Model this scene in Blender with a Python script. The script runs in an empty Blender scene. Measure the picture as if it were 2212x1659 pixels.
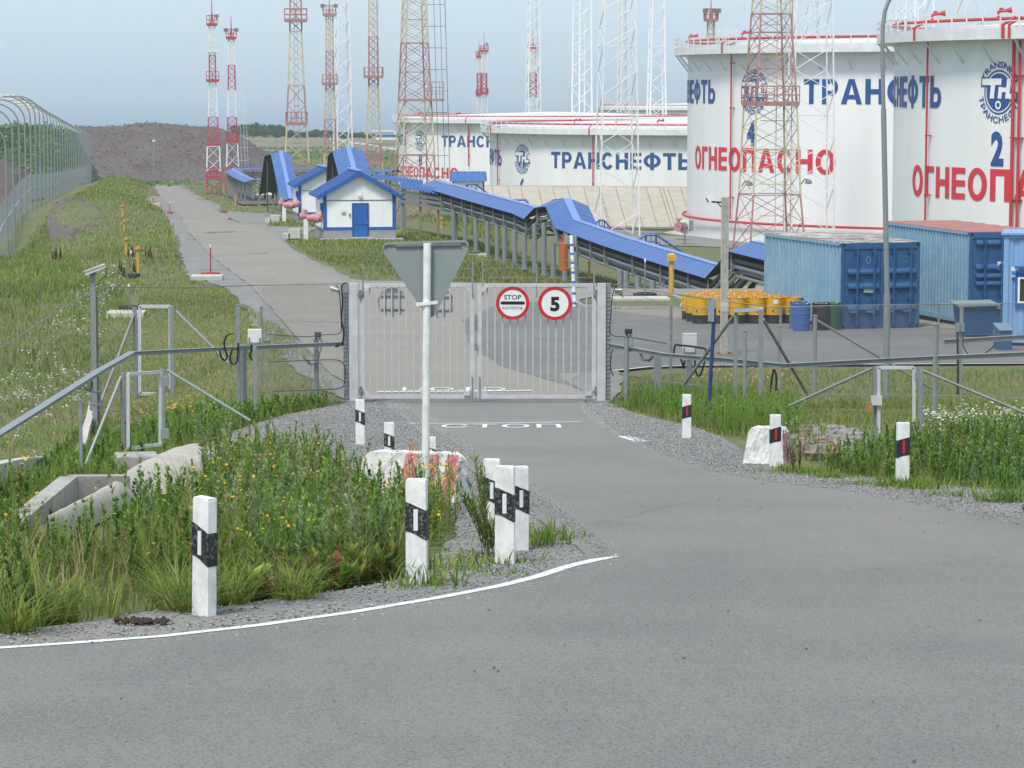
import bpy, math, random
import numpy as np
from mathutils import Vector, Matrix
from mathutils.geometry import delaunay_2d_cdt

random.seed(7)
RNG = np.random.default_rng(11)
SC = bpy.context.scene
COL = SC.collection
R_ = math.radians

# ---------------------------------------------------------------- camera
F_ = 6000.0
CX, CY, HZ = 1106.0, 829.5, 197.0        # reading grid of the photograph, 2212 x 1659
TH = math.atan((CY - HZ) / F_)
cam = bpy.data.cameras.new('camera')
cam.sensor_width = 36.0
cam.lens = 36.0 * F_ / 2212.0
cam.clip_start = 0.5
cam.clip_end = 400000.0
camo = bpy.data.objects.new('camera', cam)
COL.objects.link(camo)
camo.location = (0, 0, 0)
camo.rotation_euler = (math.pi / 2 - TH, 0, 0)
SC.camera = camo

# ---------------------------------------------------------------- world, sun, exposure
SUN_EL, SUN_AZ = R_(58), R_(-152)        # azimuth from +Y, negative = to the left
wd = bpy.data.worlds.new("World")
SC.world = wd
wd.use_nodes = True
wn = wd.node_tree
wn.nodes.clear()
wo = wn.nodes.new('ShaderNodeOutputWorld')
bg = wn.nodes.new('ShaderNodeBackground')
sky = wn.nodes.new('ShaderNodeTexSky')
sky.sky_type = 'NISHITA'
sky.sun_disc = False
sky.sun_elevation = SUN_EL
sky.sun_rotation = SUN_AZ
sky.air_density = 1.0
sky.dust_density = 2.0
sky.ozone_density = 1.5
mixw = wn.nodes.new('ShaderNodeMixRGB')
mixw.inputs[0].default_value = 0.72
mixw.inputs[2].default_value = (4.2, 5.25, 6.2, 1)     # the thin even cloud veil
wn.links.new(sky.outputs[0], mixw.inputs[1])
wn.links.new(mixw.outputs[0], bg.inputs[0])
bg.inputs[1].default_value = 0.105
wn.links.new(bg.outputs[0], wo.inputs[0])

sl = bpy.data.lights.new('sun', 'SUN')
sl.energy = 2.2
sl.angle = R_(14)
sl.color = (1.0, 0.95, 0.88)
so = bpy.data.objects.new('sun', sl)
COL.objects.link(so)
sd = Vector((-.24, -.46, .85)).normalized()   # high, behind the camera and a little to the left
so.rotation_euler = sd.to_track_quat('Z', 'Y').to_euler()
sky.sun_rotation = math.atan2(sd.x, sd.y)
SC.view_settings.view_transform = 'Standard'
SC.view_settings.look = 'None'
SC.view_settings.gamma = 1
SC.view_settings.exposure = 0.72
SC.view_settings.use_curve_mapping = False
try:
    SC.cycles.max_bounces = 6
    SC.cycles.diffuse_bounces = 3
    SC.cycles.glossy_bounces = 3
    SC.cycles.transmission_bounces = 4
except Exception:
    pass

# ---------------------------------------------------------------- projection helpers
sT, cT = math.sin(TH), math.cos(TH)


def ray(px, py):
    a = (px - CX) / F_
    b = (CY - py) / F_
    return a, cT + b * sT, -sT + b * cT


def W(px, py, Y):
    a, y, z = ray(px, py)
    t = Y / y
    return Vector((a * t, Y, z * t))


def ss(a, b, x):
    t = np.clip((x - a) / (b - a), 0, 1)
    return t * t * (3 - 2 * t)


def H(x, y):
    x = np.asarray(x, float)
    y = np.asarray(y, float)
    yc = np.maximum(y, -8)
    p1 = -1.505 - 0.0882 * yc
    p2 = -7.106 - 0.023 * (np.minimum(y, 600) - 63.5)
    h = 0.5 * (p1 + p2 + np.sqrt((p1 - p2) ** 2 + 0.01))
    d = -x - (4.0 + 0.045 * np.maximum(0, y - 20))
    h = h - 1.7 * ss(0, 5, d) * ss(20, 30, y) * (1 - ss(75, 110, y))
    h = h - 1.4 * ss(22, 34, -x) * ss(75, 110, y) * (1 - ss(196, 235, y))
    fx = -8.97 - 0.135 * y + 5.5
    h = h + 2.1 * np.exp(-((x - fx) / 6.0) ** 2) * ss(205, 240, y) * (1 - ss(420, 560, y))
    h = h - ss(-9, 4, x) * 1.8 * ss(119, 131, y) * (1 - ss(560, 640, y))
    h = h - 0.9 * ss(15, 30, x) * ss(190, 235, y) * (1 - ss(560, 640, y))
    # small unevenness away from the pavements
    h = h + 0.05 * np.sin(x * 1.3 + 0.4 * y) * np.sin(y * 0.9) * ss(5, 9, np.abs(x + 1)) * (1 - ss(60, 64, y) * ss(-3, 2, x))
    h = h - 60 * ss(1300, 1700, y)
    return h


_YS = np.concatenate([np.arange(2, 120, 0.15), np.arange(120, 500, 0.6), np.arange(500, 1600, 3.0)])


def G(px, py):
    """point of the terrain seen at a place of the reading grid"""
    a, ry, rz = ray(px, py)
    t = _YS / ry
    f = rz * t - H(a * t, _YS)
    k = np.nonzero(f <= 0)[0]
    if len(k) == 0:
        return W(px, py, 1290)
    k = max(int(k[0]), 1)
    y0, y1 = _YS[k - 1], _YS[k]
    for _ in range(18):
        m = 0.5 * (y0 + y1)
        tm = m / ry
        if rz * tm - float(H(a * tm, m)) <= 0:
            y1 = m
        else:
            y0 = m
    p = W(px, py, y1)
    return Vector((p.x, p.y, float(H(p.x, p.y))))


def hz(x, y):
    return float(H(x, y))


def PXM(Y):
    return F_ / Y


# ---------------------------------------------------------------- materials
MATS = {}


def M(name, col, rough=0.6, metal=0.0, col2=None, scale=4.0, lo=0.35, hi=0.7, bump=0.0, bscale=30.0,
      fine=None, fscale=60.0, famt=0.5, stretch=(1, 1, 1), spec=0.4, attr=False, transl=0.0, speck=None, sscale=120.0, samt=.6, blotch=None, blscale=.3, blamt=.6, blstretch=(1, .3, 1)):
    if name in MATS:
        return MATS[name]
    m = bpy.data.materials.new(name)
    m.use_nodes = True
    nt = m.node_tree
    b = nt.nodes['Principled BSDF']
    b.inputs['Roughness'].default_value = rough
    b.inputs['Metallic'].default_value = metal
    b.inputs['Specular IOR Level'].default_value = spec
    L = nt.links.new
    geo = nt.nodes.new('ShaderNodeNewGeometry')
    mp = nt.nodes.new('ShaderNodeMapping')
    mp.inputs['Scale'].default_value = stretch
    L(geo.outputs['Position'], mp.inputs['Vector'])
    out = None
    c4 = (*col, 1)
    if attr:
        at = nt.nodes.new('ShaderNodeVertexColor')
        at.layer_name = 'tint'
        out = at.outputs[0]
    if col2 is not None:
        nz = nt.nodes.new('ShaderNodeTexNoise')
        nz.inputs['Scale'].default_value = scale
        nz.inputs['Detail'].default_value = 6
        nz.inputs['Roughness'].default_value = 0.65
        L(mp.outputs[0], nz.inputs['Vector'])
        mr = nt.nodes.new('ShaderNodeMapRange')
        mr.inputs[1].default_value = lo
        mr.inputs[2].default_value = hi
        L(nz.outputs[0], mr.inputs[0])
        mx = nt.nodes.new('ShaderNodeMixRGB')
        mx.inputs[1].default_value = c4
        mx.inputs[2].default_value = (*col2, 1)
        L(mr.outputs[0], mx.inputs[0])
        out = mx.outputs[0]
    if fine is not None:
        n2 = nt.nodes.new('ShaderNodeTexNoise')
        n2.inputs['Scale'].default_value = fscale
        n2.inputs['Detail'].default_value = 3
        L(mp.outputs[0], n2.inputs['Vector'])
        m2 = nt.nodes.new('ShaderNodeMapRange')
        m2.inputs[1].default_value = 0.5
        m2.inputs[2].default_value = 0.72
        m2.inputs[4].default_value = famt
        L(n2.outputs[0], m2.inputs[0])
        mx2 = nt.nodes.new('ShaderNodeMixRGB')
        if out is None:
            mx2.inputs[1].default_value = c4
        else:
            L(out, mx2.inputs[1])
        mx2.inputs[2].default_value = (*fine, 1)
        L(m2.outputs[0], mx2.inputs[0])
        out = mx2.outputs[0]
    if blotch is not None:
        mp5 = nt.nodes.new('ShaderNodeMapping')
        mp5.inputs['Scale'].default_value = blstretch
        mp5.inputs['Rotation'].default_value = (0, 0, .5)
        L(geo.outputs['Position'], mp5.inputs['Vector'])
        n5 = nt.nodes.new('ShaderNodeTexNoise')
        n5.inputs['Scale'].default_value = blscale
        n5.inputs['Detail'].default_value = 7
        n5.inputs['Roughness'].default_value = .7
        L(mp5.outputs[0], n5.inputs['Vector'])
        m5 = nt.nodes.new('ShaderNodeMapRange')
        m5.inputs[1].default_value = 0.43
        m5.inputs[2].default_value = 0.62
        m5.inputs[4].default_value = blamt
        L(n5.outputs[0], m5.inputs[0])
        mx5 = nt.nodes.new('ShaderNodeMixRGB')
        L(m5.outputs[0], mx5.inputs[0])
        L(out, mx5.inputs[1])
        mx5.inputs[2].default_value = (*blotch, 1)
        out = mx5.outputs[0]
    if speck is not None:
        n4 = nt.nodes.new('ShaderNodeTexNoise')
        n4.inputs['Scale'].default_value = sscale
        n4.inputs['Detail'].default_value = 2
        L(mp.outputs[0], n4.inputs['Vector'])
        m4 = nt.nodes.new('ShaderNodeMapRange')
        m4.inputs[1].default_value = 0.45
        m4.inputs[2].default_value = 0.30
        m4.inputs[4].default_value = samt
        L(n4.outputs[0], m4.inputs[0])
        mx4 = nt.nodes.new('ShaderNodeMixRGB')
        L(out, mx4.inputs[1])
        mx4.inputs[2].default_value = (*speck, 1)
        L(m4.outputs[0], mx4.inputs[0])
        out = mx4.outputs[0]
    if out is None:
        b.inputs['Base Color'].default_value = c4
    else:
        L(out, b.inputs['Base Color'])
    if bump > 0:
        n3 = nt.nodes.new('ShaderNodeTexNoise')
        n3.inputs['Scale'].default_value = bscale
        n3.inputs['Detail'].default_value = 5
        L(mp.outputs[0], n3.inputs['Vector'])
        bp = nt.nodes.new('ShaderNodeBump')
        bp.inputs['Strength'].default_value = bump
        bp.inputs['Distance'].default_value = 0.02
        L(n3.outputs[0], bp.inputs['Height'])
        L(bp.outputs[0], b.inputs['Normal'])
    if transl > 0:
        ts = nt.nodes.new('ShaderNodeBsdfTranslucent')
        if out is not None:
            L(out, ts.inputs[0])
        else:
            ts.inputs[0].default_value = c4
        ms = nt.nodes.new('ShaderNodeMixShader')
        ms.inputs[0].default_value = transl
        L(b.outputs[0], ms.inputs[1])
        L(ts.outputs[0], ms.inputs[2])
        L(ms.outputs[0], nt.nodes['Material Output'].inputs[0])
    MATS[name] = m
    return m


m_white = M('white_paint', (.78, .78, .76), .55, col2=(.58, .57, .53), scale=9, lo=.5, hi=.8, bump=.12, bscale=60, blotch=(.50, .49, .45), blscale=14, blamt=.5, blstretch=(1, 1, .5))
m_tank = M('tank_white', (.80, .80, .79), .45, col2=(.72, .72, .72), scale=.12, lo=.45, hi=.8, stretch=(1, 1, .25), blotch=(.70, .69, .67), blscale=.45, blamt=.35, blstretch=(1, 1, .08))
m_tank2 = M('tank_rim_white', (.74, .74, .74), .5, col2=(.6, .6, .6), scale=.8)
m_black = M('black_paint', (.018, .018, .02), .5, col2=(.06, .06, .06), scale=40, lo=.5, hi=.8)
m_red = M('red_paint', (.42, .035, .045), .5, col2=(.33, .03, .04), scale=2)
m_redletter = M('red_lettering', (.62, .035, .055), .55)
m_blueletter = M('blue_lettering', (.024, .078, .265), .55)
m_redpipe = M('red_pipe', (.50, .04, .05), .5)
m_fred = M('faded_red_paint', (.38, .18, .18), .65, col2=(.40, .27, .24), scale=3, lo=.4, hi=.75)
m_cream = M('cream_paint', (.54, .48, .34), .6, col2=(.40, .30, .18), scale=3, lo=.45, hi=.8)
m_wlat = M('white_lattice_paint', (.78, .78, .77), .5, col2=(.62, .62, .62), scale=3)
m_galv = M('galvanised_steel', (.27, .295, .305), .5, .2, col2=(.20, .225, .235), scale=7, lo=.35, hi=.75, fine=(.2, .19, .17), fscale=25, famt=.35)
m_galvd = M('weathered_steel', (.17, .17, .165), .6, .2, col2=(.26, .26, .25), scale=6)
m_gate = M('grey_gate_paint', (.52, .53, .545), .5, col2=(.42, .42, .43), scale=4)
m_gbar = M('grey_bar_paint', (.46, .46, .46), .5, col2=(.38, .38, .38), scale=5)
m_signback = M('sign_back_grey', (.235, .27, .268), .6, .05, col2=(.28, .31, .305), scale=3, fine=(.15, .17, .17), fscale=80, famt=.4)
m_signred = M('sign_red', (.50, .018, .03), .4)
m_signwhite = M('sign_white', (.72, .74, .73), .4)
m_signblack = M('sign_black', (.012, .012, .012), .4)
m_cable = M('black_cable', (.015, .015, .016), .5)
m_rubber = M('tyre_rubber', (.02, .02, .02), .8, col2=(.05, .05, .045), scale=20)
m_blue = M('roof_blue', (.045, .115, .32), .5, col2=(.058, .135, .35), scale=1.2)
m_blueridge = M('skylit_ridge_blue', (.17, .25, .52), .45)  # lighter than the slopes: sky light on the ridge put into the colour
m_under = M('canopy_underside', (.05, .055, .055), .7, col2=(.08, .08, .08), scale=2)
m_trim = M('trim_blue', (.018, .095, .36), .5, col2=(.025, .115, .40), scale=2)
m_wall = M('panel_white', (.84, .86, .84), .5, col2=(.78, .80, .78), scale=1.2)
m_plinth = M('plinth_grey', (.30, .31, .33), .8, col2=(.24, .25, .26), scale=3)
m_conc = M('concrete', (.40, .38, .34), .9, col2=(.26, .25, .23), scale=3, bump=.4, bscale=25, fine=(.15, .15, .13), fscale=9, famt=.5)
m_concl = M('pale_concrete', (.55, .52, .46), .9, col2=(.40, .38, .33), scale=2.5, bump=.4, bscale=25, fine=(.30, .29, .26), fscale=30, famt=.6)
m_slab = M('dike_concrete', (.44, .40, .33), .9, col2=(.36, .32, .26), scale=.8, bump=.2, bscale=10)
m_cblue = M('container_side_blue', (.15, .29, .42), .55, col2=(.23, .37, .46), scale=2.2, lo=.35, hi=.7, fine=(.36, .42, .44), fscale=14, famt=.5, stretch=(1, 1, .35))
m_cfront = M('container_door_blue', (.022, .080, .19), .5, col2=(.034, .105, .235), scale=3, fine=(.06, .14, .28), fscale=25, famt=.4)
m_cab = M('cabin_blue', (.17, .32, .54), .5, col2=(.22, .37, .58), scale=2)
m_croof = M('container_roof_brown', (.36, .15, .13), .7, col2=(.42, .19, .16), scale=1.5)
m_croofp = M('container_roof_peeling', (.55, .56, .54), .8, col2=(.20, .12, .09), scale=2.2, lo=.42, hi=.56, stretch=(.5, 2.5, 1))
m_yel = M('drum_yellow', (.60, .34, .012), .45, col2=(.52, .28, .01), scale=5)
m_ypost = M('post_yellow', (.60, .36, .04), .55, col2=(.45, .28, .05), scale=8)
m_rust = M('rusty_lid', (.33, .13, .035), .8, col2=(.45, .20, .05), scale=6, fine=(.5, .35, .15), fscale=25, famt=.5)
m_dblue = M('drum_blue', (.025, .085, .30), .45, col2=(.05, .12, .30), scale=6)
m_dblue2 = M('drum_dull_blue', (.05, .13, .26), .5, col2=(.07, .15, .25), scale=6)
m_dblack = M('drum_black', (.014, .014, .015), .5)
m_dgreen = M('drum_green', (.01, .09, .055), .5)
m_paper = M('paper_label', (.62, .66, .68), .6)
m_pblue = M('plate_blue', (.03, .16, .48), .5)
m_pink = M('pink_insulation', (.50, .25, .27), .6, col2=(.42, .19, .21), scale=7)
m_orange = M('orange_box', (.38, .10, .03), .6)
m_glass = M('window_glass', (.045, .05, .045), .12, spec=.6)
m_fx = M('white_fixture', (.70, .71, .70), .4)
m_bpole = M('blue_pole', (.022, .045, .15), .5)
m_bark = M('bark', (.11, .085, .06), .9, col2=(.16, .13, .10), scale=6)
m_rock = M('rock', (.27, .26, .25), .9, col2=(.16, .14, .125), scale=3, bump=.5, bscale=9, fine=(.36, .33, .29), fscale=12, famt=.5)
m_rock2 = M('brown_rock', (.22, .15, .10), .9, col2=(.30, .22, .15), scale=4, bump=.5, bscale=9)
m_leaf = M('leaf', (.1, .1, .1), .6, attr=True, transl=.42, spec=.2)
m_petal = M('yellow_petal', (.75, .42, .01), .6)
m_wpetal = M('white_petal', (.62, .62, .55), .6)
m_dry = M('dry_stem', (.32, .22, .10), .8)

# ---------------------------------------------------------------- mesh builder


class MB:
    def __init__(s):
        s.v = []
        s.f = []
        s.mi = []

    def add(s, vs, fs, mi=0):
        n = len(s.v)
        s.v.extend([tuple(v) for v in vs])
        s.f.extend([tuple(i + n for i in f) for f in fs])
        s.mi.extend([mi] * len(fs))
        return s

    def box(s, c, size, rz=0.0, mi=0, taper=1.0):
        hx, hy, h = size[0] / 2, size[1] / 2, size[2] / 2
        cr, sr = math.cos(rz), math.sin(rz)
        vs = []
        for z, k in ((-h, 1.0), (h, taper)):
            for x, y in ((-hx, -hy), (hx, -hy), (hx, hy), (-hx, hy)):
                x, y = x * k, y * k
                vs.append((c[0] + x * cr - y * sr, c[1] + x * sr + y * cr, c[2] + z))
        return s.add(vs, [(0, 3, 2, 1), (4, 5, 6, 7), (0, 1, 5, 4), (1, 2, 6, 5), (2, 3, 7, 6), (3, 0, 4, 7)], mi)

    def bar(s, p, q, w, h=None, mi=0, n=4):
        """square (or round) bar between two points"""
        p, q = Vector(p), Vector(q)
        h = h or w
        d = q - p
        if d.length < 1e-6:
            return s
        d.normalize()
        up = Vector((0, 0, 1)) if abs(d.z) < 0.95 else Vector((0, 1, 0))
        a = d.cross(up).normalized()
        b = a.cross(d).normalized()
        vs = []
        for e in (p, q):
            if n == 4:
                for i, j in ((-1, -1), (1, -1), (1, 1), (-1, 1)):
                    vs.append(e + a * (i * w / 2) + b * (j * h / 2))
            else:
                for k in range(n):
                    t = 2 * math.pi * k / n
                    vs.append(e + a * (math.cos(t) * w / 2) + b * (math.sin(t) * h / 2))
        fs = [(i, (i + 1) % n, n + (i + 1) % n, n + i) for i in range(n)]
        fs += [tuple(range(n - 1, -1, -1)), tuple(range(n, 2 * n))]
        return s.add(vs, fs, mi)

    def path(s, pts, r, n=6, mi=0, r2=None):
        pts = [Vector(p) for p in pts]
        N = len(pts)
        vs = []
        a0 = None
        for i, p in enumerate(pts):
            d = (pts[min(i + 1, N - 1)] - pts[max(i - 1, 0)]).normalized()
            if a0 is None:
                up = Vector((0, 0, 1)) if abs(d.z) < 0.9 else Vector((0, 1, 0))
                a = d.cross(up).normalized()
            else:
                a = (a0 - d * a0.dot(d)).normalized()
            a0 = a
            b = a.cross(d).normalized()
            rr = r if r2 is None else r + (r2 - r) * i / (N - 1)
            for k in range(n):
                t = 2 * math.pi * k / n
                vs.append(p + a * math.cos(t) * rr + b * math.sin(t) * rr)
        fs = []
        for i in range(N - 1):
            for k in range(n):
                fs.append((i * n + k, i * n + (k + 1) % n, (i + 1) * n + (k + 1) % n, (i + 1) * n + k))
        fs += [tuple(range(n - 1, -1, -1)), tuple(range((N - 1) * n, N * n))]
        return s.add(vs, fs, mi)

    def lathe(s, c, prof, n=20, mi=0):
        vs = []
        for r, z in prof:
            for k in range(n):
                t = 2 * math.pi * k / n
                vs.append((c[0] + r * math.cos(t), c[1] + r * math.sin(t), c[2] + z))
        fs = []
        for i in range(len(prof) - 1):
            for k in range(n):
                fs.append((i * n + k, i * n + (k + 1) % n, (i + 1) * n + (k + 1) % n, (i + 1) * n + k))
        return s.add(vs, fs, mi)

    def quad(s, a, b, c, d, mi=0):
        return s.add([a, b, c, d], [(0, 1, 2, 3)], mi)

    def plate(s, poly, t, mi=0):
        """thicken a planar polygon by t along its normal"""
        poly = [Vector(p) for p in poly]
        nrm = (poly[1] - poly[0]).cross(poly[2] - poly[0]).normalized()
        n = len(poly)
        vs = poly + [p - nrm * t for p in poly]
        fs = [tuple(range(n)), tuple(range(2 * n - 1, n - 1, -1))]
        fs += [((i + 1) % n, i, n + i, n + (i + 1) % n) for i in range(n)]
        return s.add(vs, fs, mi)

    def build(s, name, mat, parent=None, smooth=False):
        me = bpy.data.meshes.new(name)
        vs = s.v
        if parent is not None:
            l = parent.location.copy()
            if parent.parent is not None:
                l = l + parent.parent.location
            vs = [(x - l.x, y - l.y, z - l.z) for x, y, z in vs]
        me.from_pydata([tuple(v) for v in vs], [], s.f)
        for mm in (mat if isinstance(mat, (list, tuple)) else [mat]):
            me.materials.append(mm)
        if isinstance(mat, (list, tuple)):
            me.polygons.foreach_set('material_index', s.mi)
        if smooth:
            me.polygons.foreach_set('use_smooth', [True] * len(me.polygons))
            me.update()
            me.set_sharp_from_angle(angle=R_(38))
        me.update()
        o = bpy.data.objects.new(name, me)
        COL.objects.link(o)
        if parent is not None:
            o.parent = parent
        return o


def tag(o, label, cat, group=None):
    o['label'] = label
    o['category'] = cat
    if group:
        o['group'] = group
    return o


def thing(name, label, cat, loc=(0, 0, 0), group=None):
    o = bpy.data.objects.new(name, None)
    o.empty_display_size = 0.3
    COL.objects.link(o)
    o.location = loc
    return tag(o, label, cat, group)


def dup(root, loc, rz=0.0, label=None, kids=None):
    r = root.copy()
    COL.objects.link(r)
    r.location = loc
    r.rotation_euler = (0, 0, rz)
    if label:
        r['label'] = label
    for ch in list(root.children):
        c = ch.copy()
        COL.objects.link(c)
        c.parent = r
        for g in list(ch.children):
            d = g.copy()
            COL.objects.link(d)
            d.parent = c
    return r


def structure(o):
    o['kind'] = 'structure'
    return o


def stuff(o):
    o['kind'] = 'stuff'
    return o


def mesh_np(name, V, loops, starts, totals, mat, parent=None, tint=None):
    me = bpy.data.meshes.new(name)
    me.vertices.add(len(V))
    me.vertices.foreach_set('co', V.astype(np.float32).ravel())
    me.loops.add(len(loops))
    me.loops.foreach_set('vertex_index', loops.astype(np.int32))
    me.polygons.add(len(starts))
    me.polygons.foreach_set('loop_start', starts.astype(np.int32))
    me.polygons.foreach_set('loop_total', totals.astype(np.int32))
    if tint is not None:
        at = me.color_attributes.new('tint', 'FLOAT_COLOR', 'POINT')
        c = np.ones((len(V), 4), np.float32)
        c[:, :3] = tint
        at.data.foreach_set('color', c.ravel())
    me.materials.append(mat)
    me.update(calc_edges=True)
    o = bpy.data.objects.new(name, me)
    COL.objects.link(o)
    if parent is not None:
        o.parent = parent
    return o


# ---------------------------------------------------------------- lettering
def text2d(body, bold=0.02, spacing=1.0):
    c = bpy.data.curves.new('lettering_curve', 'FONT')
    c.body = body
    c.offset = bold
    c.space_character = spacing
    c.resolution_u = 3
    o = bpy.data.objects.new('lettering_tmp', c)
    COL.objects.link(o)
    dg = bpy.context.evaluated_depsgraph_get()
    dg.update()
    me = bpy.data.meshes.new_from_object(o.evaluated_get(dg))
    v = np.array([tuple(p.co)[:2] for p in me.vertices])
    f = [tuple(p.vertices) for p in me.polygons]
    bpy.data.objects.remove(o)
    bpy.data.curves.remove(c)
    bpy.data.meshes.remove(me)
    v[:, 0] -= v[:, 0].min()
    # one unit = cap height
    v[:, 1] -= 0.0
    v = v / 0.73
    return v, f


def block_word(body, st=.235, gap=.14):
    """heavy block capitals made of non-overlapping pieces; one unit = cap height"""
    V, Fc = [], []
    X = [0.0]
    hb = .20                               # thickness of horizontal strokes

    def poly(*pts):
        n = len(V)
        V.extend([(X[0] + x, y) for x, y in pts])
        Fc.append(tuple(range(n, n + len(pts))))

    def rect(x0, y0, x1, y1):
        poly((x0, y0), (x1, y0), (x1, y1), (x0, y1))

    def arc(cx, cy, ox, oy, ix, iy, a0, a1, n=14):
        for i in range(n):
            t, u = a0 + (a1 - a0) * i / n, a0 + (a1 - a0) * (i + 1) / n
            poly((cx + ox * math.cos(t), cy + oy * math.sin(t)), (cx + ox * math.cos(u), cy + oy * math.sin(u)),
                 (cx + ix * math.cos(u), cy + iy * math.sin(u)), (cx + ix * math.cos(t), cy + iy * math.sin(t)))
    for ch in body:
        if ch == 'Т':
            w = .80
            rect(0, 1 - hb, w, 1)
            rect(w / 2 - st / 2, 0, w / 2 + st / 2, 1 - hb)
        elif ch in 'РЬ':
            w, c = .78, (.68 if ch == 'Р' else .32)
            rect(0, 0, st, 1)
            o = .32
            rect(st, c + o - .18, w - o, c + o)
            rect(st, c - o, w - o, c - o + .18)
            arc(w - o, c, o, o, o - st, o - .18, -math.pi / 2, math.pi / 2)
        elif ch == 'А':
            w = .98
            poly((0, 0), (st + .02, 0), (w / 2, .80), (w / 2, 1), (w / 2 - .13, 1))
            poly((w - st - .02, 0), (w, 0), (w / 2 + .13, 1), (w / 2, 1), (w / 2, .80))
            poly((.31, .20), (w - .31, .20), (w - .375, .37), (.375, .37))
        elif ch == 'Н':
            w = .82
            rect(0, 0, st, 1)
            rect(w - st, 0, w, 1)
            rect(st, .5 - hb / 2, w - st, .5 + hb / 2)
        elif ch == 'С':
            w = .84
            arc(w / 2, .5, w / 2, .52, w / 2 - st, .52 - .19, .62, 2 * math.pi - .62, 22)
        elif ch == 'О':
            w = .90
            arc(w / 2, .5, w / 2, .52, w / 2 - st, .52 - .19, 0, 2 * math.pi, 26)
        elif ch == 'Е':
            w = .72
            rect(0, 0, st, 1)
            for y in (0, .5 - .09, 1 - .19):
                rect(st, y, w - (.04 if y == .41 else 0), y + (.18 if y == .41 else .19))
        elif ch == 'Г':
            w = .66
            rect(0, 0, st, 1)
            rect(st, 1 - hb, w, 1)
        elif ch == 'П':
            w = .84
            rect(0, 0, st, 1)
            rect(w - st, 0, w, 1)
            rect(st, 1 - hb, w - st, 1)
        elif ch == 'Ф':
            w = 1.08
            a = math.asin(st / 2 / (w / 2)) + .02
            rect(w / 2 - st / 2, -.02, w / 2 + st / 2, 1.02)
            arc(w / 2, .52, w / 2, .40, w / 2 - st, .40 - .17, -math.pi / 2 + .26, math.pi / 2 - .26)
            arc(w / 2, .52, w / 2, .40, w / 2 - st, .40 - .17, math.pi / 2 + .26, 3 * math.pi / 2 - .26)
        X[0] += w + gap
    return np.array(V), Fc
# ================================================================ SETTING
m_soil = M('meadow_ground', (.10, .125, .035), .95, col2=(.16, .14, .07), scale=.35, lo=.4, hi=.65, bump=.5, bscale=6, fine=(.05, .055, .025), fscale=5, famt=.6)
m_asph = M('asphalt', (.170, .166, .152), .85, col2=(.212, .20, .18), scale=.55, lo=.36, hi=.66, bump=.9, bscale=75, fine=(.34, .34, .33), fscale=85, famt=.75, speck=(.05, .05, .05), sscale=60, samt=.7, blotch=(.255, .24, .212), blscale=.30, blamt=.7)
m_asph2 = M('pale_worn_asphalt', (.215, .197, .17), .9, col2=(.255, .23, .195), scale=.25, lo=.4, hi=.65, bump=.3, bscale=40, fine=(.26, .25, .235), fscale=30, famt=.5, blotch=(.24, .215, .185), blscale=.12, blamt=.6)
m_asphd = M('dark_asphalt_patch', (.135, .131, .124), .9, col2=(.17, .16, .148), scale=.35, lo=.4, hi=.65, fine=(.22, .21, .2), fscale=30, famt=.4)
m_grav = M('gravel', (.185, .188, .182), .95, col2=(.25, .232, .205), scale=.6, lo=.4, hi=.65, bump=.9, bscale=45, fine=(.34, .34, .33), fscale=42, famt=.7, speck=(.05, .05, .05), sscale=30, samt=.7)
m_mark = M('road_paint', (.68, .68, .66), .6, col2=(.42, .42, .40), scale=14, lo=.55, hi=.8, bump=.3, bscale=90)
m_rustdirt = M('reddish_dirt', (.26, .20, .15), .95, col2=(.20, .18, .16), scale=.5)
m_sea = M('sea_water', (.05, .13, .23), .4, spec=.5)
m_mound = M('spoil_soil', (.072, .048, .041), .95, col2=(.10, .078, .069), scale=.11, lo=.35, hi=.65, bump=1.0, bscale=1.2, fine=(.17, .155, .145), fscale=.9, famt=.6, blotch=(.13, .11, .10), blscale=.09, blamt=.6, blstretch=(1, 1, 2))
m_hill = M('hill_scrub', (.035, .06, .016), .95, col2=(.075, .085, .032), scale=.08, lo=.4, hi=.62)


def ground_mesh():
    ys = [-30.0]
    while ys[-1] < 1750:
        y = ys[-1]
        ys.append(y + (0.9 if y < 0 else 0.35 + 0.0135 * max(y, 0)))
    ys = np.array(ys)
    us = np.linspace(-1, 1, 221)
    X = us[None, :] * (26 + 0.42 * np.maximum(ys, 0))[:, None]
    Y = np.repeat(ys[:, None], len(us), 1)
    Z = H(X, Y) - 0.06
    n, m = X.shape
    V = np.stack([X, Y, Z], -1).reshape(-1, 3)
    i = np.arange(n * m).reshape(n, m)
    q = np.stack([i[:-1, :-1], i[:-1, 1:], i[1:, 1:], i[1:, :-1]], -1).reshape(-1, 4)
    o = mesh_np('ground', V, q.ravel(), np.arange(len(q)) * 4, np.full(len(q), 4), m_soil)
    o.data.polygons.foreach_set('use_smooth', [True] * len(q))
    return structure(o)


ground_mesh()
s = MB()
s.quad((-60000, 1330, -62), (60000, 1330, -62), (60000, 60000, -62), (-60000, 60000, -62))
structure(s.build('sea', m_sea))


def gpoly(pts):
    return [Vector(G(*p)[:2]) for p in pts]


def refine(poly, step, jit=0.0):
    out = []
    n = len(poly)
    for i in range(n):
        a, b = poly[i], poly[(i + 1) % n]
        st = max(step, 0.012 * a.y)
        k = max(1, int((b - a).length / st))
        for j in range(k):
            p = a + (b - a) * (j / k)
            if jit:
                p = p + Vector((random.uniform(-1, 1), random.uniform(-1, 1))) * jit
            out.append(p)
    return out


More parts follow.
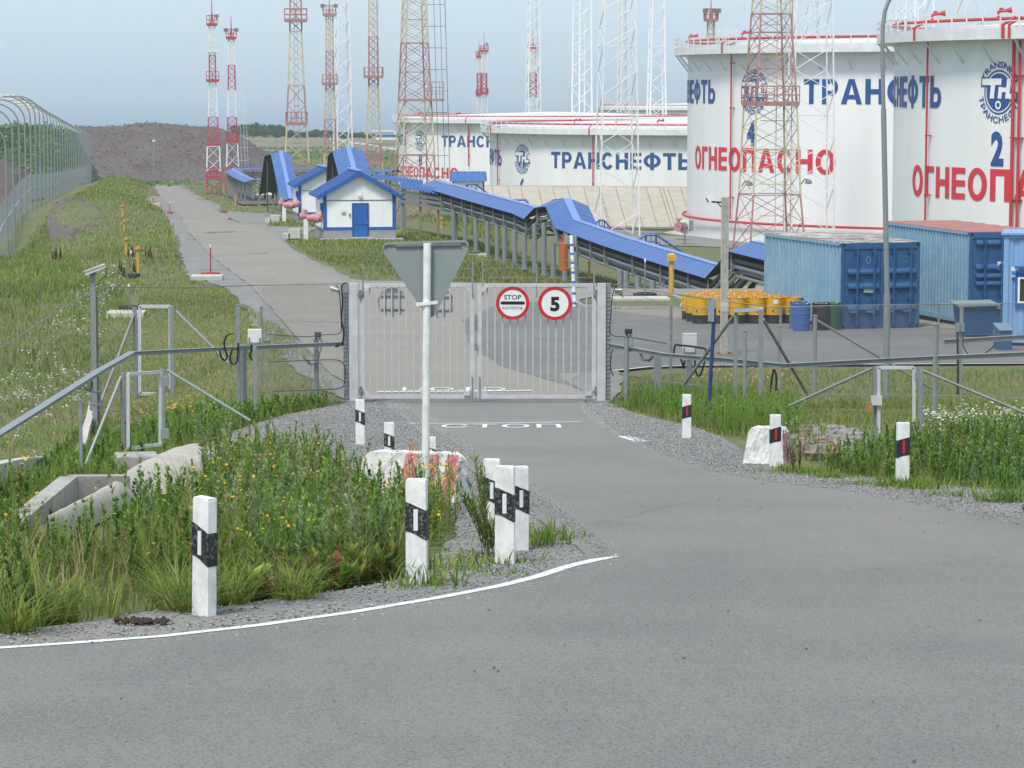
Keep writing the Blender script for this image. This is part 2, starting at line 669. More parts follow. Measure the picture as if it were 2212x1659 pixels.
def inside(poly, x, y):
    x = np.asarray(x, float)
    y = np.asarray(y, float)
    r = np.zeros(x.shape, bool)
    n = len(poly)
    for i in range(n):
        x0, y0 = poly[i][0], poly[i][1]
        x1, y1 = poly[(i + 1) % n][0], poly[(i + 1) % n][1]
        if y0 == y1:
            continue
        c = ((y0 > y) != (y1 > y)) & (x < (x1 - x0) * (y - y0) / (y1 - y0) + x0)
        r ^= c
    return r


def sheet(name, poly, off, mat, step=0.6, jit=0.0, grow=0.016):
    """thin pavement sheet lying on the terrain inside a ground polygon"""
    b = refine(poly, step, jit)
    ymin, ymax = min(p.y for p in b), max(p.y for p in b)
    xmin, xmax = min(p.x for p in b), max(p.x for p in b)
    gx, gy = [], []
    y = ymin
    while y < ymax:
        st = step + grow * max(y, 0)
        x = xmin
        while x < xmax:
            gx.append(x + random.uniform(-.1, .1) * st)
            gy.append(y + random.uniform(-.1, .1) * st)
            x += st * 1.6
        y += st
    gx, gy = np.array(gx), np.array(gy)
    k = inside(b, gx, gy)
    pts = b + [Vector((x, y)) for x, y in zip(gx[k], gy[k])]
    nb = len(b)
    r = delaunay_2d_cdt(pts, [(i, (i + 1) % nb) for i in range(nb)], [], 1, 1e-5)
    vs = r[0]
    xs = np.array([v.x for v in vs])
    yy = np.array([v.y for v in vs])
    zz = H(xs, yy) + off
    mb = MB()
    fs = []
    for f in r[2]:
        a, c, d = vs[f[0]], vs[f[1]], vs[f[2]]
        fs.append(tuple(f) if (c - a).cross(d - a) > 0 else tuple(reversed(f)))
    mb.add(list(zip(xs, yy, zz)), fs)
    o = mb.build(name, mat, smooth=True)
    return structure(o)


# ---- junction and gate road (outlines read on the ground)
P_road = [(-300, 1425), (0, 1397), (150, 1387), (350, 1372), (560, 1348), (760, 1320), (950, 1288), (1080, 1262), (1200, 1236), (1262, 1212),
          (1268, 1196), (1240, 1176), (1190, 1140), (1140, 1098), (1075, 1050), (1010, 1010), (955, 972), (905, 930), (862, 893), (828, 871), (800, 856)]
left_up = [(768, 838), (716, 808), (685, 775), (650, 738), (604, 685), (558, 634), (540, 614), (500, 588), (455, 552), (420, 514), (393, 471), (372, 450), (352, 432), (340, 418), (325, 391)]
far_r = [(372, 391), (393, 410), (430, 434), (470, 456), (500, 470)]
P_road_r = [(2700, 1170), (2212, 1116), (2126, 1100), (1936, 1066), (1846, 1052), (1659, 1029), (1550, 1009), (1506, 995), (1440, 972), (1393, 959), (1346, 929), (1306, 906), (1276, 884), (1262, 860)]
near = [Vector((14, -6)), Vector((-9, -6))]
poly_j = gpoly(P_road) + list(reversed(gpoly(P_road_r)))
poly_j = [Vector((-6.5, 8)), ] + gpoly(P_road[1:]) + list(reversed(gpoly(P_road_r[1:]))) + [Vector((14, 18)), Vector((16, 4)), Vector((6, -6)), Vector((-6, -6))]
sheet('asphalt_junction', poly_j, 0.0, m_asph, .5, .03)

P_gravel_l = [(-200, 1412), (-200, 1385), (0, 1366), (150, 1345), (300, 1318), (450, 1312), (560, 1296), (720, 1274), (870, 1246), (930, 1212), (985, 1160), (980, 1098), (930, 1060), (780, 1020), (690, 975),
              (560, 985), (470, 965), (505, 930), (620, 895), (700, 880), (765, 868), (800, 856), (860, 858), (925, 893), (975, 930), (1035, 972), (1095, 1010), (1160, 1050), (1230, 1098), (1285, 1140), (1330, 1176), (1345, 1200), (1320, 1226), (1080, 1285), (760, 1342), (350, 1392), (0, 1412)]
sheet('gravel_shoulder_left', gpoly(P_gravel_l), -.008, m_grav, .35, .06)
P_gravel_r = [(1250, 868), (1330, 872), (1360, 890), (1420, 905), (1500, 922), (1560, 945), (1600, 968), (1660, 1000), (1760, 1018), (1860, 1028), (1935, 1040), (2100, 1052), (2212, 1060), (2212, 1130), (1936, 1080), (1659, 1040), (1500, 1004), (1393, 970), (1300, 925), (1262, 895)]
sheet('gravel_shoulder_right', gpoly(P_gravel_r), -.008, m_grav, .35, .06)

# ---- road behind the gate and the yard
P_in = left_up + far_r + [(490, 475), (560, 490), (590, 502), (653, 556), (720, 596), (790, 606), (900, 608), (1106, 613), (1270, 620), (1370, 618), (1500, 617), (1640, 617)]
yard_far = gpoly([(1640, 617)]) + [Vector((16, 119)), Vector((40, 119))]
yard_near = [Vector((40, 66)), Vector((26, 68))] + gpoly([(2212, 785), (1900, 787), (1500, 789), (1400, 793), (1325, 800), (1260, 806), (1232, 818), (1240, 838), (1270, 858), (1262, 866), (800, 858)])
poly_in = gpoly(P_in) + yard_far[1:] + yard_near
sheet('asphalt_road_and_yard', poly_in, -.004, m_asph2, .9, .03)
sheet('dark_asphalt_patch', gpoly([(1262, 842), (1216, 818), (1205, 806), (1330, 797), (1500, 787), (2212, 783), (2212, 712), (1700, 700), (1480, 690), (1300, 668), (1200, 650), (1080, 655), (1000, 690), (1010, 740), (1080, 790)]), .003, m_asphd, .9, .04)
# grass island by the yard road, with a low kerb
isl = gpoly([(1240, 652), (1290, 643), (1450, 640), (1478, 652), (1472, 667), (1330, 668), (1256, 663)])
sheet('grass_island', isl, .03, m_soil, .8, .02)
mb = MB()
for a, b in zip(isl, isl[1:] + isl[:1]):
    mb.bar((a.x, a.y, hz(a.x, a.y) + .02), (b.x, b.y, hz(b.x, b.y) + .02), .14, .16)
structure(mb.build('island_kerb', m_conc))
# gravel along the inner road
sheet('gravel_road_edge', gpoly([(585, 634), (630, 685), (676, 738), (742, 808), (790, 838), (815, 858), (740, 858), (640, 800), (560, 720), (520, 650), (478, 615), (405, 595), (392, 560), (385, 510), (365, 470), (318, 440), (310, 430), (345, 418), (380, 448), (403, 469), (434, 512), (472, 550), (522, 586), (566, 614)]), -.03, m_grav, .9, .15)
sheet('gravel_by_pump_houses', gpoly([(470, 454), (600, 462), (690, 492), (640, 512), (614, 520), (640, 540), (690, 566), (760, 600), (720, 600), (653, 560), (590, 506), (500, 473)]), -.03, m_grav, .9, .12)
sheet('gravel_far_edge', gpoly([(372, 391), (395, 396), (420, 418), (452, 432), (480, 446), (470, 458), (430, 437), (393, 412)]), -.03, m_grav, 1.5, .2)
sheet('gravel_by_gate', gpoly([(1225, 806), (1330, 798), (1345, 815), (1340, 850), (1300, 872), (1262, 864), (1240, 838)]), -.012, m_grav, .6, .1)
sheet('gravel_tank_yard', [Vector((12, 232)), Vector((70, 190)), Vector((70, 285)), Vector((5, 285))], .0, m_grav, 4, .0)
# dirt tracks in the far meadow
sheet('dirt_track_far', gpoly([(560, 318), (860, 322), (860, 330), (700, 332), (560, 326)]), .05, m_rustdirt, 6, .5)
sheet('path_across_meadow', gpoly([(330, 389), (560, 389), (860, 388), (860, 391), (560, 393), (330, 393)]), .03, m_grav, 4, .2)
sheet('track_by_fence', gpoly([(-40, 470), (-40, 395), (60, 372), (130, 366), (140, 372), (60, 395)]), .05, m_grav, 3, .2)
BARE = gpoly([(90, 515), (104, 490), (100, 470), (118, 452), (122, 436), (146, 424), (160, 430), (176, 426), (188, 442), (206, 452), (218, 468), (205, 476), (212, 486), (186, 488), (176, 500), (158, 504), (150, 518), (128, 512), (112, 524)])
sheet('bank_of_bare_soil', BARE, -.03, m_mound, .8, .45)
sheet('bank_by_pipe_rack', gpoly([(492, 424), (596, 424), (600, 442), (520, 444)]), .12, m_mound, 1.5, .2)


# ---- painted markings
def stripe(name, pix, wid, off=.003):
    pts = [G(*p) for p in pix]
    mb = MB()
    Lp, Rp = [], []
    full = []
    for a, b in zip(pts, pts[1:]):
        k = max(1, int((b - a).length / .4))
        full += [a + (b - a) * (j / k) for j in range(k)]
    full.append(pts[-1])
    vs, fs = [], []
    for i, p in enumerate(full):
        d = (full[min(i + 1, len(full) - 1)] - full[max(i - 1, 0)])
        nrm = Vector((-d.y, d.x, 0)).normalized()
        w = (wid if not callable(wid) else wid(i / (len(full) - 1))) * random.uniform(.92, 1.06)
        for sgn in (1, -1):
            q = p + nrm * (sgn * w / 2)
            vs.append((q.x, q.y, hz(q.x, q.y) + off))
    for i in range(len(full) - 1):
        fs.append((2 * i, 2 * i + 1, 2 * i + 3, 2 * i + 2))
    mb.add(vs, fs)
    return structure(mb.build(name, m_mark))


stripe('edge_line', [(-120, 1411), (0, 1400), (150, 1390), (350, 1375), (560, 1351), (760, 1323), (950, 1291), (1080, 1266), (1160, 1246), (1230, 1223), (1290, 1209), (1334, 1202)], lambda t: .085 if t < .93 else .085 + .08 * math.sin((t - .93) / .07 * math.pi) * .8 - max(0, t - .97) * 1.6)
stripe('stop_line', [(884, 915), (1070, 914), (1255, 911)], .20)
stripe('lane_dash', [(1349, 942), (1386, 954)], .22)
stripe('inner_stop_line', [(812, 847), (1000, 846), (1150, 844)], .25, .012)
stripe('yard_edge_line', [(1325, 801), (1400, 793), (1500, 789.5), (1900, 787), (2230, 785)], .12, .010)
stripe('dark_gate_strip', [(770, 869), (1290, 869)], .18, .004).data.materials[0] = m_asphd  # dark strip across the road under the gate leaves


def road_word(name, body, x0, x1, ybase, ytop, flip=False):
    v, f = text2d(body, .012, 1.08)
    wmax = v[:, 0].max()
    a, b = G(x0, ybase), G(x1, ybase)
    c = G(x0, ytop)
    vs = []
    for x, y in v:
        u = x / wmax
        if flip:
            u, y = 1 - u, 1 - y
        X = a.x + (b.x - a.x) * u
        Yy = a.y + (c.y - a.y) * y
        vs.append((X, Yy, hz(X, Yy) + .008))
    mb = MB().add(vs, f)
    return structure(mb.build(name, m_mark))


road_word('road_lettering', 'СТОП', 950, 1214, 924.5, 917)
road_word('road_lettering', 'СТОП', 868, 1092, 844, 837, True)


# ---- spoil mound and hill: bumpy terrain pieces
def bump_hill(name, cx, cy, prof, depth, base, mat, amp, xr, n=150, seed=3, t1=1.6):
    """ridge across the view: prof = list of (x, crest z); slopes down toward +-depth"""
    r = np.random.default_rng(seed)
    xs = np.linspace(xr[0], xr[1], n)
    crest = np.interp(xs, [p[0] for p in prof], [p[1] for p in prof])
    ts = np.linspace(-1, t1, 70)
    V = []
    for t in ts:
        k = (1 - ss(0.08, 1.0, abs(t)))
        y = cy + t * depth
        z = base + (crest - base) * k
        z = z + amp * (np.sin(xs * .31 + y * .21) + np.sin(xs * .77 - y * .5) * .6 + r.normal(0, .6, n)) * (.35 + .4 * k)
        V.append(np.stack([xs, np.full(n, y), z], -1))
    V = np.array(V).reshape(-1, 3)
    i = np.arange(len(ts) * n).reshape(len(ts), n)
    q = np.stack([i[:-1, :-1], i[:-1, 1:], i[1:, 1:], i[1:, :-1]], -1).reshape(-1, 4)
    o = mesh_np(name, V, q.ravel(), np.arange(len(q)) * 4, np.full(len(q), 4), mat)
    return structure(o)


def prof_at(Y, pix):
    return [(W(x, y, Y).x, W(x, y, Y).z) for x, y in pix]


MY = 640.0
bump_hill('spoil_mound', 0, MY, prof_at(MY, [(60, 372), (100, 322), (135, 286), (165, 276), (200, 274), (260, 273), (330, 269), (400, 271), (455, 277), (500, 289), (540, 309), (575, 333), (610, 362), (650, 392)]), 42, -19.8, m_mound, .35, (W(40, 300, MY).x, W(650, 300, MY).x))
HY = 560.0
bump_hill('green_hill', 0, HY, prof_at(HY, [(-260, 262), (-60, 272), (0, 279), (60, 281), (120, 283), (140, 292), (165, 330), (185, 375), (200, 392)]), 60, -18.5, m_hill, .4, (W(-260, 300, HY).x, W(200, 300, HY).x), seed=5, t1=.25)
bump_hill('dark_soil_heap', 0, 330, prof_at(330, [(-120, 345), (-20, 345), (10, 352), (45, 372), (60, 392)]), 18, -15, m_mound, .15, (W(-130, 300, 330).x, W(62, 300, 330).x), n=50, seed=6)
# far meadow rises a little before the shore
bump_hill('far_meadow', 0, 1020, prof_at(1020, [(300, 305), (520, 301), (640, 303), (760, 305), (860, 304), (1000, 304)]), 90, -19.4, M('far_meadow_grass', (.15, .145, .07), .95, col2=(.21, .17, .115), scale=.03, lo=.4, hi=.6, stretch=(.4, 1.6, 1)), .2, (W(300, 300, 1020).x, W(1000, 300, 1020).x), seed=8)

# ---- concrete dike of sloping slabs in front of the farther tanks
dike = thing('concrete_dike', 'long sloping dike of tan concrete slabs in front of the tanks', 'dike', (W(1280, 440, 292).x, 292, W(1280, 440, 292).z))
mb = MB()
A, B = W(985, 402, 300), W(1560, 406, 296)
C_, D_ = W(1000, 486, 283), W(1590, 492, 279)
nrm = Vector((0, -.63, .77)) * -.25
mb.plate([C_ + nrm, D_ + nrm, B + nrm, A + nrm], 1.0)
mb.bar(A + Vector((0, .2, 0)), B + Vector((0, .2, 0)), .5, .25)
mb.build('dike_core', m_concl, dike)
cuts = [0]
for wpx in (30, 20, 33, 37, 29, 40, 33, 34, 37, 34, 4, 35, 36, 33, 30, 8, 11, 29, 30, 34, 30):
    cuts.append(cuts[-1] + wpx)
tot = cuts[-1]
for i in range(len(cuts) - 1):
    a, b = (cuts[i] + .55) / tot, (cuts[i + 1] - .55) / tot
    up = Vector((0, -.63, .77)) * random.uniform(0, .04)
    mb = MB().plate([C_.lerp(D_, a) + up, C_.lerp(D_, b) + up, B.lerp(A, 1 - b) + up if False else A.lerp(B, b) + up, A.lerp(B, a) + up], .2)
    mb.build('concrete_slab', m_slab, dike)

# ---- haul kerb, culvert wing walls and apron on the left
mb = MB()
ka, kb = G(-60, 1090), G(200, 893)
for i in range(14):
    p, q = ka.lerp(kb, i / 14), ka.lerp(kb, (i + 1) / 14)
    p.z, q.z = hz(p.x, p.y) + .1, hz(q.x, q.y) + .1
    mb.bar(p, q, .18, .5)
structure(mb.build('concrete_kerb', m_concl))

cv = thing('culvert_wing_wall', 'weathered concrete culvert wing wall sinking into the weeds at left', 'wall', G(170, 1080))
Yw = G(170, 1085).y
t1, t2, t3 = W(30, 1142, Yw - 3.2), W(168, 1029, Yw), W(281, 1028, Yw + .4)


def wallseg(a, b, ha, hb, th, name):
    a, b = Vector(a), Vector(b)
    d = Vector((b.x - a.x, b.y - a.y, 0)).normalized()
    n = Vector((-d.y, d.x, 0)) * th
    mb = MB()
    vs = [a - Vector((0, 0, ha)), b - Vector((0, 0, hb)), b, a]
    vs2 = [v + n for v in vs]
    mb.add(vs + vs2, [(0, 1, 2, 3), (7, 6, 5, 4), (3, 2, 6, 7), (1, 0, 4, 5), (0, 3, 7, 4), (2, 1, 5, 6)])
    return mb.build(name, m_conc, cv)


wallseg(t1, t2 + Vector((-.004, 0, 0)), .7, 1.6, .16, 'sloping_wall')
wallseg(t2, t3, 1.6, 1.2, .16, 'head_wall')
UPP = [(452, 966), (405, 970), (367, 978), (310, 1003), (275, 1030), (233, 1074), (185, 1106), (133, 1137), (100, 1162)]
LOW = [(478, 1010), (440, 1026), (415, 1040), (375, 1056), (315, 1070), (262, 1096), (205, 1126), (150, 1154), (108, 1172)]
vs, fs = [], []
rq = random.Random(3)
NA, NB = 33, 9
GU, GL = [G(*p) for p in UPP], [G(*p) for p in LOW]
for i in range(NA):
    u = i / (NA - 1) * (len(UPP) - 1)
    k = min(int(u), len(UPP) - 2)
    f = u - k
    a = GU[k].lerp(GU[k + 1], f)
    b = GL[k].lerp(GL[k + 1], f)
    for j in range(NB):
        t = j / (NB - 1)
        p = a.lerp(b, t)
        p.z = a.z + (b.z - a.z) * t + .03 + .15 * math.sin(math.pi * t) + (rq.uniform(-.004, .004) if 0 < j < NB - 1 else -.06)
        vs.append(p)
for i in range(NA - 1):
    for j in range(NB - 1):
        fs.append((i * NB + j, i * NB + j + 1, (i + 1) * NB + j + 1, (i + 1) * NB + j))
o = MB().add(vs, fs).build('concrete_apron', M('sprayed_concrete', (.47, .435, .37), .95, col2=(.37, .34, .285), scale=1.4, bump=.8, bscale=9, fine=(.24, .23, .2), fscale=14, famt=.6), None)
o.data.polygons.foreach_set('use_smooth', [True] * len(o.data.polygons))
structure(o)
mb = MB()
c = G(305, 1050)
mb.box((W(295, 1030, c.y + 3).x, c.y + 3, W(295, 1030, c.y + 3).z), (.45, .5, .5), .2)
structure(mb.build('concrete_block', m_conc))

# ---- the hazy sea air
hm = bpy.data.materials.new('sea_haze')
hm.use_nodes = True
hn = hm.node_tree
hn.nodes.clear()
ho_ = hn.nodes.new('ShaderNodeOutputMaterial')
hv_ = hn.nodes.new('ShaderNodeVolumePrincipled')
hv_.inputs['Color'].default_value = (.84, .94, 1.0, 1)
hv_.inputs['Density'].default_value = .00019
hv_.inputs['Anisotropy'].default_value = 0.0
hn.links.new(hv_.outputs[0], ho_.inputs['Volume'])
mb = MB()
mb.box((0, 30100, -10), (122000, 61000, 106))
o = mb.build('haze', hm)
stuff(o)

# hairline cracks in the junction asphalt
m_crack = M('crack', (.085, .08, .074), .95)
rk_ = random.Random(21)
for p0, p1 in (((1290, 1130), (1530, 1078)), ((1880, 1230), (2212, 1200))):
    n = 9
    pts = [(p0[0] + (p1[0] - p0[0]) * i / n + rk_.uniform(-8, 8), p0[1] + (p1[1] - p0[1]) * i / n + rk_.uniform(-3, 3)) for i in range(n + 1)]
    o = stripe('asphalt_crack', pts, .005, .002)
    o.data.materials[0] = m_crack
# ================================================================ TANKS
RT = 30.35


class Tank:
    def __init__(s, pxl, D, zb, zbase, label):
        fl = math.atan(W(pxl, 250, 1).x)
        fc = fl + math.asin(RT / D)
        s.x, s.y = D * math.sin(fc), D * math.cos(fc)
        s.zb, s.zbase = zb, zbase
        s.e = thing('storage_tank', label, 'storage tank', (s.x, s.y, zbase), 'white oil storage tanks in a row')

    def az(s, px, py=250):
        k = W(px, py, 1).x
        A = k * k + 1
        B = -2 * (k * s.x + s.y)
        C = s.x ** 2 + s.y ** 2 - RT ** 2
        q = B * B - 4 * A * C
        t = (-B - math.sqrt(max(q, 0))) / (2 * A)
        return math.atan2(k * t - s.x, -(t - s.y))

    def p(s, a, r, z):
        return Vector((s.x + r * math.sin(a), s.y - r * math.cos(a), z))

    def ring(s, mb, prof, n=180, a0=-math.pi, a1=math.pi):
        vs = []
        m = len(prof)
        for i in range(n + 1):
            a = a0 + (a1 - a0) * i / n
            for r, z in prof:
                vs.append(s.p(a, r, z))
        fs = []
        for i in range(n):
            for j in range(m - 1):
                fs.append((i * m + j, (i + 1) * m + j, (i + 1) * m + j + 1, i * m + j + 1))
        mb.add(vs, fs)

    def word(s, name, body, mat, a0, width, z0, z1, bold=.03, sp=1.0):
        v, f = block_word(body) if len(body) > 2 else text2d(body, bold, sp)
        w = v[:, 0].max()
        vs = [s.p(a0 + x / w * width / RT, RT + .04, z0 + y * (z1 - z0)) for x, y in v]
        MB().add(vs, f).build(name, mat, s.e)

    def flatpoly(s, mb, pts, a, zc, mi=0):
        """pts in metres around a wall point"""
        return mb.add([s.p(a + x / RT, RT + d, zc + y) for x, y, d in pts], [tuple(range(len(pts)))], mi)

    def emblem(s, a, zc, R):
        blue, wht = MB(), MB()

        def annulus(mb, r0, r1, d, n=48, t0=0, t1=2 * math.pi):
            vs = []
            for i in range(n + 1):
                t = t0 + (t1 - t0) * i / n
                for r in (r0, r1):
                    vs.append(s.p(a + r * math.sin(t) / RT, RT + d, zc + r * math.cos(t)))
            mb.add(vs, [(2 * i, 2 * i + 2, 2 * i + 3, 2 * i + 1) for i in range(n)])
        annulus(blue, 0.0, .58 * R, .03)
        annulus(blue, .64 * R, .69 * R, .03)
        annulus(wht, .075 * R, .135 * R, .06)
        # shift ring low
        wht.v = [(x, y, z - .40 * R) for x, y, z in wht.v]

        def bars(mb, rects, d, sk=.12):
            for x0, y0, x1, y1 in rects:
                q = [(x0 + sk * y0, y0), (x1 + sk * y0, y0), (x1 + sk * y1, y1), (x0 + sk * y1, y1)]
                n = len(mb.v)
                for k in range(2):
                    pass
                mb.add([s.p(a + x * R / RT, RT + d, zc + y * R) for x, y in q], [(0, 1, 2, 3)])
        back = [(-.86, .20, .22, .47), (-.47, -.20, -.02, .20), (.07, -.20, .60, .20), (.22, .20, .60, .47), (.60, -.24, .86, -.02)]
        bars(blue, [(-.88, .17, -.5, .47), (.56, -.28, .86, .0)], .045)
        bars(wht, [(-.82, .22, .10, .42)], .06)
        bars(wht, [(-.38, -.20, -.18, .22)], .06)
        bars(wht, [(.0, -.20, .17, .16)], .06)
        bars(wht, [(.34, -.20, .52, .42)], .06)
        bars(wht, [(.17, .0, .34, .14)], .06)
        bars(wht, [(.52, -.22, .80, -.05)], .06)

        def arc(mb, body, t0, t1, inside_out):
            v, f = text2d(body, .018, 1.0)
            w = v[:, 0].max()
            vs = []
            for x, y in v:
                t = t0 + (t1 - t0) * x / w
                r = (.76 + .20 * y) * R if not inside_out else (.96 - .20 * y) * R
                vs.append(s.p(a + r * math.sin(t) / RT, RT + .035, zc + r * math.cos(t)))
            mb.add(vs, f)
        arc(blue, 'TRANSNEFT', -1.12, 1.28, False)
        arc(blue, 'ТРАНСНЕФТЬ', 4.55, 1.72, True)
        blue.build('emblem', m_blueletter, s.e)
        wht.build('emblem_initials', m_tank, s.e)

    def shell(s, detail=True, vis=(-1.6, 1.2)):
        mb = MB()
        s.ring(mb, [(RT, s.zbase), (RT, s.zb + .9)])
        mb.build('tank_shell', m_tank, s.e, smooth=True)
        mb = MB()
        s.ring(mb, [(RT, s.zb + .9), (RT - 6, s.zb + 1.25), (.01, s.zb + 2.0)], 120)
        mb.build('tank_roof', m_tank2, s.e, smooth=True)
        mb = MB()
        ro = RT + 1.25
        s.ring(mb, [(RT, s.zb), (ro, s.zb), (ro + .03, s.zb), (ro + .03, s.zb + .72), (ro, s.zb + .72), (ro, s.zb + .1), (RT, s.zb + .1)])
        mb.build('walkway', m_tank2, s.e)
        mb = MB()
        st = 1.6 / RT
        n = int(2 * math.pi / st)
        for i in range(n):
            a = -math.pi + i * st
            if detail or abs(a) < 1.7:
                mb.bar(s.p(a, ro, s.zb + .7), s.p(a, ro, s.zb + 1.5), .09)
        for z in (1.12, 1.5):
            s.ring(mb, [(ro - .03, s.zb + z), (ro + .03, s.zb + z), (ro + .03, s.zb + z + .06), (ro - .03, s.zb + z + .06), (ro - .03, s.zb + z)], 160)
        mb.build('railing', m_tank2, s.e)
        mb = MB()
        pr = [(RT + .1 + .13 * math.cos(t), s.zb + 1.33 + .13 * math.sin(t)) for t in np.linspace(0, 2 * math.pi, 7)]
        s.ring(mb, pr, 160)
        mb.build('red_ring_pipe', m_redpipe, s.e, smooth=True)
        mb = MB()
        for i in range(0, 60):
            a = -math.pi + i * 2 * math.pi / 60
            mb.bar(s.p(a, ro - .1, s.zb), s.p(a, RT, s.zb - 1.5), .09)
        stuff(mb.build('walkway_braces', m_tank2, s.e))

    def vpipe(s, px, z0, r=.13, top=None):
        a = s.az(px)
        mb = MB()
        mb.path([s.p(a, RT + .35, z0), s.p(a, RT + .35, s.zb - .05)], r, 8)
        mb.path([s.p(a, ro_ + .12, s.zb + .05), s.p(a, ro_ + .12, s.zb + .9), s.p(a, RT + .3, s.zb + 1.4)], r, 6)
        for z in np.arange(z0 + 2, s.zb, 4):
            mb.bar(s.p(a, RT, z), s.p(a, RT + .45, z), r * 3, .08)
        mb.build('riser_pipe', m_redpipe, s.e, smooth=False)

    def monitor(s, px):
        """red foam cannon on the rim"""
        a = s.az(px)
        e = s.e
        mb = MB()
        b = s.p(a, RT - .1, s.zb + 1.4)
        mb.path([b, b + Vector((0, 0, .45))], .08, 6)
        mb.path([b + Vector((0, 0, .42)), b + Vector((.5, -.1, .48))], .10, 8)
        mb.path([b + Vector((.5, -.1, .48)), b + Vector((.85, -.15, .52))], .11, 8, r2=.22)
        mb.box(b + Vector((.2, 0, .58)), (.25, .2, .16))
        mb.build('foam_cannon', m_redpipe, e)


ro_ = RT + 1.25
T4 = Tank(1485, 269, 3.34, -14.1, 'white tank with the blue number 4, partly behind the red lattice tower')
T2 = Tank(1930, 206, 3.34, -14.1, 'nearest white tank with the blue number 2, cut by the right edge')
T6 = Tank(1058, 390, -5.64, -23.1, 'white tank with the blue number 6 behind the tan concrete dike')
T8 = Tank(861, 550, -6.0, -23.1, 'farthest white tank with the blue number 8 behind the leaning ladder tower')
T10 = Tank(1300, 800, -5.2, -23, 'white tank roof with red rim pipe seen far beyond the numbered tanks')
del T10.e['group']
for t in (T2, T4, T6, T8, T10):
    t.shell()
LW = 20.5


def dress(t, num, logo_px, num_px, right_px, left_end_px, red0, redlen):
    t.emblem(t.az(logo_px), t.zb - 3.4, 2.1)
    if right_px is not None:
        t.word('lettering', 'ТРАНСНЕФТЬ', m_blueletter, t.az(right_px), LW, t.zb - 4.45, t.zb - 2.3, .045, 1.0)
    if left_end_px is not None:
        t.word('lettering', 'ТРАНСНЕФТЬ', m_blueletter, t.az(left_end_px) - LW / RT, LW, t.zb - 4.45, t.zb - 2.3, .045, 1.0)
    t.word('number', num, m_blueletter, t.az(num_px) - .62 / RT, 1.24, t.zb - 8.1, t.zb - 5.95, .04)
    t.word('warning_lettering', 'ОГНЕОПАСНО', m_redletter, red0, redlen, t.zb - 10.5, t.zb - 8.4, .03)


RL = (T4.az(1806) - T4.az(1503)) * RT
dress(T4, '4', 1628, 1623, 1736, 1545, T4.az(1503), RL)
dress(T2, '2', 2157, 2156, None, 2033, T2.az(1974), RL)
dress(T6, '6', 1128, 1128, 1191, 1084, T6.az(1128) - RL * .45 / RT, RL)
dress(T8, '8', 907, 908, 954, 876, T8.az(990) - RL / RT, RL)
T4.vpipe(1586, -11.5, .075)
T2.vpipe(2012, -13, .075)
T2.vpipe(2196, -13, .12)
T2.vpipe(2209, -13, .1)
T6.vpipe(1284, -14, .08)
T8.vpipe(1014, -14, .10)
T8.vpipe(880, -14, .08)
T6.vpipe(1080, -14, .08)
for t in (T4,):
    mb = MB()
    pr = [(RT + .4 + .12 * math.cos(q), -11.7 + .12 * math.sin(q)) for q in np.linspace(0, 2 * math.pi, 7)]
    t.ring(mb, pr, 140)
    mb.build('red_ring_pipe', m_redpipe, t.e, smooth=True)
    mb = MB()
    t.ring(mb, [(RT + .05, -13.55), (RT + 2.6, -13.75), (RT + 2.6, -15.5)], 140)
    mb.build('base_apron', m_concl, t.e)
for t, l in ((T4, (1600, 1478)), (T2, (2008, 2150)), (T8, (985, 902)), (T6, (1240, 1330, 1420))):
    for p_ in l:
        t.monitor(p_)


def bowl(t, px, h, w):
    """small stair landing on the rim"""
    a = t.az(px)
    b = t.p(a, RT + .2, t.zb + .9)
    mb = MB()
    mb.box(b + Vector((0, 0, h - .5)), (w, 1.2, .12))
    for x in np.linspace(-w / 2, w / 2, 5):
        mb.bar(b + Vector((x, -.6, -.6)), b + Vector((x, -.6, h + .7)), .06)
        mb.bar(b + Vector((x, .6, -.6)), b + Vector((x, .6, h + .7)), .06)
    for z in (.1, .7):
        mb.bar(b + Vector((-w / 2, -.6, h + z)), b + Vector((w / 2, -.6, h + z)), .06)
    mb.build('stair_landing', m_tank2, t.e)


bowl(T2, 1955, 1.2, 1.8)
bowl(T4, 1575, .6, 1.6)
bowl(T6, 1075, .7, 3)

# ================================================================ LATTICE TOWERS


def lerp_tab(tab, v):
    for (a, wa), (b, wb) in zip(tab, tab[1:]):
        if (a >= v >= b) or (a <= v <= b):
            return wa + (wb - wa) * (v - a) / (b - a)
    return tab[0][1] if abs(v - tab[0][0]) < abs(v - tab[-1][0]) else tab[-1][1]


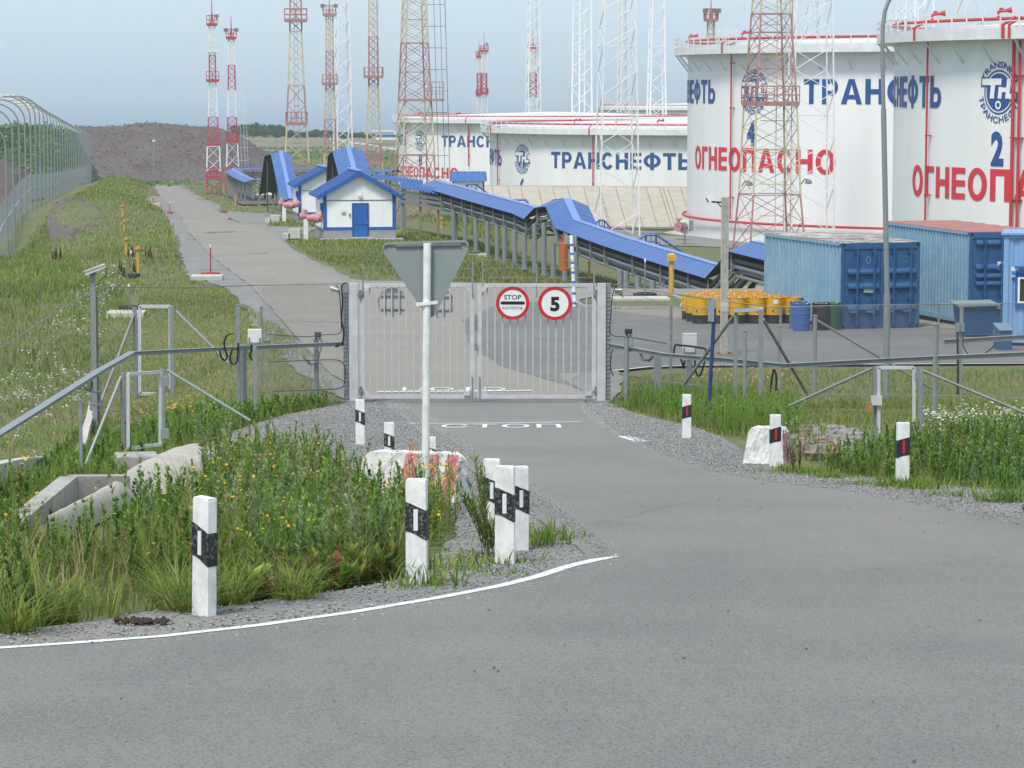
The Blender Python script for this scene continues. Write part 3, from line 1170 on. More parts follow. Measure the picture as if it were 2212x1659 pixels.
def tower(label, px, Y, wtab, bands, rot=.12, legw=.16, brw=.08, style='x', plats=(), mast=None, ladder=None, cx_top=None,
          group=None, pan=.9, base=None, inner=False, name='lattice_tower', lamps=()):
    """wtab: [(py, width px)] from the foot upward; bands: [(py_low, py_high, material)]; plats: [(py, width px, material)]"""
    z_of = lambda py: W(px, py, Y).z
    x0 = W(px, wtab[0][0], Y).x
    foot = hz(x0, Y) if base is None else base
    e = thing(name, label, 'tower', (x0, Y, foot), group)
    kx = (W(px + 1, 300, Y) - W(px, 300, Y)).x
    fr = abs(math.cos(rot)) + abs(math.sin(rot))
    zt = [(z_of(py), w * kx / fr) for py, w in wtab]
    if foot < zt[0][0] - .3:
        zt = [(foot, zt[0][1] * 1.04)] + zt
        bands = [(None, bands[0][0], bands[0][2])] + list(bands)
    cr, sr = math.cos(rot), math.sin(rot)
    legw, brw = legw * .82, brw * .8

    def corner(i, z, w=None):
        w = lerp_tab(zt, z) if w is None else w
        sx, sy = ((-1, -1), (1, -1), (1, 1), (-1, 1))[i % 4]
        x, y = sx * w / 2, sy * w / 2
        return Vector((x0 + x * cr - y * sr, Y + x * sr + y * cr, z))
    k = 0
    for py0, py1, mt in bands:
        za = foot if py0 is None else z_of(py0)
        zb = z_of(py1)
        if zb - za < .2:
            continue
        mb = MB()
        w = lerp_tab(zt, (za + zb) / 2)
        n = max(1, round((zb - za) / (w * pan)))
        for j in range(n):
            z0 = za + (zb - za) * j / n
            z1 = za + (zb - za) * (j + 1) / n
            k += 1
            for i in range(4):
                a0, a1 = corner(i, z0), corner(i, z1)
                b0, b1 = corner(i + 1, z0), corner(i + 1, z1)
                mb.bar(a0, a1, legw)
                if style == 'x':
                    mb.bar(a0, b1, brw, n=3)
                    mb.bar(b0, a1, brw, n=3)
                    if j % 2 == 0:
                        mb.bar(a0, b0, brw, n=3)
                else:
                    if (k + i) % 2:
                        mb.bar(a0, b1, brw, n=3)
                    else:
                        mb.bar(b0, a1, brw, n=3)
            if inner:
                for q in (-.12, .12):
                    mb.bar((x0 + q * w, Y, z0), (x0 + q * w, Y, z1), .06, n=3)
                for zz in np.arange(z0, z1, .7):
                    mb.bar((x0 - .12 * w, Y, zz), (x0 + .12 * w, Y, zz), .06, n=3)
        for i in range(4):
            mb.bar(corner(i, zb), corner(i + 1, zb), brw * 1.1)
        mb.build('lattice_section', mt, e)
    for py, wp, mt in plats:
        z = z_of(py)
        w = wp * kx / fr
        mb = MB()
        mb.box((x0, Y, z), (w, w, .22 + .0004 * Y), rot)
        mb.build('platform', mt, e)
        mb = MB()
        hr = 1.15 if Y < 300 else 1.3
        for i in range(4):
            a, b = corner(i, z, w), corner(i + 1, z, w)
            for f in (0, .25, .5, .75):
                p = a.lerp(b, f)
                mb.bar(p, p + Vector((0, 0, hr)), .07)
            for h in (.5, 1.0):
                mb.bar(a + Vector((0, 0, hr * h)), b + Vector((0, 0, hr * h)), .08)
        mb.build('railing', mt, e)
    if mast:
        (pa, pb, mt) = mast
        mb = MB()
        za, zb = z_of(pa), z_of(pb)
        for q in (-.25, .25):
            mb.bar((x0 + q, Y, za), (x0, Y, za + (zb - za) * .5), .1)
        mb.path([(x0, Y, za), (x0, Y, za + (zb - za) * .55), (x0, Y, zb)], .12, 5, r2=.03)
        mb.build('mast', mt, e)
    for (py, dx) in lamps:
        mb = MB()
        z = z_of(py)
        mb.box((x0 + dx * kx, Y - .6, z + .35), (.55, .35, .5), .3)
        mb.bar((x0 + dx * kx, Y - .5, z - .3), (x0 + dx * kx, Y - .5, z + .3), .1)
        mb.build('floodlight', m_galvd, e)
    if ladder:
        (pa, pb, dxa, dxb, mt) = ladder
        mb = MB()
        za, zb = z_of(pa), z_of(pb)
        for o_ in (0, .55):
            mb.bar((x0 + dxa * kx + o_, Y - .3, za), (x0 + dxb * kx + o_, Y - .3, zb), .05)
        n = int((zb - za) / 1.9)
        for j in range(n):
            f = (j + .5) / n
            xx = x0 + (dxa + (dxb - dxa) * f) * kx
            z = za + (zb - za) * f
            mb.bar((xx - .35, Y - .3, z), (xx + .95, Y - .3, z), .05)
            mb.bar((xx - .35, Y - .3, z), (xx - 1.0, Y, z), .05)
        mb.path([(x0 + dxa * kx + 1.0, Y - .4, za), (x0 + dxb * kx + 1.0, Y - .4, zb)], .03, 4)
        mb.build('ladder', mt, e)
    return e


RD = M('mast_red', (.48, .06, .085), .5, col2=(.40, .05, .07), scale=1)
FR, CR, WH = m_fred, m_cream, m_wlat
tower('red and white lattice mast by the haul road, left of its pair', 462, 409, [(418, 36), (315, 29), (250, 21), (170, 15), (53, 14)],
      [(418, 370, RD), (370, 316, WH), (316, 253, RD), (253, 178, WH), (178, 120, RD), (120, 56, WH)], plats=[(174, 30, RD), (110, 30, WH), (53, 25, RD), (313, 28, RD), (382, 34, RD)], mast=(53, -8, RD), legw=.2, brw=.1, lamps=[(40, 11)])
tower('red and white lattice mast with a side ladder, right of its pair', 503, 420, [(412, 33), (253, 20), (141, 15), (82, 14)],
      [(412, 360, RD), (360, 307, WH), (307, 253, RD), (253, 195, WH), (195, 141, RD), (141, 86, WH)], plats=[(82, 24, RD), (305, 30, RD)], mast=(82, 33, RD), ladder=(360, 140, 20, 14, WH), legw=.2, brw=.1, lamps=[(70, -11), (70, 12)])
tower('tall cream and faded red lattice tower beside the left pump house', 642, 318, [(440, 62), (350, 56), (267, 46), (185, 37), (70, 28), (44, 27), (-70, 24)],
      [(440, 350, FR), (350, 270, CR), (270, 185, FR), (185, 68, CR), (68, -70, FR)], plats=[(267, 50, FR), (44, 52, FR)], legw=.17, brw=.08, inner=True, rot=.1)
tower('slim cream and faded red floodlight mast with twin lamps on its top platform', 714, 400, [(372, 30), (258, 25), (182, 18), (33, 16)],
      [(372, 333, CR), (333, 258, FR), (258, 195, CR), (195, 110, FR), (110, 33, CR)], plats=[(181, 35, FR), (32, 30, FR)], mast=(32, -12, FR), legw=.18, brw=.09, lamps=[(18, -14), (18, 14)], inner=True)
tower('plain white lattice mast just behind the twin lamp mast', 741, 430, [(322, 42), (100, 34), (-60, 26)], [(322, 100, WH), (100, -60, WH)], style='z', legw=.26, brw=.13, pan=.8, rot=.3)
tower('cream and faded red lattice tower rising over the tall blue pipe shed', 808, 385, [(385, 40), (310, 34), (255, 29), (185, 22), (80, 21), (-60, 19)],
      [(385, 350, CR), (350, 310, FR), (310, 185, CR), (185, 80, FR), (80, -60, CR)], plats=[(166, 44, FR), (352, 40, FR)], legw=.18, brw=.09, inner=True)
t7 = tower('big cream and faded red lattice tower with ladder right of the pump houses', 897, 250, [(470, 92), (335, 85), (218, 72), (93, 60), (-60, 46)],
           [(470, 335, FR), (335, 218, CR), (218, 93, FR), (93, -60, CR)], rot=.28, legw=.17, brw=.09, pan=.62, ladder=(405, -60, 52, 40, m_galvd))
mb = MB()
z = W(940, 216, 249).z
xa = W(925, 216, 249).x
mb.box((xa + .7, 249, z), (1.45, 1.2, .16))
for dx in np.linspace(0, 1.4, 5):
    mb.bar((xa + dx, 248.4, z), (xa + dx, 248.4, z + 1.6), .06)
for h in (.55, 1.1, 1.6):
    mb.bar((xa, 248.4, z + h), (xa + 1.4, 248.4, z + h), .06)
mb.bar((xa - 2.6, 248.3, z), (xa + 1.4, 248.3, z), .2)
mb.build('side_platform', FR, t7)
tower('small distant red and white mast over the far tank, left of its pair', 1035, 705, [(250, 9), (120, 9)], [(250, 205, WH), (205, 158, RD), (158, 123, WH)], plats=[(122, 14, RD), (205, 14, RD)], mast=(120, 88, RD), legw=.25, brw=.14, base=-19.6)
tower('small distant red and white mast over the far tank, right of its pair', 1046, 700, [(250, 13), (110, 11)], [(250, 205, WH), (205, 158, RD), (158, 110, WH)], plats=[(110, 19, RD), (202, 18, RD), (154, 12, WH)], mast=(110, 70, RD), legw=.25, brw=.14, base=-19.6, lamps=[(98, 6)])
tower('distant red and white mast inside the legs of a white lattice mast', 1151, 720, [(250, 17), (105, 15)], [(250, 210, WH), (210, 158, RD), (158, 105, WH)], plats=[(104, 24, RD)], mast=(104, 57, RD), legw=.3, brw=.15, base=-19.6)
gl = 'white lightning masts among the tanks'
tower('white lattice mast framing a small red mast above the far tanks', 1152, 600, [(250, 33), (0, 23), (-50, 21)], [(250, 100, WH), (100, -50, WH)], style='z', legw=.36, brw=.17, group=gl, rot=.2, pan=.75, base=-19.4)
tower('white lattice mast rising left of the big white one, behind the tanks', 1257, 560, [(258, 43), (0, 38), (-50, 36)], [(258, 100, WH), (100, -50, WH)], style='z', legw=.34, brw=.16, group=gl, rot=.5, pan=.75, base=-19.4)
tower('biggest white lattice mast, its feet in front of the concrete dike', 1332, 262, [(508, 96), (260, 86), (0, 73), (-60, 70)], [(508, 260, WH), (260, 100, WH), (100, -60, WH)], style='z', legw=.17, brw=.1, group=gl, rot=.12, pan=.62, inner=False)
tower('slender white lattice mast seen through the biggest white one', 1346, 640, [(258, 26), (0, 20), (-50, 18)], [(258, -50, WH)], style='z', legw=.34, brw=.16, group=gl, rot=.4, pan=.8, base=-19.4)
tower('white lattice mast between the biggest one and the number 4 tank', 1418, 560, [(260, 40), (0, 29), (-50, 27)], [(260, 100, WH), (100, -50, WH)], style='z', legw=.34, brw=.16, group=gl, rot=.15, pan=.85, base=-19.4)
tower('cream and rust floodlight mast peeping over the number 4 tank', 1534, 330, [(300, 20), (44, 15)], [(300, 130, FR), (130, 44, CR)], plats=[(43, 30, FR)], mast=(43, -10, FR), legw=.14, brw=.08, lamps=[(30, -13), (30, 8), (30, 15)], base=-14)
t12 = tower('biggest cream and faded red lattice tower in front of the number 4 tank', 1661, 185, [(535, 148), (420, 126), (227, 108), (30, 80), (-60, 68)],
            [(535, 420, FR), (420, 227, CR), (227, 30, FR), (30, -60, CR)], rot=.22, legw=.14, brw=.07, pan=.5, plats=[(224, 118, FR)], ladder=(500, -50, 12, 12, m_cream))
tower('white lattice mast right behind the biggest red lattice tower', 1748, 231, [(503, 98), (250, 92), (0, 82), (-60, 78)], [(503, 250, WH), (250, 0, WH), (0, -60, WH)], style='z', legw=.15, brw=.09, group=gl, rot=.06, pan=.55)
tower('white lattice mast top over the rim of the number 4 tank', 1756, 330, [(120, 34), (-60, 28)], [(120, -60, WH)], style='z', legw=.2, brw=.1, group=gl, rot=.2, base=-14)
tower('white lattice mast behind the left rim of the number 2 tank', 1985, 300, [(120, 58), (-60, 52)], [(120, -60, WH)], style='z', legw=.2, brw=.1, group=gl, rot=.3, base=-14)
tower('white lattice mast behind the rim of the number 2 tank near the picture edge', 2096, 330, [(120, 58), (-60, 52)], [(120, -60, WH)], style='z', legw=.2, brw=.1, group=gl, rot=.2, base=-14)


def floodlamp_cluster(e, px, py, Y):
    mb = MB()
    p = W(px, py, Y)
    mb.path([p, p + Vector((.25, 0, .35)), p + Vector((.5, 0, .3))], .05, 5)
    mb.lathe((p.x + .5, p.y, p.z + .05), [(.02, .3), (.2, .2), (.26, 0), (.02, -.05)], 10)
    mb.build('floodlight', m_galvd, e)


floodlamp_cluster(t12, 1602, 402, 184)
floodlamp_cluster(t12, 1730, 398, 184)
# ================================================================ PIPE RACK WITH BLUE CANOPY
mr_ = bpy.data.materials.new('corrugated_blue')


def corrugated(name, col, col2, scale):
    """painted profiled sheet: colour plus fine ribs as relief"""
    m = M(name, col, .42, col2=col2, scale=.5)
    nt = m.node_tree
    uv = nt.nodes.new('ShaderNodeUVMap')
    wv = nt.nodes.new('ShaderNodeTexWave')
    wv.inputs['Scale'].default_value = scale
    wv.bands_direction = 'X'
    nt.links.new(uv.outputs[0], wv.inputs['Vector'])
    bp = nt.nodes.new('ShaderNodeBump')
    bp.inputs['Strength'].default_value = .55
    bp.inputs['Distance'].default_value = .06
    nt.links.new(wv.outputs['Fac'], bp.inputs['Height'])
    nt.links.new(bp.outputs[0], nt.nodes['Principled BSDF'].inputs['Normal'])
    return m


bpy.data.materials.remove(mr_)
m_corr = corrugated('corrugated_blue', (.05, .112, .30), (.062, .13, .335), 1.0)


def sweep(path, half, rise, cap, parent, gname='canopy', thick=.06, drop=.0):
    """gable canopy of corrugated sheet swept along a path of ridge-line base points"""
    N = len(path)
    path = [Vector(p) for p in path]
    secs = []
    for i, p in enumerate(path):
        d = path[min(i + 1, N - 1)] - path[max(i - 1, 0)]
        lat = Vector((d.y, -d.x, 0))
        lat = lat.normalized() if lat.length > 1e-4 else Vector((1, 0, 0))
        t = d.normalized()
        up = lat.cross(t)
        if up.z < 0:
            up = -up
        up = (up + Vector((0, 0, .6))).normalized()
        secs.append((p, lat, up))
    acc = [0]
    for i in range(1, N):
        acc.append(acc[-1] + (path[i] - path[i - 1]).length)
    for nm, us, mt in (('roof_slope', ((-half, 0), (-cap, rise)), m_corr), ('ridge_cap', ((-cap, rise + .03), (cap, rise + .03)), m_blueridge), ('roof_slope', ((cap, rise), (half, 0)), m_corr)):
        vs, fs, uv = [], [], []
        for (p, lat, up) in secs:
            for k, (u, v) in enumerate(us):
                vs.append(p + lat * u + up * v)
        for i in range(N - 1):
            fs.append((2 * i, 2 * i + 1, 2 * i + 3, 2 * i + 2))
        mb = MB().add(vs, fs)
        o = mb.build(nm, mt, parent)
        ul = o.data.uv_layers.new(name='UVMap')
        for pl in o.data.polygons:
            for li in pl.loop_indices:
                vi = o.data.loops[li].vertex_index
                ul.data[li].uv = (acc[vi // 2] / 2.0, vi % 2)
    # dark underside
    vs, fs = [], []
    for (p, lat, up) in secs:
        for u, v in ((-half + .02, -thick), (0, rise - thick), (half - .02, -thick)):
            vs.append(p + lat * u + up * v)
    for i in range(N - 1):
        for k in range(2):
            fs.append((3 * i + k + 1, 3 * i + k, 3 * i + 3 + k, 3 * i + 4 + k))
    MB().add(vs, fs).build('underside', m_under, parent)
    return secs


def rack_Y(px):
    k = W(px, 480, 1).x
    return (9.8 + .229 * 135) / (k + .229)


rk = thing('pipe_rack', 'long blue roofed pipe rack with two humps running back beside the tanks', 'pipe rack', (W(1300, 540, rack_Y(1300)).x, rack_Y(1300), -11.2))
eaves = [(905, 402), (993, 429), (1060, 448), (1106, 461), (1131, 473), (1155, 449), (1178, 446), (1199, 493), (1240, 508), (1300, 530), (1360, 550), (1420, 569), (1480, 588), (1523, 601), (1573, 543), (1650, 562), (1700, 575)]
HALF = 1.35
cen = []
nearlat = None
for px, py in eaves:
    Y = rack_Y(px)
    p = W(px, py, Y)
    dirv = Vector((-.229, 1, 0)).normalized()
    lat = Vector((dirv.y, -dirv.x, 0))
    cen.append(p + lat * HALF)
cen_r = cen[::-1]                     # from near to far
sweep(cen[::-1], HALF, .46, .24, rk)
# pipes hanging under the canopy follow it
for j, (u, dz, r) in enumerate(((-1.05, .42, .11), (-1.0, .72, .10), (-.75, .95, .12), (-.4, .5, .13), (-.2, .85, .11), (.3, .6, .14), (.7, .8, .12), (-.9, 1.18, .09), (-.5, 1.25, .09))):
    mb = MB()
    pts = []
    for c in cen:
        pts.append(c + lat * u - Vector((0, 0, dz)))
    mb.path(pts, r, 6)
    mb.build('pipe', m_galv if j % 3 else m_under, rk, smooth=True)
mb = MB()
for i in range(len(cen) - 1):
    a, b = cen[i], cen[i + 1]
    n = max(1, int((b - a).length / 3))
    for j in range(n):
        p = a.lerp(b, j / n)
        for z in (-.62, -1.02):
            mb.bar(p - lat * 1.2 + Vector((0, 0, z)), p + lat * 1.2 + Vector((0, 0, z)), .12)
        for u in (-1.2, 1.2):
            mb.bar(p + lat * u + Vector((0, 0, 0)), p + lat * u + Vector((0, 0, -1.1)), .08)
stuff(mb.build('cross_beams', m_galvd, rk))


def under_z(Y):
    ys = [c.y for c in cen]
    for a, b in zip(cen, cen[1:]):
        if min(a.y, b.y) <= Y <= max(a.y, b.y):
            f = (Y - a.y) / (b.y - a.y)
            return a.z + (b.z - a.z) * f
    return cen[0].z


posts = [(869, 505), (980, 512), (1005, 506), (1028, 534), (1053, 545), (1074, 552), (1090, 557), (1112, 561), (1133, 568), (1155, 578), (1175, 586), (1195, 595), (1220, 603), (1244, 610), (1340, 640), (1353, 645), (1378, 650), (1410, 655)]
for px, py in posts:
    Y = rack_Y(px)
    x = W(px, py, Y).x
    g = min(hz(x, Y), W(px, py, Y).z) if px < 1300 else hz(x, Y)
    zt = under_z(Y) - 1.0
    mb = MB()
    mb.path([(x, Y, g - .2), (x, Y, max(zt, g + .3))], .16, 10)
    mb.path([(x, Y, g), (x, Y, g + .12)], .25, 10)
    mb.build('support_post', m_galv, rk, smooth=False)

# lower side roofs leaving the rack toward the pump houses
for (pts, Y0, lb) in (([(806, 383), (914, 399)], 214, 'low corrugated blue roof strip behind the front pump house, upper one'),
                      ([(864, 402), (993, 425)], 203, 'low corrugated blue roof strip behind the front pump house, lower one')):
    a, b = W(*pts[0], Y0 + 6), W(*pts[1], Y0 - 4)
    e = thing('side_canopy', lb, 'roof', (a + b) / 2)
    n = int((b - a).length / .34)
    mb = MB()
    vs, fs = [], []
    for i in range(n + 1):
        p = a.lerp(b, i / n)
        zz = .16 if i % 2 else 0
        vs += [p + Vector((0, -.8, zz - .15)), p + Vector((0, .8, zz + .25))]
    for i in range(n):
        fs.append((2 * i, 2 * i + 2, 2 * i + 3, 2 * i + 1))
    mb.add(vs, fs)
    mb.build('corrugated_sheet', m_blue, e)
    mb = MB()
    for f in (.05, .35, .65, .95):
        p = a.lerp(b, f)
        mb.bar(p + Vector((0, 0, -.05)), Vector((p.x, p.y, hz(p.x, p.y) - .1)), .14)
    for z in (.4, .75, 1.1):
        mb.bar(a - Vector((0, .2, z)), b - Vector((0, .2, z)), .2)
    mb.build('pipes_and_posts', m_galvd, e)

# tall pipe loops under steep blue roofs


def tall_loop(label, path, half, cap, rise=.5):
    pts = [W(px, py, Y) for px, py, Y in path]
    e = thing('pipe_shed', label, 'pipe shed', (pts[-1].x, pts[-1].y, hz(pts[-1].x, pts[-1].y)))
    sweep(pts, half, rise, cap, e)
    mb = MB()
    for u in (-.4, .4):
        mb.path([p + Vector((u * half, 0, -.42)) for p in pts], .12, 5)
    for p in (pts[1], pts[-1]):
        for u in (-.7, .7):
            mb.bar(p + Vector((u * half, 0, -.2)), (p.x + u * half, p.y, hz(p.x, p.y) - .1), .12)
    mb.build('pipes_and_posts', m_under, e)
    return e


tall_loop('tall steep blue roofed pipe loop left of the pump houses', [(580, 420, 287), (592, 337, 283), (606, 333, 282), (617, 382, 276), (628, 436, 271)], 1.0, .2, .3)
tall_loop('tall blue corrugated pipe loop roof just behind the pump houses', [(738, 400, 232), (742, 336, 229), (752, 326, 227), (762, 362, 223), (772, 402, 220)], 1.3, .2, .3)

# far low rack with blue edge
lr = thing('far_pipe_rack', 'far low pipe rack with a thin blue roof bending behind the white masts', 'pipe rack', (W(520, 400, 360).x, 360, -14))
pts = [W(690, 366, 425), (W(600, 366, 420)), W(510, 367, 412), W(502, 370, 398), W(522, 383, 368), W(548, 394, 345)]
sweep(pts[::-1], 1.15, .3, .2, lr)
for z, r in ((.5, .14), (.85, .14), (1.2, .14), (1.55, .16), (1.9, .16)):
    MB().path([p - Vector((0, .4, z)) for p in pts], r, 5).build('pipe', m_galv, lr)
for i in range(len(pts) - 1):
    n = max(2, int((pts[i + 1] - pts[i]).length / 6))
    for j in range(n):
        p = pts[i].lerp(pts[i + 1], j / n)
        MB().bar(p - Vector((.6, 0, .2)), (p.x - .6, p.y, hz(p.x, p.y)), .2).build('support_post', m_galv, lr)
lr2 = thing('far_pipe_rack', 'thin far blue roof strip on posts between the tall pipe loops', 'pipe rack', W(770, 372, 330))
pts = [W(690, 372, 335), W(770, 372, 330), W(856, 371, 325)]
sweep(pts, .9, .25, .2, lr2)
mb = MB()
for f in np.linspace(0, 1, 9):
    p = pts[0].lerp(pts[2], float(f))
    mb.bar(p, (p.x, p.y, hz(p.x, p.y)), .16)
for z in (.4, .8):
    mb.bar(pts[0] - Vector((0, 0, z)), pts[2] - Vector((0, 0, z)), .2)
mb.build('pipes_and_posts', m_galvd, lr2)
lr3 = thing('far_pipe_rack', 'low dark pipe bundle rising to the tall pipe loop at left', 'pipe rack', W(570, 400, 300))
mb = MB()
for z in (0, .35, .7):
    mb.path([W(556, 386, 310) - Vector((0, 0, z)), W(590, 402, 290) - Vector((0, 0, z)), W(612, 420, 280) - Vector((0, 0, z))], .12, 5)
for px, py, Y in ((560, 390, 308), (590, 404, 290)):
    p = W(px, py, Y)
    mb.bar(p, (p.x, p.y, hz(p.x, p.y)), .2)
mb.build('pipes', m_galvd, lr3)

# ================================================================ PUMP HOUSES


def pump_house(label, pxc, Y, w, dep, eave, peak, rot, door, plinth=.62):
    g = W(pxc, 500, Y)
    e = thing('pump_house', label, 'small building', (g.x, Y, hz(g.x, Y)))
    z0 = hz(g.x, Y)
    cr, sr = math.cos(rot), math.sin(rot)

    def P(x, y, z):
        return Vector((g.x + x * cr - y * sr, Y + x * sr + y * cr, z0 + z))

    def bx(mb, x0, x1, y0, y1, za, zb):
        vs = [P(x0, y0, za), P(x1, y0, za), P(x1, y1, za), P(x0, y1, za), P(x0, y0, zb), P(x1, y0, zb), P(x1, y1, zb), P(x0, y1, zb)]
        return mb.add(vs, [(0, 3, 2, 1), (4, 5, 6, 7), (0, 1, 5, 4), (1, 2, 6, 5), (2, 3, 7, 6), (3, 0, 4, 7)])
    h = w / 2
    mb = MB()
    bx(mb, -h - .03, h + .03, -.03, dep, -.6, plinth)
    mb.build('plinth', m_plinth, e)
    bx(MB(), -h - .3, h + .5, -.55, .0, -.3, .06).build('paving', m_concl, e)
    mb = MB()
    # gabled walls, front and back, and the sides
    for yy, fl in ((0, False), (dep, True)):
        poly = [P(-h, yy, plinth), P(h, yy, plinth), P(h, yy, eave), P(0, yy, peak), P(-h, yy, eave)]
        mb.add(poly, [(0, 1, 2, 3, 4) if not fl else (4, 3, 2, 1, 0)])
    mb.add([P(-h, 0, plinth), P(-h, 0, eave), P(-h, dep, eave), P(-h, dep, plinth)], [(0, 1, 2, 3)])
    mb.add([P(h, 0, plinth), P(h, 0, eave), P(h, dep, eave), P(h, dep, plinth)], [(3, 2, 1, 0)])
    wl = mb.build('wall', m_wall, e)
    mb = MB()
    for x in np.arange(-h + 1, h - .2, 1.0):
        bx(mb, x - .008, x + .008, -.006, .01, plinth, eave + (peak - eave) * (1 - abs(x) / h))
    mb.build('panel_seams', m_tank2, wl)
    bx(MB(), -h + .0, h, -.03, -.008, 2.62, 2.66).build('cable', m_cable, e)
    for x in (-h, h):
        mb = MB()
        bx(mb, x - .06, x + .18 if x < 0 else x + .06, -.05, .02, plinth, eave + .1) if x < 0 else bx(mb, x - .18, x + .06, -.05, .02, plinth, eave + .1)
        mb.build('corner_trim', m_trim, e)
    bx(MB(), -h + .18, h - .18, -.045, .02, plinth, plinth + .2).build('base_trim', m_trim, e)
    bx(MB(), -h - .09, -h - .002, .05, dep, plinth - .02, plinth + .12).build('side_sill', m_galv, e)
    # roof: two slabs with ribs along the slope
    ov, th = .48, .14
    for sgn in (-1, 1):
        mb = MB()
        ex = (h + ov) * sgn
        ez = eave - (peak - eave) / h * ov + .10
        pk = peak + .10
        q = [P(ex, -.35, ez), P(ex, dep + .3, ez), P(0, dep + .3, pk), P(0, -.35, pk)]
        if sgn > 0:
            q = q[::-1]
        q = [p_ + Vector((0, 0, th)) for p_ in q]
        pl = [p_ for p_ in q]
        mb.plate(pl if (pl[1] - pl[0]).cross(pl[2] - pl[0]).z > 0 else pl[::-1], th)
        rf = mb.build('roof_slope', m_blue, e)
        mb = MB()
        for yy in np.arange(-.2, dep + .2, .32):
            mb.bar(P(ex, yy, ez + th + .02), P(0, yy, pk + th + .02), .09, .06)
        mb.build('roof_ribs', m_blue, rf)
        mb = MB()
        mb.bar(P(ex, -.37, ez + .03), P(0, -.37, pk + .03), .05, .26)
        mb.build('barge_board', m_trim, e)
    mb = MB()
    mb.bar(P(0, -.38, peak + .3), P(0, dep + .32, peak + .3), .42, .08)
    mb.build('ridge_cap', m_blueridge, e)
    if door:
        dx0, dx1, dz = door
        d = bx(MB(), dx0, dx1, -.07, .01, .08, dz).build('door', M('door_frame_blue', (.015, .075, .27), .5), e)
        mb = MB()
        bx(mb, dx0 + .12, dx1 - .12, -.085, -.068, 1.0, dz - .12)
        bx(mb, dx0 + .12, dx1 - .12, -.085, -.068, .15, .9)
        mb.build('door_panel', M('door_panel_blue', (.022, .12, .40), .45), d)
        bx(MB(), dx1 - .16, dx1 - .10, -.13, -.06, 1.0, 1.2).build('handle', m_galvd, d)
        bx(MB(), dx0 - .15, dx1 + .25, -.75, -.07, -.2, .14).build('door_step', m_concl, e)
        mb = MB()
        c = P(.03, -.07, 2.95)
        pts = []
        mb.add([c + Vector((.16 * math.cos(t), 0, .16 * math.sin(t))) for t in np.linspace(0, 2 * math.pi, 14)[:-1]] + [c + Vector((.12 * math.cos(t), -.1, .12 * math.sin(t))) for t in np.linspace(0, 2 * math.pi, 14)[:-1]],
               [(i, (i + 1) % 13, 13 + (i + 1) % 13, 13 + i) for i in range(13)] + [tuple(range(13, 26))])
        mb.build('wall_lamp', m_fx, e)
        bx(MB(), -1.25, -.9, -.03, -.005, 1.65, 1.95).build('notice', m_paper, e)
        bx(MB(), -1.2, -.95, -.036, -.031, 1.68, 1.80).build('notice_print', m_galvd, e)
        bx(MB(), dx0 - .2, dx0 - .1, -.08, -.005, 1.55, 1.75).build('switch_box', m_galvd, e)
    mb = MB()
    bx(mb, -h - .12, -h - .01, .4, .75, 1.4, 2.2)
    mb.build('fire_box', m_orange, e)
    bx(MB(), -h - .22, -h - .01, .3, .6, eave - 1.0, eave - .5).build('ventilator', m_trim, e)
    return e


pump_house('nearer white pump house with blue roof and blue door', 777, 189, 4.85, 6, 2.95, 4.35, .165, (-.52, .62, 2.45))
pump_house('farther white pump house half hidden behind the one with the door', 705, 236, 4.6, 6, 3.1, 4.35, .165, None)


def pink_valve(label, px0, px1, py0, py1, fpx, fpy, Y):
    p0 = W((px0 + px1) / 2, (py0 + py1) / 2, Y)
    f = Vector((W(fpx, fpy, Y).x, Y, hz(W(fpx, fpy, Y).x, Y)))
    e = thing('insulated_valve', label, 'valve', f)
    k = (W(px1, 450, Y).x - W(px0, 450, Y).x)
    x0 = W(px0, 450, Y).x
    z = W(px0, py1 - (py1 - py0) * .35, Y).z
    mb = MB()
    mb.path([(x0, Y, z + .05), (x0 + .18 * k, Y, z + .12), (x0 + .32 * k, Y, z)], .26, 9, r2=.2)
    mb.path([(x0 + .12 * k, Y, z + .1), (x0 + .2 * k, Y, z + .55)], .24, 8, r2=.16)
    mb.path([(x0 + .3 * k, Y, z - .05), (x0 + .55 * k, Y - .1, z), (x0 + .8 * k, Y - .1, z - .1)], .23, 10, r2=.33)
    mb.path([(x0 + .78 * k, Y - .1, z - .08), (x0 + 1.15 * k, Y + .2, z + .12)], .26, 9)
    mb.build('wrapped_pipework', m_pink, e, smooth=True)
    mb = MB()
    mb.box((f.x, Y, (f.z + z) / 2 - .1), (.3, .3, z - f.z))
    mb.build('white_pillar', m_white, e)
    mb = MB()
    mb.box((f.x - .75, Y - .1, f.z + .3), (.8, 1.2, .6))
    mb.box((f.x - 1.3, Y - .1, f.z + .16), (.5, 1.2, .32))
    mb.build('concrete_steps', m_concl, e)
    return e


pink_valve('pink wrapped valve on a white pillar beside the nearer pump house', 649, 700, 455, 478, 661, 501, 190)
pink_valve('pink wrapped valve on a white pillar beside the farther pump house', 603, 640, 429, 449, 614, 470, 235)

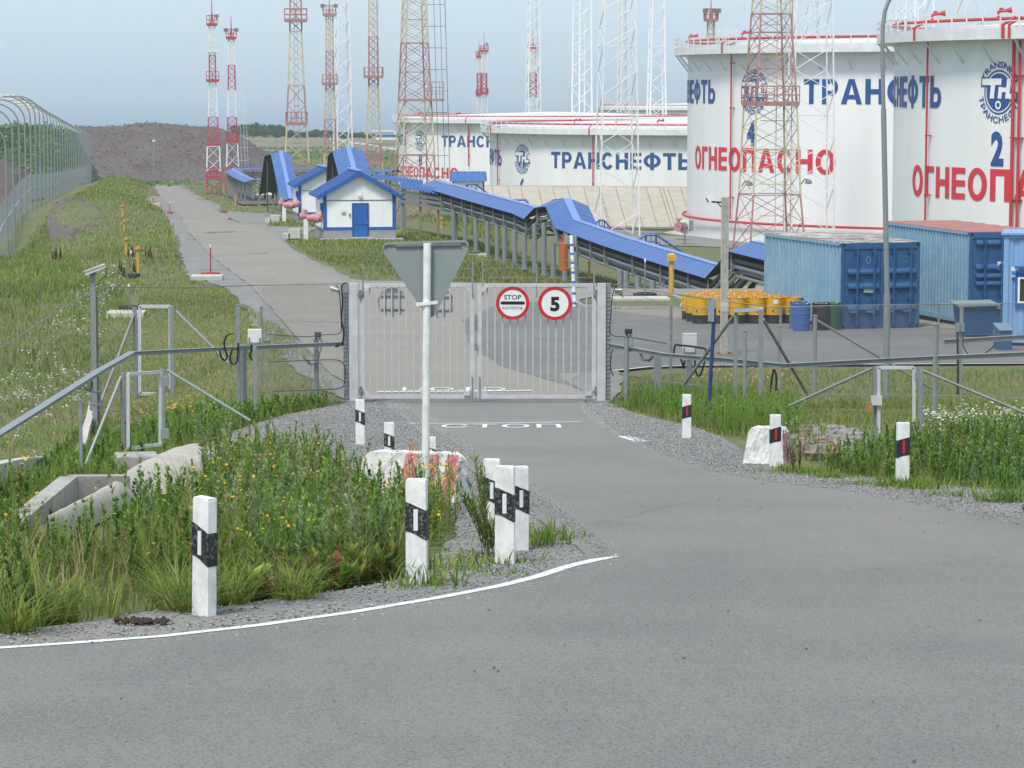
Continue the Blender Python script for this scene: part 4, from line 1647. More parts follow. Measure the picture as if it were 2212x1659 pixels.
# small building on the dike
e = thing('valve_house', 'small white building with a hipped blue roof by the concrete dike', 'small building', W(1012, 402, 291))
c = W(1012, 400, 291)
mb = MB()
mb.box(c + Vector((0, 0, -.4)), (3.3, 2.4, 1.6))
mb.build('wall', m_wall, e)
mb = MB()
zb_ = W(1012, 391, 291).z
zt_ = W(1012, 370, 291).z
k = W(1052, 391, 291).x - c.x
mb.add([(c.x - k, 289.3, zb_), (c.x + k, 289.3, zb_), (c.x + k, 292.7, zb_), (c.x - k, 292.7, zb_), (c.x - k * .95, 291, zt_), (c.x + k * .95, 291, zt_)],
       [(0, 1, 5, 4), (1, 2, 5), (2, 3, 4, 5), (3, 0, 4), (3, 2, 1, 0)])
mb.build('roof', m_blue, e)
mb = MB()
for x in np.linspace(-k * .95, k * .95, 6):
    mb.bar((c.x + x, 289.25, zb_ + .03), (c.x + x * .98, 290.95, zt_ + .03), .05)
mb.build('roof_seams', m_blue, e)
mb = MB()
for x in (-1.6, 1.6):
    mb.box((c.x + x, 289.78, c.z - .3), (.16, .1, 1.8))
mb.build('corner_trim', m_trim, e)

# blue handrailed footbridges over the pipes
for lb, pts, Y in (('blue handrailed step bridge over pipes in front of the number 4 tank', [(1370, 524), (1396, 508), (1418, 508), (1480, 549)], 205),
                   ('blue handrailed step bridge in front of the concrete dike at left', [(995, 420), (1010, 398), (1028, 398), (1052, 418)], 262),
                   ('blue handrailed step bridge beside the biggest white mast', [(1288, 482), (1296, 476), (1306, 477), (1318, 492)], 235),
                   ('blue handrailed step bridge behind the first rack hump', [(1088, 440), (1100, 433), (1136, 432), (1142, 440)], 240)):
    P_ = [W(px, py, Y) for px, py in pts]
    e = thing('step_bridge', lb, 'footbridge', P_[1])
    for dy in (0, 1.0):
        mb = MB()
        mb.path([p + Vector((0, dy, 0)) for p in P_], .07, 5)
        mb.path([p + Vector((0, dy, -.5)) for p in P_], .045, 5)
        mb.build('handrail', m_trim, e)
    mb = MB()
    for a, b in zip(P_, P_[1:]):
        n = max(2, int((b - a).length / .8))
        for j in range(n + 1):
            p = a.lerp(b, j / n)
            for dy in (0, 1.0):
                mb.bar(p + Vector((0, dy, 0)), p + Vector((0, dy, -1.1)), .05)
        mb.plate([a + Vector((0, 0, -1.1)), b + Vector((0, 0, -1.1)), b + Vector((0, 1, -1.1)), a + Vector((0, 1, -1.1))], .06)
    mb.build('steps', m_galv, e)
# ================================================================ CONTAINERS, CABIN, DRUMS


def frame_at(px, py, yaw):
    g = G(px, py)
    cr, sr = math.cos(yaw), math.sin(yaw)
    return g, (lambda x, y, z: Vector((g.x + x * cr - y * sr, g.y + x * sr + y * cr, g.z + z)))


def lbox(mb, P, x0, x1, y0, y1, z0, z1, mi=0):
    vs = [P(x0, y0, z0), P(x1, y0, z0), P(x1, y1, z0), P(x0, y1, z0), P(x0, y0, z1), P(x1, y0, z1), P(x1, y1, z1), P(x0, y1, z1)]
    return mb.add(vs, [(0, 3, 2, 1), (4, 5, 6, 7), (0, 1, 5, 4), (1, 2, 6, 5), (2, 3, 7, 6), (3, 0, 4, 7)], mi)


def corrugate(P, axis, a0, a1, fixed, z0, z1, pitch, dep, sgn):
    """trapezoid profile wall running along local x or y"""
    mb = MB()
    n = int((a1 - a0) / pitch)
    pts = []
    st = (a1 - a0) / n
    for i in range(n):
        b = a0 + i * st
        pts += [(b, 0), (b + st * .36, 0), (b + st * .5, dep), (b + st * .86, dep)]
    pts.append((a1, 0))
    vs = []
    for a, d in pts:
        for z in (z0, z1):
            vs.append(P(fixed + sgn * d, a, z) if axis == 'y' else P(a, fixed + sgn * d, z))
    fs = [(2 * i, 2 * i + 2, 2 * i + 3, 2 * i + 1) for i in range(len(pts) - 1)]
    return mb.add(vs, fs)


def container(label, px, py, yaw, w, l, h, m_roof, marks, ribs):
    g, P = frame_at(px, py, yaw)
    e = thing('shipping_container', label, 'container', g)
    mb = MB()
    for x in (0, w - .13):
        for y in (0, l - .13):
            lbox(mb, P, x, x + .13, y, y + .13, .0, h)
    for x in (0, w - .1):
        lbox(mb, P, x, x + .1, .131, l - .131, .08, .24)
        lbox(mb, P, x, x + .1, .131, l - .131, h - .09, h - .002)
    lbox(mb, P, .131, w - .131, l - .1, l, .08, .24)
    lbox(mb, P, .131, w - .131, l - .1, l, h - .09, h - .002)
    mb.build('frame', m_cblue, e)
    corrugate(P, 'y', .131, l - .131, .02, .24, h - .09, .278, .05, 1).build('side_wall', m_cblue, e)
    corrugate(P, 'y', .131, l - .131, w - .02, .24, h - .09, .278, .05, -1).build('side_wall', m_cblue, e)
    corrugate(P, 'x', .131, w - .131, l - .03, .24, h - .09, .278, .04, -1).build('end_wall', m_cblue, e)
    mb = MB()
    n = 14
    for i in range(n):
        y0, y1 = .02 + (l - .04) * i / n, .02 + (l - .04) * (i + 1) / n
        lbox(mb, P, .02, w - .02, y0 + .02, y1 - .02, h - .03, h + .02 + .012 * (i % 2))
    lbox(mb, P, .02, w - .02, .02, l - .02, h - .04, h)
    mb.build('roof', m_roof, e)
    # door end, facing -y
    mb = MB()
    lbox(mb, P, .0, w, -.03, .02, h - .2, h)
    lbox(mb, P, .0, w, -.03, .02, .0, .14)
    lbox(mb, P, .0, .1, -.03, .02, .14, h - .2)
    lbox(mb, P, w - .1, w, -.03, .02, .14, h - .2)
    mb.build('door_frame', m_cfront, e)
    for s_ in (0, 1):
        x0, x1 = (.105, w / 2 - .008) if s_ == 0 else (w / 2 + .008, w - .105)
        mb = MB()
        lbox(mb, P, x0, x1, .0, .05, .15, h - .21)
        d = mb.build('door', m_cfront, e)
        for zf in ribs:
            mb = MB()
            z = h * zf
            # recess with sloped shelf: two plates
            vs = [P(x0 + .12, -.002, z), P(x1 - .06, -.002, z), P(x1 - .06, -.09, z + .03), P(x0 + .12, -.09, z + .03), P(x1 - .06, -.09, z + .09), P(x0 + .12, -.09, z + .09), P(x1 - .06, -.002, z + .20), P(x0 + .12, -.002, z + .20)]
            mb.add(vs, [(0, 1, 2, 3), (3, 2, 4, 5), (5, 4, 6, 7)])
            mb.build('door_rib', m_cfront, d)
        for xx in (x0 + (x1 - x0) * .33, x0 + (x1 - x0) * .80):
            mb = MB()
            mb.path([P(xx, -.13, .1), P(xx, -.13, h - .12)], .03, 6)
            for z in (.2, h * .35, h * .65, h - .3):
                lbox(mb, P, xx - .06, xx + .06, -.12, -.01, z - .05, z + .05)
            mb.build('lock_rod', m_cfront, d)
        for xx in (x0 + (x1 - x0) * .33, x0 + (x1 - x0) * .80):
            mb = MB()
            lbox(mb, P, xx - .25, xx + .04, -.13, -.09, h * .19, h * .205)
            lbox(mb, P, xx - .03, xx + .03, -.14, -.02, h * .17, h * .22)
            mb.build('handle', m_galvd, d)
    mb = MB()
    for x in (0, w - .17):
        for z in (0, h - .14):
            lbox(mb, P, x - .004, x + .174, -.036, .15, z - .002, z + .138)
    cc = mb.build('corner_casting', m_cfront, e)
    mb = MB()
    for x in (.085, w - .085):
        for z in (.07, h - .07):
            mb.add([P(x + .045 * math.cos(t), -.039, z + .055 * math.sin(t)) for t in np.linspace(0, 2 * math.pi, 11)[:-1]], [tuple(range(10))])
    mb.build('casting_hole', m_signblack, cc)
    marks(P, e, w, h)
    return e


def marks1(P, e, w, h):
    mb = MB()
    n = 22
    vs = []
    for i in range(n):
        t = 2 * math.pi * i / n
        for r in (.085, .105):
            vs.append(P(w * .345 + r * .8 * math.cos(t), -.012, h * .80 + r * 1.15 * math.sin(t)))
    mb.add(vs, [(2 * i, (2 * i + 2) % (2 * n), (2 * i + 3) % (2 * n), 2 * i + 1) for i in range(n)])
    r = random.Random(3)
    for i in range(34):                        # worn remains of paint and stickers
        x, z = w * r.uniform(.62, .92), h * r.choice([.84, .83, .77, .62, .60, .42, .40])
        s1, s2 = r.uniform(.01, .05), r.uniform(.005, .03)
        mb.add([P(x, -.012, z), P(x + s1, -.012, z + r.uniform(-.02, .02)), P(x + s1 * .8, -.012, z + s2), P(x, -.012, z + s2 * .7)], [(0, 1, 2, 3)])
    mb.build('chalk_marks', m_cblue, e)
    MB().add([P(w * .28, -.056, h * .425), P(w * .40, -.056, h * .415), P(w * .41, -.056, h * .475), P(w * .285, -.056, h * .47)], [(0, 1, 2, 3)]).build('worn_sticker', M('worn_sticker', (.22, .36, .38), .7, col2=(.35, .38, .30), scale=18, lo=.4, hi=.6), e)


def sticker(P, e, x0, x1, z0, z1, y=-.058):
    lbox(MB(), P, x0, x1, y, y + .004, z0, z1).build('notice', m_paper, e)
    dz = z1 - z0
    lbox(MB(), P, x0 + .012, x1 - .012, y - .003, y - .001, z0 + dz * .18, z0 + dz * .58).build('notice_band', m_pblue, e)
    lbox(MB(), P, x0 + .03, x1 - .03, y - .003, y - .001, z0 + dz * .06, z0 + dz * .11).build('notice_line', m_trim, e)


C1 = container('blue shipping container with whitish peeling roof behind the drums', 1815, 711, R_(17), 2.8, 6.6, 2.8, m_croofp, marks1, (.20, .46, .63))
C2 = container('taller blue shipping container with a reddish brown roof', 2091, 706, R_(13.5), 2.75, 7.8, 3.12, m_croof, lambda P, e, w, h: sticker(P, e, .98, 1.30, h * .60, h * .69), (.17, .43, .51, .60, .86))


def cabin():
    g, P = frame_at(2183, 747, R_(-12))
    h = 3.3
    e = thing('site_cabin', 'light blue corrugated site cabin with a white framed window, cut by the right edge', 'cabin', g)
    w, l = 4.2, 2.5
    x0 = -.25
    mb = MB()
    for x in (x0, w - .15):
        lbox(mb, P, x, x + .15, -.02, .14, .1, h)
    lbox(mb, P, x0 + .152, w - .152, -.02, .12, .1, .26)
    lbox(mb, P, x0 + .152, w - .152, -.02, .12, h - .1, h)
    mb.build('frame', m_cab, e)
    corrugate(P, 'x', x0 + .15, w - .15, .03, .26, h - .1, .30, .035, 1).build('front_wall', m_cab, e)
    corrugate(P, 'y', .14, l, x0 + .03, .1, h, .30, .035, 1).build('end_wall', m_cab, e)
    lbox(MB(), P, x0 - .08, w, -.1, l, h + .002, h + .06).build('roof', m_cab, e)
    wx0, wx1, wz0, wz1 = .18, 1.3, 1.28, 2.05
    mb = MB()
    for a in ((wx0, wx1, wz0, wz0 + .05), (wx0, wx1, wz1 - .05, wz1), (wx0, wx0 + .06, wz0 + .051, wz1 - .051), (wx1 - .06, wx1, wz0 + .051, wz1 - .051)):
        lbox(mb, P, a[0], a[1], -.075, .06, a[2], a[3])
    fr = mb.build('window', m_white, e)
    lbox(MB(), P, wx0 + .06, wx1 - .06, -.02, .0, wz0 + .05, wz1 - .05).build('pane', m_glass, fr)
    mb = MB()
    lbox(mb, P, wx0 - .08, wx1 + .08, -.06, .05, wz1 + .002, wz1 + .12)
    lbox(mb, P, wx0 - .08, wx0 - .002, -.06, .05, wz0 - .1, wz1)
    lbox(mb, P, wx0 - .001, wx1 + .08, -.06, .05, wz0 - .1, wz0 - .002)
    lbox(mb, P, wx0 - .1, wx1 + .1, -.22, -.01, wz1 + .28, wz1 + .33)
    mb.build('window_surround', m_trim, e)
    sticker(P, e, -.02, .11, 2.05, 2.36, -.03)
    mb = MB()
    lbox(mb, P, x0, w, .3, .5, -.4, .1)
    lbox(mb, P, x0, w, 1.6, 1.9, -.4, .1)
    mb.build('skids', m_galvd, e)
    return e


cabin()


def dumpster():
    g, P = frame_at(2080, 728, R_(6))
    e = thing('waste_bin', 'blue steel waste bin with a sloping greenish lid between container and cabin', 'waste bin', g)
    h = 1.0
    mb = MB()
    vs = [P(0, 0, .05), P(.95, 0, .05), P(.95, .85, .05), P(0, .85, .05), P(-.08, -.12, h), P(1.05, -.12, h), P(1.05, .95, h), P(-.08, .95, h)]
    mb.add(vs, [(0, 3, 2, 1), (0, 1, 5, 4), (1, 2, 6, 5), (2, 3, 7, 6), (3, 0, 4, 7), (4, 5, 6, 7)])
    mb.build('bin_body', m_cfront, e)
    mb = MB()
    vs = [P(-.2, -.2, h + .0), P(1.12, -.2, h + .03), P(1.12, 1.0, h + .09), P(-.2, 1.0, h + .06)]
    mb.plate(vs, .05)
    mb.build('lid', M('greenish_lid', (.16, .22, .22), .6, col2=(.22, .25, .2), scale=4), e)
    mb = MB()
    for x in (.05, .9):
        for y in (.05, .8):
            lbox(mb, P, x - .04, x + .04, y - .04, y + .04, -.02, .05)
    mb.build('feet', m_galvd, e)
    g, P = frame_at(2160, 757, R_(14))
    e = thing('sand_box', 'small blue steel box with a slanting top at the foot of the cabin', 'box', g)
    mb = MB()
    vs = [P(0, 0, 0), P(.38, 0, 0), P(.38, .45, 0), P(0, .45, 0), P(0, 0, .58), P(.38, 0, .58), P(.38, .45, .74), P(0, .45, .74)]
    mb.add(vs, [(0, 3, 2, 1), (0, 1, 5, 4), (1, 2, 6, 5), (2, 3, 7, 6), (3, 0, 4, 7)])
    mb.build('box_body', m_cfront, e)
    mb = MB()
    mb.plate([P(-.03, -.04, .585), P(.41, -.04, .585), P(.41, .48, .765), P(-.03, .48, .765)], .02)
    mb.build('lid', M('box_lid', (.16, .22, .30), .6), e)


dumpster()


def make_drum(label, bodym, lowm, lidm, group, split=.30):
    e = thing('oil_drum', label, 'drum', (0, 0, 0), group)
    R, h = .29, .88
    zs = lambda a, b: [(R, a), (R, b)]
    pr = [(R - .004, split), (R, split + .004), (R, .27 * h), (R + .012, .285 * h), (R + .012, .295 * h), (R, .31 * h)] if split < .2 else [(R, split), (R + .012, split + .01), (R + .012, split + .018), (R, split + .03)]
    pr += [(R, .62 * h), (R + .012, .63 * h), (R + .012, .645 * h), (R, .66 * h), (R, .80 * h), (R + .005, .81 * h), (R, .82 * h), (R + .005, .84 * h), (R, .85 * h), (R, h - .02), (R + .008, h - .012), (R + .008, h), (R - .02, h), (R - .02, h - .02)]
    MB().lathe((0, 0, 0), pr, 22).build('drum_wall', bodym, e, smooth=False)
    if split > .02:
        pr = [(.01, .0), (R + .006, .0), (R + .006, .012), (R, .02), (R, .1), (R + .005, .11), (R, .12), (R + .005, .14), (R, .15), (R, split)]
        MB().lathe((0, 0, 0), pr, 22).build('drum_base', lowm, e)
    mb = MB().lathe((0, 0, h - .022), [(R - .015, 0), (.01, .004)], 22)
    mb.build('lid', lidm, e)
    MB().lathe((.17, 0, h - .02), [(.035, 0), (.035, .02), (.005, .02)], 8).build('bung', m_fx, e)
    MB().lathe((-.17, .05, h - .02), [(.022, 0), (.022, .02), (.004, .02)], 8).build('bung', m_fx, e)
    return e


dg_ = 'yellow and black drums standing close together'
yd = make_drum('yellow drum with black foot and rusty lid packed inside the drum group', m_yel, m_dblack, m_rust, dg_)
# print on the drum wall
mb = MB()
for t in (-1.8, -.6, .9, 2.4):
    for a, z0, z1 in ((-.05, .40, .47), (.05, .40, .47)):
        pass
    vs = [((.295) * math.cos(t + d), (.295) * math.sin(t + d), z) for d, z in ((-.12, .43), (0, .38), (.12, .43), (0, .48))]
    mb.add(vs, [(0, 1, 2, 3)])
    vs = [((.295) * math.cos(t + d), (.295) * math.sin(t + d), z) for d, z in ((-.3, .345), (.3, .345), (.3, .357), (-.3, .357))]
    mb.add(vs, [(0, 1, 2, 3)])
stuff(mb.build('printed_mark', m_signblack, yd))
o0 = G(1512, 699)
dx_, dy_ = Vector((.64, .035)), Vector((-.05, .62))
first = True
front_lab = ['leftmost drum of the front row, yellow with black foot', 'second yellow drum from the left in the front row', 'third yellow drum from the left, just left of the concrete camera mast',
             'yellow drum in the front row right behind the concrete camera mast', 'yellow drum in the front row with a white paper label', 'second yellow drum in the front row right of the camera mast', 'rightmost yellow drum of the front row, behind the dull blue drum']
n_d = 0
for r in range(9):
    for c in range(7):
        if r == 0 and c == 0:
            pass
        if (r, c) in ((7, 0), (8, 0), (8, 1), (6, 0)):
            continue
        q = o0.xy + dx_ * (c + .04 * random.uniform(-1, 1) + (.45 if r % 2 else 0)) + dy_ * r + Vector((random.uniform(-.03, .03), random.uniform(-.03, .03)))
        loc = (q.x, q.y, hz(q.x, q.y))
        lab = front_lab[c] if r == 0 else None
        rz = random.uniform(0, 6.28)
        if first:
            yd0 = yd
            yd.location = loc
            yd.rotation_euler = (0, 0, rz)
            base_label = yd['label']
            yd['label'] = lab
            first = False
            dd = yd
        else:
            dd = dup(yd, loc, rz, lab or base_label)
        if r == 0 and c == 4:
            lo = MB()
            vs = [(.297 * math.cos(a), .297 * math.sin(a), z) for a, z in ((-1.75, .68), (-1.2, .68), (-1.2, .82), (-1.75, .82), (-1.47, .68), (-1.47, .82))]
            lo.add([vs[0], vs[4], vs[5], vs[3]], [(0, 1, 2, 3)])
            lo.add([vs[4], vs[1], vs[2], vs[5]], [(0, 1, 2, 3)])
            pl = lo.build('paper_label', m_paper, None)
            pl.parent = dd
            dd.rotation_euler = (0, 0, 0)
for lb, px, py, bm in (('dull blue drum half behind the brighter blue one', 1724, 709, m_dblue2), ('bright blue drum with white ribs and a paper label', 1731, 714, m_dblue),
                       ('black drum with rusty lid between blue and green drums', 1773, 713, m_dblack), ('dark green drum against the container door', 1796, 712, m_dgreen)):
    d = make_drum(lb, bm, bm, m_rust if bm in (m_dblack, m_dgreen) else m_dblue2, None, .015)
    p = G(px, py)
    d.location = p
    if bm is m_dblue:
        mb = MB()
        vs = [(.305 * math.cos(a), .305 * math.sin(a), z) for a, z in ((-1.4, .42), (-.95, .42), (-.95, .60), (-1.4, .60))]
        mb.add(vs, [(0, 1, 2, 3)]).build('paper_label', m_paper, d)
    if bm is m_dblue:
        mb = MB()
        for z in (.27, .55, .66, .69):
            mb.lathe((0, 0, z), [(.302, 0), (.306, .003), (.306, .012), (.302, .015)], 22)
        mb.build('white_ring', m_fx, d)

# ================================================================ GATE
Yg = G(1030, 868.5).y
gz = hz(W(1030, 868, Yg).x, Yg)


def gx(px):
    return W(px, 740, Yg).x


def gzz(py):
    return W(1030, py, Yg).z


gate = thing('double_gate', 'grey double leaf bar gate across the road', 'gate', (gx(1030), Yg, gz))
for (a, b) in ((755, 774), (1290, 1308)):
    mb = MB()
    xa, xb = gx(a), gx(b)
    mb.box(((xa + xb) / 2, Yg, (gzz(612) + gz) / 2 - .05), (xb - xa, .2, gzz(612) - gz + .1))
    pst = mb.build('gate_post', m_gate, gate)
    mb = MB()
    mb.box(((xa + xb) / 2, Yg, gz + .02), (xb - xa + .16, .36, .05))
    mb.build('base_plate', m_galv, pst)
for (a, b) in ((742, 753), (1309, 1319)):
    mb = MB()
    xa, xb = gx(a), gx(b)
    n = 12
    mb.box(((xa + xb) / 2, Yg + .05, (gzz(612) + gz) / 2), (xb - xa, .16, gzz(612) - gz))
    for i in range(26):
        z = gz + .1 + i * (gzz(612) - gz - .2) / 26
        mb.box(((xa + xb) / 2, Yg - .035, z), (xb - xa - .02, .02, .04))
    mb.build('perforated_post', m_galv, gate)
gleaf = []
for s_, (a, b) in enumerate(((783, 1020), (1036, 1283))):
    xa, xb = gx(a), gx(b)
    zt, zb_ = gzz(612), gzz(861)
    t = .075
    mb = MB()
    lf = MB()
    for x in (xa, xb):
        lf.box((x, Yg, (zt + zb_) / 2), (t + .02, .06, zt - zb_))
    lf.box(((xa + xb) / 2, Yg, zt - t / 2 - .001), (xb - xa - t - .02, .058, t))
    lf.box(((xa + xb) / 2, Yg, zb_ + t / 2), (xb - xa - t - .02, .058, t))
    for cx_, sx in ((xa + .05, 1), (xb - .05, -1)):
        for cz, sz in ((zt - t, -1), (zb_ + t, 1)):
            lf.plate([(cx_, Yg - .025, cz), (cx_ + sx * .14, Yg - .025, cz), (cx_, Yg - .025, cz + sz * .14)], .05)
    leaf = lf.build('gate_leaf', m_gate, gate)
    n = 14 if s_ == 0 else 14
    for i in range(n):
        x = xa + .06 + (xb - xa - .12) * (i + .65) / (n + .3)
        MB().bar((x, Yg + .0, zb_ + t), (x, Yg + .0, zt - t), .031, .026).build('gate_bar', m_gbar, leaf)
    # hinges, pins and latch
    hx = xa - .045 if s_ == 0 else xb + .045
    for z in (zt - .25, zb_ + .18):
        mb = MB()
        mb.path([(hx, Yg - .05, z - .1), (hx, Yg - .05, z + .1)], .03, 6)
        mb.bar((hx - .06, Yg - .05, z), (hx + .06, Yg - .05, z), .05)
        mb.build('hinge', m_galvd, leaf)
    mb = MB()
    lx = xb if s_ == 0 else xa
    mb.bar((lx, Yg - .05, zb_ - .12), (lx, Yg - .05, zb_ + .5), .022)
    mb.build('drop_bolt', m_galvd, leaf)
    if s_ == 0:
        mb = MB()
        mb.box((gx(1028), Yg - .04, gzz(697)), (.05, .06, .36))
        mb.box((gx(1028), Yg - .06, gzz(749)), (.06, .06, .17))
        mb.build('latch', m_galvd, leaf)
    # raking arms with barbed wire
    arms = (783, 1019) if s_ == 0 else (1041, 1157, 1281)
    for a_ in arms:
        mb = MB()
        mb.bar((gx(a_ + 2), Yg - .045, gzz(640 if a_ != 1157 else 642)), (gx(a_ + 2), Yg + .05, gzz(559 if a_ != 1157 else 570)), .035)
        mb.build('wire_arm', m_galvd, leaf)
    mb = MB()
    for py in (562, 580, 600):
        xs = np.linspace(gx(arms[0] + 2), gx(arms[-1] + 2), 16)
        pts = [(x, Yg + .02, gzz(py) + random.uniform(-.012, .012)) for x in xs]
        mb.path(pts, .006, 4)
        for x in np.linspace(xs[0], xs[-1], 26):
            mb.bar((x - .03, Yg + .02, gzz(py) - .02), (x + .03, Yg + .02, gzz(py) + .02), .008)
    mb.build('barbed_wire', m_galvd, leaf)


def round_disc(e, name, cx, y, cz, r, r0, mat, n=40, th=.004):
    vs, mb = [], MB()
    for yy in (y, y + th):
        for i in range(n):
            t = 2 * math.pi * i / n
            vs.append((cx + r * math.cos(t), yy, cz + r * math.sin(t)))
        if r0 > 0:
            for i in range(n):
                t = 2 * math.pi * i / n
                vs.append((cx + r0 * math.cos(t), yy, cz + r0 * math.sin(t)))
    fs = []
    if r0 > 0:
        for i in range(n):
            j = (i + 1) % n
            fs.append((i, j, n + j, n + i))
            fs.append((2 * n + j, 2 * n + i, 3 * n + i, 3 * n + j))
            fs.append((j, i, 2 * n + i, 2 * n + j))
    else:
        fs = [tuple(range(n - 1, -1, -1)), tuple(range(n, 2 * n))] + [((i + 1) % n, i, n + i, n + (i + 1) % n) for i in range(n)]
    return mb.add(vs, fs).build(name, mat, e, smooth=False)


def flat_text(e, name, body, cx, y, z0, z1, width, mat, bold=.01):
    v, f = text2d(body, bold)
    w = v[:, 0].max()
    vs = [(cx - width / 2 + x / w * width, y, z0 + t * (z1 - z0)) for x, t in v]
    return MB().add(vs, f).build(name, mat, e)


for lab, px, py, rp in (('round red rimmed STOP control sign on the gate', 1107.5, 654, 36), ('round red rimmed speed limit 5 sign on the gate', 1198.5, 654.5, 36.5)):
    cx_, cz, r = gx(px), gzz(py), (gx(px + rp) - gx(px))
    e = thing('road_sign', lab, 'road sign', (cx_, Yg - .1, cz), 'round signs on the gate')
    round_disc(e, 'sign_plate', cx_, Yg - .10, cz, r * .985, 0, m_signwhite, th=.02)
    round_disc(e, 'red_border', cx_, Yg - .106, cz, r, r * .80, m_signred, th=.005)
    k = r / 36.0
    if 'STOP' in lab:
        flat_text(e, 'sign_lettering', 'STOP', cx_, Yg - .104, cz + 8 * k, cz + 18 * k, 37 * k, m_signblack, .012)
        flat_text(e, 'sign_lettering', 'КОНТРОЛЬ', cx_, Yg - .104, cz - 13.5 * k, cz - 7.5 * k, 44 * k, m_signblack, .0)
        mb = MB()
        pts = []
        for i in range(9):
            t = -math.pi / 2 + math.pi * i / 8
            pts.append((cx_ + 23 * k + 3.4 * k * math.cos(t), Yg - .104, cz + .3 * k + 3.4 * k * math.sin(t)))
        for i in range(9):
            t = math.pi / 2 + math.pi * i / 8
            pts.append((cx_ - 23 * k + 3.4 * k * math.cos(t), Yg - .104, cz + .3 * k + 3.4 * k * math.sin(t)))
        mb.add(pts, [tuple(range(18))]).build('sign_bar', m_signblack, e)
    else:
        flat_text(e, 'sign_lettering', '5', cx_, Yg - .104, cz - 15 * k, cz + 14 * k, 20 * k, m_signblack, .045)
    for dz in (-.5, .5):
        MB().bar((cx_ - r * .8, Yg - .06, cz + dz * r), (cx_ + r * .8, Yg - .06, cz + dz * r), .03).build('bracket', m_galv, e)
for lab, px, py in (('back of a round sign behind the gate bars, left of the triangle sign', 848, 654), ('back of a round sign behind the gate bars, right of the triangle sign', 951, 656)):
    cx_, cz, r = gx(px), gzz(py), (gx(px + 32) - gx(px))
    e = thing('road_sign', lab, 'road sign', (cx_, Yg + .06, cz), 'round signs on the far side of the gate')
    round_disc(e, 'sign_plate', cx_, Yg + .06, cz, r, 0, M('bare_plate_back', (.46, .46, .45), .5, .0, col2=(.38, .38, .37), scale=5), th=.02)
    for dz in (-.45, .45):
        MB().bar((cx_ - r * .8, Yg + .045, cz + dz * r), (cx_ + r * .8, Yg + .045, cz + dz * r), .025).build('bracket', m_galvd, e)

# ================================================================ TRIANGLE SIGN
pf_ = G(918, 1112)
e = thing('road_sign', 'back of a grey triangular give way sign on a white pole', 'road sign', pf_)
Yt = pf_.y
tx = lambda px, py: W(px, py, Yt)
mb = MB()
top = tx(922, 526)
mb.path([pf_ - Vector((0, 0, .2)), Vector((top.x + .004, Yt, top.z))], .033, 14)
mb.build('pole', m_white, e, smooth=True)


def rounded(pts, r, n=5):
    out = []
    N = len(pts)
    for i in range(N):
        a, b, c = Vector(pts[i - 1]), Vector(pts[i]), Vector(pts[(i + 1) % N])
        u, v = (a - b).normalized(), (c - b).normalized()
        p0, p1 = b + u * r, b + v * r
        for k in range(n + 1):
            t = k / n
            out.append(p0.lerp(b, t).lerp(b.lerp(p1, t), t))
    return out


yp = Yt + .045
tri = [tx(819, 527), tx(1018, 521), tx(931, 694)]
tri = [Vector((p.x, yp, p.z)) for p in tri]
tri = rounded(tri, .09)
n = len(tri)
mb = MB()
mb.add([tuple(p) for p in tri] + [(p.x, p.y + .003, p.z) for p in tri], [tuple(range(n - 1, -1, -1)), tuple(range(n, 2 * n))] + [(i, (i + 1) % n, n + (i + 1) % n, n + i) for i in range(n)])
mb.build('sign_plate', m_signback, e)
mb = MB()
for i in range(n):
    a, b = tri[i], tri[(i + 1) % n]
    mb.bar(a + Vector((0, -.01, 0)), b + Vector((0, -.01, 0)), .012, .02)
mb.build('folded_edge', m_signback, e)
mb = MB()
a, b = tx(854, 531), tx(996, 528)
mb.bar((a.x, Yt + .036, a.z), (b.x, Yt + .036, b.z), .02, .018)
mb.build('top_rail', m_galvd, e)
mb = MB()
a, b = tx(899, 657), tx(946, 652)
mb.bar((a.x, Yt - .036, a.z), (b.x, Yt - .036, b.z), .012, .028)
mb.build('clamp', m_white, e)

# ================================================================ GUIDE POSTS


